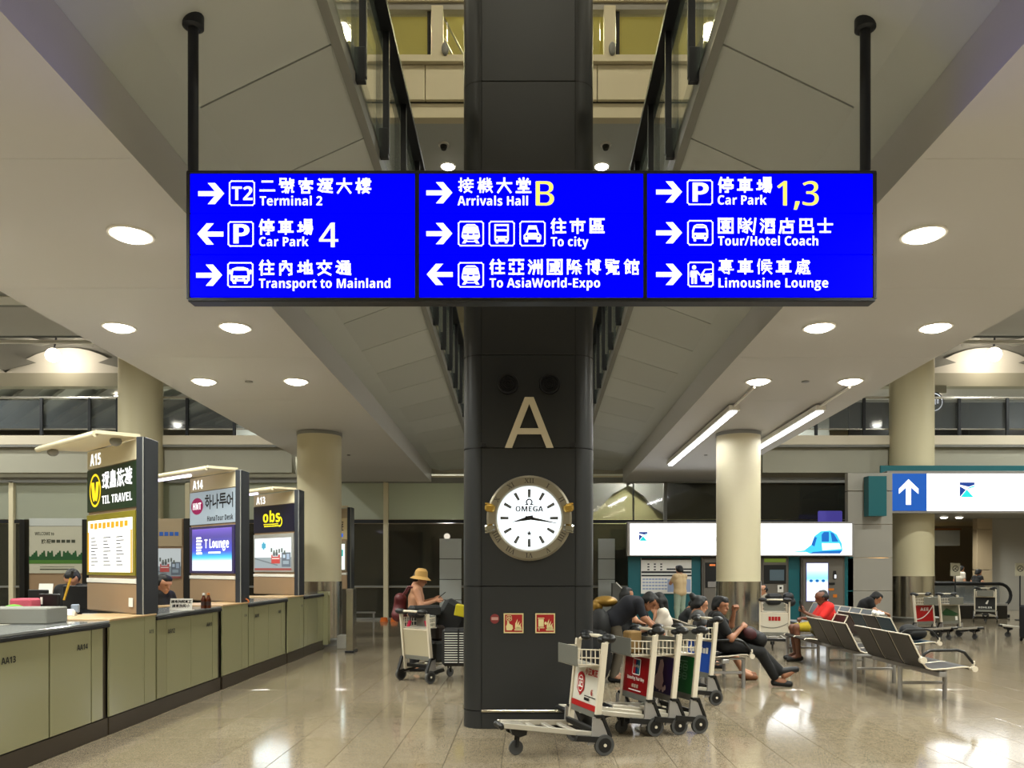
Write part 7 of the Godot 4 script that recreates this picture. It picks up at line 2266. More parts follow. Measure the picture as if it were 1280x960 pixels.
# ---------------------------------------------------------------- people
# skin the union of tapered capsules [a, b, ra, rb] as surface nets
func nets(mb: MB, bones: Array, cell: float, k: float) -> void:
	var lo := Vector3.ONE * 1e9
	var hi := Vector3.ONE * -1e9
	for b in bones:
		var r := maxf(b[2], b[3]) + cell * 2.5
		for p in [b[0], b[1]]:
			lo = lo.min(p - Vector3.ONE * r)
			hi = hi.max(p + Vector3.ONE * r)
	var nx := int((hi.x - lo.x) / cell) + 2
	var ny := int((hi.y - lo.y) / cell) + 2
	var nz := int((hi.z - lo.z) / cell) + 2
	var f := PackedFloat32Array()
	f.resize(nx * ny * nz)
	f.fill(9.0)
	for b in bones:
		var a: Vector3 = b[0] - lo
		var ab: Vector3 = b[1] - b[0]
		var l2 := maxf(ab.length_squared(), 1e-9)
		var ra: float = b[2]
		var dr: float = b[3] - b[2]
		var r := maxf(b[2], b[3]) + cell * 2.2
		var e: Vector3 = b[1] - lo
		var q0 := ((a.min(e) - Vector3.ONE * r) / cell).floor().max(Vector3.ZERO)
		var q1 := ((a.max(e) + Vector3.ONE * r) / cell).ceil().min(Vector3(nx - 1, ny - 1, nz - 1))
		for z in range(int(q0.z), int(q1.z) + 1):
			for y in range(int(q0.y), int(q1.y) + 1):
				var i := (z * ny + y) * nx + int(q0.x)
				for x in range(int(q0.x), int(q1.x) + 1):
					var w := Vector3(x, y, z) * cell - a
					var t := clampf(w.dot(ab) / l2, 0.0, 1.0)
					var d := (w - ab * t).length() - ra - dr * t
					var g := f[i]
					if g > 8.0:
						f[i] = d
					else:
						var h := maxf(k - absf(g - d), 0.0)
						f[i] = minf(g, d) - h * h / (4.0 * k)
					i += 1
	var vert := PackedInt32Array()
	vert.resize(nx * ny * nz)
	vert.fill(-1)
	var ps := PackedVector3Array()
	var ns := PackedVector3Array()
	var off := [0, 1, nx, nx + 1, nx * ny, nx * ny + 1, nx * ny + nx, nx * ny + nx + 1]
	var cor := [Vector3(0, 0, 0), Vector3(1, 0, 0), Vector3(0, 1, 0), Vector3(1, 1, 0), Vector3(0, 0, 1), Vector3(1, 0, 1), Vector3(0, 1, 1), Vector3(1, 1, 1)]
	var edges := [[0, 1], [2, 3], [4, 5], [6, 7], [0, 2], [1, 3], [4, 6], [5, 7], [0, 4], [1, 5], [2, 6], [3, 7]]
	var lim := cell * 2.0
	for z in nz - 1:
		for y in ny - 1:
			var i := (z * ny + y) * nx
			for x in nx - 1:
				if absf(f[i]) < lim:
					var m := 0
					for c in 8:
						if f[i + off[c]] < 0.0:
							m |= 1 << c
					if m != 0 and m != 255:
						var s := Vector3.ZERO
						var n := 0
						for e in edges:
							var u := f[i + off[e[0]]]
							var v := f[i + off[e[1]]]
							if (u < 0.0) != (v < 0.0):
								s += cor[e[0]].lerp(cor[e[1]], u / (u - v))
								n += 1
						vert[i] = ps.size()
						ps.append(lo + (Vector3(x, y, z) + s / n) * cell)
						var g := Vector3(f[i + off[1]] + f[i + off[3]] + f[i + off[5]] + f[i + off[7]] - f[i] - f[i + off[2]] - f[i + off[4]] - f[i + off[6]],
							f[i + off[2]] + f[i + off[3]] + f[i + off[6]] + f[i + off[7]] - f[i] - f[i + off[1]] - f[i + off[4]] - f[i + off[5]],
							f[i + off[4]] + f[i + off[5]] + f[i + off[6]] + f[i + off[7]] - f[i] - f[i + off[1]] - f[i + off[2]] - f[i + off[3]])
						ns.append(g.normalized())
				i += 1
	var st := [1, nx, nx * ny]
	for z in range(1, nz - 1):
		for y in range(1, ny - 1):
			for x in range(1, nx - 1):
				var i := (z * ny + y) * nx + x
				var u := f[i]
				if absf(u) > lim:
					continue
				for ax in 3:
					var v := f[i + st[ax]]
					if (u < 0.0) == (v < 0.0):
						continue
					var b: int = st[(ax + 1) % 3]
					var c: int = st[(ax + 2) % 3]
					var q := [vert[i - b - c], vert[i - c], vert[i], vert[i - b]]
					if q[0] < 0 or q[1] < 0 or q[2] < 0 or q[3] < 0:
						continue
					if u > 0.0:
						q.reverse()
					mb.squad(ps[q[0]], ps[q[1]], ps[q[2]], ps[q[3]], ns[q[0]], ns[q[1]], ns[q[2]], ns[q[3]])

# a head in its own frame: c centre of the skull, b.x the way it looks, b.y up
func head_bones(c: Vector3, b: Basis, s := 1.0) -> Array:
	var h := func(x: float, y: float, z: float) -> Vector3: return c + b * (Vector3(x, y, z) * s)
	return [
		[h.call(-0.02, 0.035, 0), h.call(0.012, 0.03, 0), 0.083 * s, 0.080 * s], [h.call(0.03, 0.04, -0.02), h.call(0.03, 0.04, 0.02), 0.062 * s, 0.062 * s],
		[h.call(0.035, -0.04, 0), h.call(0.055, -0.085, 0), 0.058 * s, 0.034 * s], [h.call(0.0, -0.06, -0.042), h.call(0.055, -0.09, -0.014), 0.026 * s, 0.020 * s], [h.call(0.0, -0.06, 0.042), h.call(0.055, -0.09, 0.014), 0.026 * s, 0.020 * s],
		[h.call(0.09, 0.015, 0), h.call(0.108, -0.028, 0), 0.010 * s, 0.015 * s], [h.call(0.085, 0.028, -0.034), h.call(0.088, 0.03, 0.034), 0.012 * s, 0.012 * s],
		[h.call(0.088, -0.062, -0.018), h.call(0.088, -0.062, 0.018), 0.011 * s, 0.011 * s],
		[h.call(-0.01, 0.0, -0.083), h.call(0.0, -0.035, -0.080), 0.014 * s, 0.010 * s], [h.call(-0.01, 0.0, 0.083), h.call(0.0, -0.035, 0.080), 0.014 * s, 0.010 * s],
		[h.call(-0.02, -0.05, 0), h.call(-0.04, -0.13, 0), 0.055 * s, 0.055 * s]]

func hair_bones(c: Vector3, b: Basis, style: String, s := 1.0) -> Array:
	var h := func(x: float, y: float, z: float) -> Vector3: return c + b * (Vector3(x, y, z) * s)
	var o := [[h.call(-0.035, 0.055, 0), h.call(0.01, 0.062, 0), 0.082 * s, 0.074 * s], [h.call(-0.05, 0.0, -0.025), h.call(-0.05, 0.0, 0.025), 0.066 * s, 0.066 * s]]
	match style:
		"short":
			o.append_array([[h.call(-0.085, -0.035, -0.03), h.call(-0.085, -0.035, 0.03), 0.035 * s, 0.035 * s], [h.call(0.068, 0.078, -0.035), h.call(0.068, 0.078, 0.035), 0.022 * s, 0.022 * s], [h.call(-0.005, -0.01, -0.074), h.call(0.02, 0.045, -0.066), 0.018 * s, 0.024 * s], [h.call(-0.005, -0.01, 0.074), h.call(0.02, 0.045, 0.066), 0.018 * s, 0.024 * s], [h.call(0.05, 0.095, -0.03), h.call(0.05, 0.095, 0.03), 0.03 * s, 0.03 * s], [h.call(-0.02, 0.03, -0.068), h.call(0.0, 0.05, -0.06), 0.03 * s, 0.028 * s], [h.call(-0.02, 0.03, 0.068), h.call(0.0, 0.05, 0.06), 0.03 * s, 0.028 * s]])
		"mop":
			o.append_array([[h.call(0.055, 0.085, -0.035), h.call(0.055, 0.085, 0.035), 0.038 * s, 0.038 * s], [h.call(0.075, 0.055, -0.03), h.call(0.075, 0.06, 0.03), 0.022 * s, 0.022 * s], [h.call(-0.02, 0.0, -0.07), h.call(0.02, 0.05, -0.062), 0.035 * s, 0.03 * s], [h.call(-0.02, 0.0, 0.07), h.call(0.02, 0.05, 0.062), 0.035 * s, 0.03 * s], [h.call(-0.075, -0.04, -0.02), h.call(-0.075, -0.04, 0.02), 0.04 * s, 0.04 * s]])
		"bun":
			o.append_array([[h.call(0.04, 0.09, -0.03), h.call(0.04, 0.09, 0.03), 0.032 * s, 0.032 * s], [h.call(-0.02, 0.0, -0.07), h.call(0.02, 0.05, -0.06), 0.032 * s, 0.03 * s], [h.call(-0.02, 0.0, 0.07), h.call(0.02, 0.05, 0.06), 0.032 * s, 0.03 * s], [h.call(-0.12, 0.09, 0), h.call(-0.14, 0.11, 0), 0.05 * s, 0.04 * s], [h.call(-0.10, -0.03, 0), h.call(-0.10, -0.08, 0), 0.04 * s, 0.02 * s]])
		"long":
			o.append_array([[h.call(0.04, 0.09, -0.03), h.call(0.04, 0.09, 0.03), 0.03 * s, 0.03 * s], [h.call(-0.02, 0.02, -0.07), h.call(-0.03, -0.12, -0.07), 0.034 * s, 0.03 * s], [h.call(-0.02, 0.02, 0.07), h.call(-0.03, -0.12, 0.07), 0.034 * s, 0.03 * s], [h.call(-0.08, -0.02, 0), h.call(-0.08, -0.16, 0), 0.06 * s, 0.04 * s]])
		"balding":
			o = [[h.call(-0.05, 0.0, -0.04), h.call(-0.05, 0.0, 0.04), 0.062 * s, 0.062 * s], [h.call(-0.035, 0.02, -0.062), h.call(0.01, 0.02, -0.072), 0.030 * s, 0.018 * s], [h.call(-0.035, 0.02, 0.062), h.call(0.01, 0.02, 0.072), 0.030 * s, 0.018 * s], [h.call(-0.05, 0.055, 0), h.call(-0.01, 0.062, 0), 0.068 * s, 0.064 * s]]
	return o

# a hand from the wrist: d towards the fingers, up the back of the hand, curl 0 flat .. 1 fist; side +1 thumb towards d x up
func hand_bones(w: Vector3, d: Vector3, up: Vector3, curl: float, side: float) -> Array:
	d = d.normalized()
	var z := d.cross(up).normalized() * side
	up = z.cross(d).normalized() * side
	var o := [[w, w + d * 0.05, 0.026, 0.024]]
	for i in 4:
		var k := 1.5 - i
		var base := w + d * 0.078 + z * (k * 0.0195)
		o.append([w + d * 0.03 + z * (k * 0.014), base, 0.017, 0.0115])
		var ln: float = [0.038, 0.043, 0.041, 0.032][i]
		var a := curl * 1.2
		var p := base
		for j in 3:
			var dir := d * cos(a) - up * sin(a)
			var q: Vector3 = p + dir * ln * [1.0, 0.72, 0.58][j]
			o.append([p, q, 0.0098 - 0.0008 * j, 0.009 - 0.0008 * j])
			p = q
			a += curl * 1.25 + 0.12
	var tb := w + d * 0.025 + z * 0.022
	var t1 := tb + (d * 0.7 + z * 0.75 - up * 0.25 * curl).normalized() * 0.045
	var t2 := t1 + (d * 0.95 + z * (0.25 - 0.6 * curl) - up * 0.5 * curl).normalized() * 0.03
	o.append_array([[tb, t1, 0.014, 0.0115], [t1, t2, 0.0112, 0.009]])
	return o

# spec: joints in local axes (+x ahead, +z to the person's right), clothes and colours
func figure(label: String, pos: Vector3, ahead: Vector2, s: Dictionary) -> Node3D:
	var t := thing("person", label, "person", pos, atan2(ahead.y, ahead.x))
	var J: Dictionary = s.joints
	var cell: float = s.get("cell", 0.017)
	var pel: Vector3 = J.pelvis
	var che: Vector3 = J.chest
	var nek: Vector3 = J.neck
	var hed: Vector3 = J.head
	var look: Vector3 = J.look.normalized()
	var hz: Vector3 = look.cross(Vector3.UP).normalized()
	var hb := Basis(look, hz.cross(look).normalized(), hz)
	var side: Vector3 = J.get("side", Vector3(0, 0, 1))
	var sw: float = s.get("shoulder", 0.165)
	var fat: float = s.get("fat", 1.0)
	var torso := [[pel - side * 0.075, pel + side * 0.075, 0.105 * fat, 0.105 * fat], [pel - side * 0.05, che - side * 0.06, 0.105 * fat, 0.115 * fat], [pel + side * 0.05, che + side * 0.06, 0.105 * fat, 0.115 * fat], [che - side * 0.07, nek - side * 0.05 + (che - nek) * 0.25, 0.11 * fat, 0.075], [che + side * 0.07, nek + side * 0.05 + (che - nek) * 0.25, 0.11 * fat, 0.075]]
	var sh_l: Vector3 = nek + (che - nek) * 0.22 - side * sw
	var sh_r: Vector3 = nek + (che - nek) * 0.22 + side * sw
	torso.append([sh_l + side * 0.02, sh_r - side * 0.02, 0.058, 0.058])
	var neck := [[nek - (nek - che) * 0.15, hed - hb.y * 0.06 - hb.x * 0.02, 0.058, 0.052]]
	var arms := []
	var sleeves := []
	var fore: float = s.get("sleeve", 0.55)     # 0..1 along upper arm, 1..2 along the forearm
	for q in [[sh_l, J.el_l, J.wr_l], [sh_r, J.el_r, J.wr_r]]:
		arms.append([q[0], q[1], 0.052, 0.041])
		arms.append([q[1], q[2], 0.041, 0.028])
		if fore > 0.0:
			var e: Vector3 = q[0].lerp(q[1], minf(fore, 1.0))
			sleeves.append([q[0], e, 0.064, 0.058])
			if fore > 1.0:
				sleeves.append([q[1], q[1].lerp(q[2], fore - 1.0), 0.054, 0.042])
	var legs := []
	var pants := [[pel - side * 0.07, pel + side * 0.07, 0.117 * fat, 0.117 * fat]]
	var feet := []
	var plen: float = s.get("pants", 1.95)       # 1 to the knee, 2 to the ankle
	for q in [["l", -1.0], ["r", 1.0]]:
		if not J.has("kn_" + q[0]):
			continue
		var hip: Vector3 = pel + side * (q[1] * 0.085)
		var kn: Vector3 = J["kn_" + q[0]]
		var an: Vector3 = J["an_" + q[0]]
		var toe: Vector3 = J["to_" + q[0]]
		legs.append_array([[hip, kn, 0.083, 0.056], [kn, an, 0.055, 0.036], [an, an.lerp(toe, 0.5), 0.038, 0.036], [an.lerp(toe, 0.3), toe, 0.036, 0.028]])
		var e1 := hip.lerp(kn, minf(plen, 1.0))
		pants.append([hip, e1, 0.098, 0.074])
		if plen > 1.0:
			pants.append([kn, kn.lerp(an, plen - 1.0), 0.074, 0.058])
		var heel: Vector3 = an - (toe - an).normalized() * 0.03
		heel.y = lerpf(heel.y, toe.y, 0.7)
		feet.append([heel, toe, 0.047, 0.042])
	var body := MB.new()
	nets(body, torso + neck + arms + legs, cell, 0.035)
	nets(body, head_bones(hed, hb, s.get("head", 1.0)), minf(cell, 0.009), 0.022)
	if not s.get("plain", false):
		for q in [["l", J.el_l, J.wr_l, -1.0], ["r", J.el_r, J.wr_r, 1.0]]:
			var hd: Vector3 = J.get("hd_" + q[0], (q[2] - q[1]).normalized())
			var hu: Vector3 = J.get("hu_" + q[0], Vector3.UP)
			nets(body, hand_bones(q[2], hd, hu, s.get("curl", 0.5), q[3]), 0.006, 0.008)
	part(t, "body", body, mat("skin_" + s.get("skin", "light"), {"light": Color(0.70, 0.50, 0.38), "mid": Color(0.58, 0.39, 0.28), "brown": Color(0.40, 0.24, 0.16)}[s.get("skin", "light")], 0.55))
	var c := MB.new()
	var inf := []
	for b in torso:
		inf.append([b[0], b[1], b[2] + 0.014, b[3] + 0.014])
	nets(c, inf + sleeves, cell, 0.035)
	part(t, "shirt", c, s.shirt)
	if legs.size():
		c = MB.new()
		nets(c, pants, cell, 0.03)
		part(t, "trousers", c, s.trousers)
		c = MB.new()
		nets(c, feet, minf(cell, 0.014), 0.02)
		part(t, "shoes", c, s.get("shoe", M.rubber))
	c = MB.new()
	nets(c, hair_bones(hed, hb, s.get("hair", "short"), s.get("head", 1.0)), minf(cell, 0.010), 0.025)
	part(t, "hair", c, s.get("hair_mat", mat("hair_black", Color(0.012, 0.010, 0.010), 0.65)))
	if not s.get("plain", false):
		for z in [-0.032, 0.032]:
			var ey := MB.new()
			ey.ball(hed + hb * Vector3(0.083, 0.008, z), Vector3(0.011, 0.008, 0.014), hb, 8, 6)
			part(t, "eye", ey, M.black_plastic)
	return t

func cloth(called: String, c: Color, rough := 0.85) -> StandardMaterial3D:
	var m := mat(called, c, rough)
	m.rim_enabled = true
	m.rim = 0.15
	m.rim_tint = 0.6
	return m

func v3(x: float, y: float, z: float) -> Vector3:
	return Vector3(x, y, z)

func build_people() -> void:
	# woman in a straw hat, phone in hand, standing behind the loaded trolley
	var w := figure("person in straw bucket hat and sleeveless top looking at a phone behind the loaded trolley", P(-1.74, 0, 11.9), Vector2(0.97, 0.1), {
		"joints": {"pelvis": v3(0, 0.88, 0), "chest": v3(0.02, 1.12, 0), "neck": v3(0.03, 1.28, 0), "head": v3(0.08, 1.42, 0), "look": v3(0.9, -0.32, 0.1),
			"el_l": v3(0.10, 1.03, -0.22), "wr_l": v3(0.30, 1.10, -0.08), "el_r": v3(0.10, 1.02, 0.21), "wr_r": v3(0.31, 1.08, 0.05), "hd_l": v3(0.9, 0.35, 0.25), "hd_r": v3(0.9, 0.45, -0.15), "hu_l": v3(-0.2, 0.4, -0.8), "hu_r": v3(-0.3, 0.4, 0.8),
			"kn_l": v3(0.03, 0.47, -0.09), "an_l": v3(0.0, 0.07, -0.1), "to_l": v3(0.15, 0.035, -0.11), "kn_r": v3(0.02, 0.47, 0.09), "an_r": v3(-0.03, 0.07, 0.1), "to_r": v3(0.12, 0.035, 0.11)},
		"shirt": cloth("top_peach", Color(0.66, 0.48, 0.36)), "trousers": cloth("pants_charcoal", Color(0.06, 0.06, 0.07)), "sleeve": 0.0, "hair": "short", "shoulder": 0.15, "fat": 0.9})
	var hc := w.position + Vector3(0.10, 1.50, 0.01)
	var hat := thing("bucket_hat", "woven straw bucket hat worn by the woman with the phone", "hat", hc)
	var m := MB.new()
	m.lathe([Vector2(0.0, 0.085), Vector2(0.06, 0.08), Vector2(0.095, 0.04), Vector2(0.105, -0.04)], 24)
	part(hat, "crown", m, mat("straw", Color(0.70, 0.55, 0.30), 0.8))
	m = MB.new()
	m.lathe([Vector2(0.105, -0.04), Vector2(0.165, -0.085), Vector2(0.160, -0.09), Vector2(0.10, -0.045)], 24)
	part(hat, "brim", m, M.straw)
	hat.rotation.z = -0.14
	m = MB.new()
	m.rbox(w.position + Vector3(0.42, 1.17, -0.02), Vector3(0.012, 0.14, 0.07), 0.004, Basis(Vector3.BACK, -0.9))
	solid("phone", "dark phone held by the woman in the straw hat", "phone", m, M.black_plastic)
	var bp := thing("red_backpack", "deep red backpack on the back of the woman in the straw hat", "backpack", w.position + Vector3(-0.24, 1.0, 0.02))
	m = MB.new()
	nets(m, [[v3(0.02, 0.12, -0.06), v3(0.02, 0.12, 0.06), 0.075, 0.075], [v3(0.0, -0.14, -0.07), v3(0.0, -0.14, 0.07), 0.10, 0.10], [v3(0.02, 0.1, 0), v3(0.0, -0.12, 0), 0.09, 0.11]], 0.018, 0.05)
	part(bp, "pack", m, mat("pack_red", Color(0.30, 0.02, 0.05), 0.6))
	m = MB.new()
	m.tube([v3(0.08, 0.18, -0.10), v3(0.16, 0.30, -0.11), v3(0.28, 0.28, -0.115), v3(0.33, 0.15, -0.12), v3(0.24, -0.10, -0.13)], 0.018)
	m.tube([v3(0.08, 0.18, 0.10), v3(0.16, 0.30, 0.11), v3(0.28, 0.28, 0.115), v3(0.33, 0.15, 0.12), v3(0.24, -0.10, 0.13)], 0.018)
	part(bp, "strap", m, M.pack_red)
	# bending man in navy
	figure("person in navy T-shirt bending forward over the seats", P(1.28, 0, 10.75), Vector2(0.96, -0.1), {
		"joints": {"pelvis": v3(-0.08, 0.86, 0), "chest": v3(0.16, 1.06, 0), "neck": v3(0.30, 1.12, 0), "head": v3(0.42, 1.12, 0), "look": v3(0.75, -0.66, 0), "el_l": v3(0.40, 0.86, -0.16), "wr_l": v3(0.56, 0.74, -0.08), "el_r": v3(0.34, 0.90, 0.21), "wr_r": v3(0.52, 0.74, 0.16),
			"kn_l": v3(0.0, 0.47, -0.1), "an_l": v3(-0.05, 0.08, -0.1), "to_l": v3(0.12, 0.035, -0.11), "kn_r": v3(0.02, 0.47, 0.1), "an_r": v3(-0.08, 0.08, 0.1), "to_r": v3(0.1, 0.035, 0.11)},
		"shirt": cloth("shirt_navy", Color(0.03, 0.038, 0.085)), "trousers": cloth("pants_khaki", Color(0.33, 0.30, 0.25)), "skin": "mid", "fat": 1.18, "shoulder": 0.18, "sleeve": 0.75})
	# seated figures on the black bench, origin on the floor under the hip
	var sit := func(lean: float, extra: Dictionary) -> Dictionary:
		var j := {"pelvis": v3(0, 0.565, 0), "chest": v3(lean * 0.6, 0.81, 0), "neck": v3(lean, 0.97, 0), "head": v3(lean + 0.06, 1.10, 0), "look": v3(0.95, -0.2, 0),
			"el_l": v3(lean + 0.10, 0.72, -0.22), "wr_l": v3(lean + 0.30, 0.66, -0.08), "el_r": v3(lean + 0.10, 0.72, 0.22), "wr_r": v3(lean + 0.30, 0.66, 0.08),
			"kn_l": v3(0.43, 0.52, -0.11), "an_l": v3(0.45, 0.09, -0.11), "to_l": v3(0.60, 0.035, -0.12), "kn_r": v3(0.43, 0.52, 0.11), "an_r": v3(0.45, 0.09, 0.11), "to_r": v3(0.60, 0.035, 0.12)}
		j.merge(extra, true)
		return j
	figure("person in white top seated facing the bending man", P(2.02, 0, 11.15), Vector2(-0.9, 0.1), {"joints": sit.call(0.06, {"look": v3(0.95, -0.25, 0), "wr_l": v3(0.16, 0.92, -0.06), "el_l": v3(0.18, 0.70, -0.18)}), "shirt": cloth("shirt_white", Color(0.78, 0.74, 0.68)), "trousers": M.pants_charcoal, "hair": "long", "fat": 0.9, "shoulder": 0.15, "cell": 0.02})
	figure("person with dark bob sitting behind the bending man", P(1.62, 0, 12.9), Vector2(0.9, 0.4), {"joints": sit.call(0.0, {"head": v3(0.06, 1.13, 0)}), "shirt": cloth("shirt_black", Color(0.03, 0.03, 0.035)), "trousers": M.pants_charcoal, "hair": "long", "cell": 0.02, "fat": 0.9})
	figure("young person in dark jacket with head bowed on the black bench", P(2.52, 0, 12.35), Vector2(0.98, -0.15), {"joints": sit.call(0.08, {"neck": v3(0.1, 0.90, 0), "chest": v3(0.04, 0.76, 0), "head": v3(0.19, 1.0, 0), "look": v3(0.8, -0.55, 0)}), "shirt": cloth("jacket_dark", Color(0.06, 0.065, 0.07)), "trousers": M.pants_charcoal, "sleeve": 1.9, "hair": "mop", "cell": 0.019, "fat": 0.95})
	figure("person with hair in a bun seated next to the man in black", P(2.45, 0, 10.98), Vector2(1.0, 0.0), {"joints": sit.call(-0.02, {"head": v3(0.02, 1.06, 0), "neck": v3(-0.02, 0.94, 0), "kn_l": v3(0.42, 0.50, -0.10), "an_l": v3(0.66, 0.10, -0.10), "to_l": v3(0.82, 0.05, -0.1), "kn_r": v3(0.42, 0.5, 0.1), "an_r": v3(0.62, 0.09, 0.1), "to_r": v3(0.78, 0.04, 0.1)}), "shirt": cloth("shirt_grey", Color(0.30, 0.30, 0.30)), "trousers": cloth("shorts_dark", Color(0.07, 0.07, 0.08)), "pants": 0.9, "hair": "bun", "shoe": mat("sandal_tan", Color(0.45, 0.27, 0.15), 0.7), "cell": 0.019, "fat": 0.9, "shoulder": 0.15})
	# man in black with crossed ankles
	var mb := figure("person in black T-shirt and sandals lounging at the bench end with ankles crossed", P(2.62, 0, 10.33), Vector2(1.0, -0.06), {
		"joints": {"pelvis": v3(0.04, 0.57, 0), "chest": v3(-0.06, 0.80, 0), "neck": v3(-0.09, 0.97, 0), "head": v3(-0.02, 1.08, 0.0), "look": v3(0.85, -0.06, 0.62), "el_l": v3(0.16, 0.80, -0.2), "wr_l": v3(0.18, 0.99, -0.10), "hd_l": v3(0.05, 0.9, 0.1), "hu_l": v3(-0.3, 0, -0.9), "el_r": v3(0.08, 0.66, 0.22), "wr_r": v3(0.24, 0.80, 0.12), "hd_r": v3(0.6, 0.5, -0.5), "hu_r": v3(0.1, 0.5, 0.8),
			"kn_l": v3(0.50, 0.49, -0.08), "an_l": v3(0.82, 0.16, 0.03), "to_l": v3(0.97, 0.24, 0.04), "kn_r": v3(0.48, 0.47, 0.12), "an_r": v3(0.72, 0.085, 0.0), "to_r": v3(0.89, 0.04, 0.02)},
		"shirt": cloth("shirt_jet", Color(0.012, 0.013, 0.016)), "trousers": cloth("pants_jet", Color(0.010, 0.010, 0.012)), "pants": 1.86, "sleeve": 0.7, "hair": "mop", "skin": "mid", "curl": 0.85, "shoulder": 0.18, "fat": 1.02, "shoe": mat("sandal_black", Color(0.03, 0.025, 0.025), 0.6), "cell": 0.015})
	var lb := thing("lap_backpack", "dark backpack with red panel on the lap of the man in black", "backpack", mb.position + Vector3(0.36, 0.62, 0.02))
	m = MB.new()
	nets(m, [[v3(-0.08, 0.10, -0.08), v3(-0.05, 0.10, 0.08), 0.09, 0.09], [v3(0.12, 0.02, -0.08), v3(0.12, 0.02, 0.08), 0.095, 0.095], [v3(0.0, 0.08, 0), v3(0.14, -0.02, 0), 0.11, 0.09]], 0.016, 0.04)
	part(lb, "pack", m, mat("pack_dark", Color(0.035, 0.03, 0.035), 0.7))
	m = MB.new()
	m.ball(v3(-0.03, 0.10, 0.13), v3(0.10, 0.075, 0.05), Basis(Vector3.BACK, -0.5))
	part(lb, "red_panel", m, mat("panel_red", Color(0.22, 0.02, 0.045), 0.6))
	# man in red with a phone
	var mr := figure("person in red shirt and yellow shorts seated on the brown bench holding up a phone", P(5.03, 0, 13.12), Vector2(-1.0, 0.05), {
		"joints": {"pelvis": v3(0.06, 0.585, 0), "chest": v3(-0.06, 0.80, 0), "neck": v3(-0.08, 0.97, 0), "head": v3(0.0, 1.08, 0), "look": v3(0.95, -0.28, 0), "el_l": v3(0.10, 0.72, -0.24), "wr_l": v3(0.33, 0.84, -0.12), "hd_l": v3(0.5, 0.8, 0.1), "hu_l": v3(0.3, -0.1, -0.9), "el_r": v3(0.08, 0.70, 0.24), "wr_r": v3(0.28, 0.72, 0.10),
			"kn_l": v3(0.46, 0.58, -0.12), "an_l": v3(0.42, 0.09, -0.13), "to_l": v3(0.60, 0.04, -0.15), "kn_r": v3(0.46, 0.56, 0.12), "an_r": v3(0.40, 0.09, 0.12), "to_r": v3(0.57, 0.04, 0.13)},
		"shirt": cloth("shirt_coral", Color(0.80, 0.12, 0.09)), "trousers": cloth("shorts_yellow", Color(0.62, 0.54, 0.06)), "pants": 0.82, "sleeve": 0.75, "hair": "balding", "skin": "brown", "fat": 1.2, "shoulder": 0.19, "curl": 0.6, "shoe": M.black_plastic, "cell": 0.017})
	m = MB.new()
	m.rbox(mr.position + Vector3(-0.40, 0.96, 0.11), Vector3(0.012, 0.15, 0.075), 0.004, Basis(Vector3.BACK, 0.15))
	solid("phone", "black phone held up by the man in the red shirt", "phone", m, M.black_plastic)
	# leaning person on the far bench end
	figure("person in black and beige bending low behind the far bench", P(6.85, 0, 15.9), Vector2(0.9, -0.3), {"joints": sit.call(0.2, {"chest": v3(0.14, 0.82, 0), "neck": v3(0.24, 0.93, 0), "head": v3(0.34, 0.96, 0), "look": v3(0.8, -0.6, 0)}), "shirt": M.shirt_jet, "trousers": cloth("pants_beige", Color(0.55, 0.48, 0.36)), "hair": "short", "cell": 0.02})
	figure("person in pale shirt sitting behind the round column beside the cream board trolley", P(5.22, 0, 16.9), Vector2(-0.9, -0.4), {"joints": sit.call(0.0, {}), "shirt": M.shirt_white, "trousers": M.pants_charcoal, "hair": "balding", "cell": 0.021})
	# standing man reading the map
	var stand := func(extra: Dictionary) -> Dictionary:
		var j := {"pelvis": v3(0, 0.93, 0), "chest": v3(0.01, 1.20, 0), "neck": v3(0.0, 1.40, 0), "head": v3(0.04, 1.52, 0), "look": v3(1, -0.1, 0), "el_l": v3(-0.02, 1.10, -0.24), "wr_l": v3(0.06, 0.86, -0.24), "el_r": v3(-0.02, 1.10, 0.24), "wr_r": v3(0.06, 0.86, 0.24),
			"kn_l": v3(0.02, 0.50, -0.09), "an_l": v3(-0.02, 0.08, -0.1), "to_l": v3(0.14, 0.035, -0.11), "kn_r": v3(0.02, 0.50, 0.09), "an_r": v3(-0.02, 0.08, 0.1), "to_r": v3(0.14, 0.035, 0.11)}
		j.merge(extra, true)
		return j
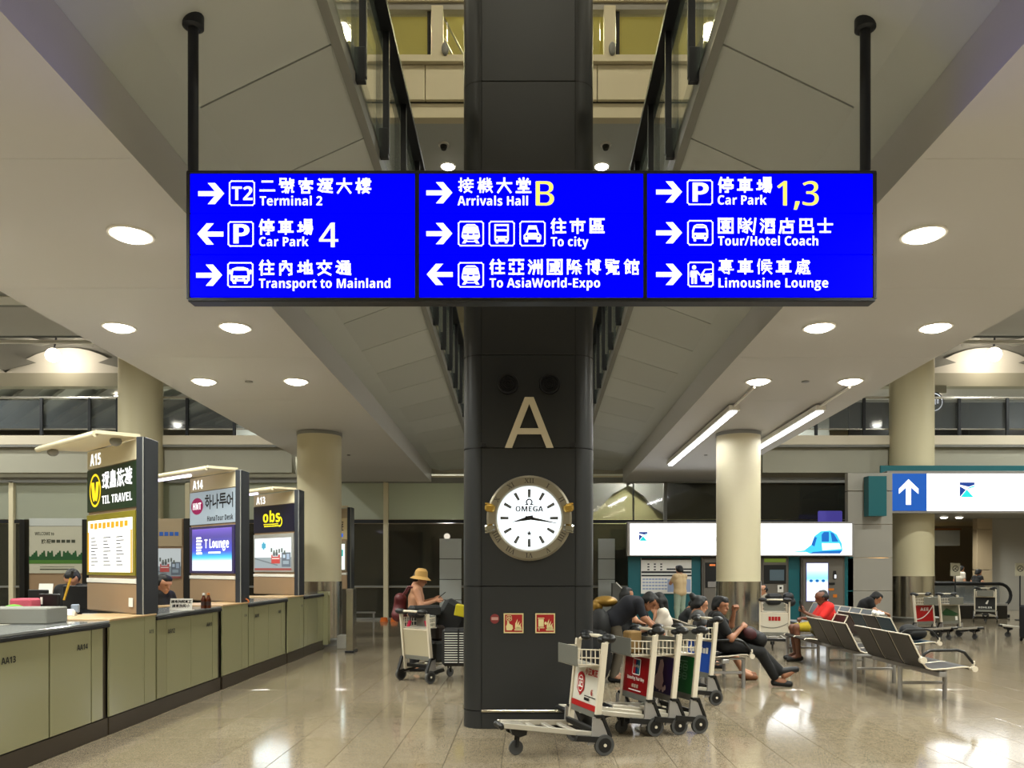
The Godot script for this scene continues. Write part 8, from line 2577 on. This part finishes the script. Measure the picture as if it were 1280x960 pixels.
	figure("person in cream shirt and pale trousers reading the map board, hand at the chin", P(4.12, 0, 20.7), Vector2(-0.45, 0.9), {"joints": stand.call({"el_l": v3(0.16, 1.16, -0.2), "wr_l": v3(0.15, 1.38, -0.10), "el_r": v3(0.12, 1.08, 0.2), "wr_r": v3(0.22, 1.22, -0.02)}), "shirt": cloth("shirt_cream", Color(0.76, 0.66, 0.50)), "trousers": cloth("pants_mint", Color(0.56, 0.62, 0.54)), "cell": 0.021, "plain": true})
	# desk staff
	figure("desk clerk with dark hair bent behind the monitors below the welcome board", P(-6.05, 0.0, 10.25), Vector2(0.2, -0.9), {"joints": stand.call({"head": v3(0.06, 1.44, 0), "neck": v3(0.02, 1.33, 0), "look": v3(0.8, -0.5, 0)}), "shirt": M.jacket_dark, "trousers": M.pants_charcoal, "hair": "short", "cell": 0.021, "sleeve": 1.8, "plain": true})
	figure("desk clerk in black uniform with white collar between two kiosks", P(-4.98, 0, 10.4), Vector2(0.95, -0.3), {"joints": stand.call({"pelvis": v3(0, 0.82, 0), "chest": v3(0.02, 1.07, 0), "neck": v3(0.03, 1.25, 0), "head": v3(0.07, 1.37, 0), "look": v3(0.9, -0.25, 0.1), "el_r": v3(0.1, 1.0, 0.22), "wr_r": v3(0.32, 1.02, 0.12), "el_l": v3(0.1, 1.0, -0.22), "wr_l": v3(0.3, 1.02, -0.1), "kn_l": v3(0.1, 0.45, -0.09), "kn_r": v3(0.1, 0.45, 0.09)}), "shirt": M.shirt_jet, "trousers": M.pants_jet, "sleeve": 1.8, "hair": "short", "cell": 0.019})
	# distant walkers
	figure("distant walker in white shirt beyond the moving walkway", P((1200.0 - CX) * 27.6 / F, 0, 27.6), Vector2(0.9, 0.2), {"joints": stand.call({}), "shirt": M.shirt_white, "trousers": M.pants_charcoal, "cell": 0.028, "plain": true})
	figure("distant walker in dark clothes with a backpack shape beyond the moving walkway", P((1222.0 - CX) * 27.0 / F, 0, 27.0), Vector2(0.9, 0.2), {"joints": stand.call({"head": v3(0.04, 1.40, 0), "neck": v3(0, 1.28, 0), "chest": v3(0, 1.1, 0)}), "shirt": M.shirt_jet, "trousers": M.pants_charcoal, "cell": 0.028, "plain": true})
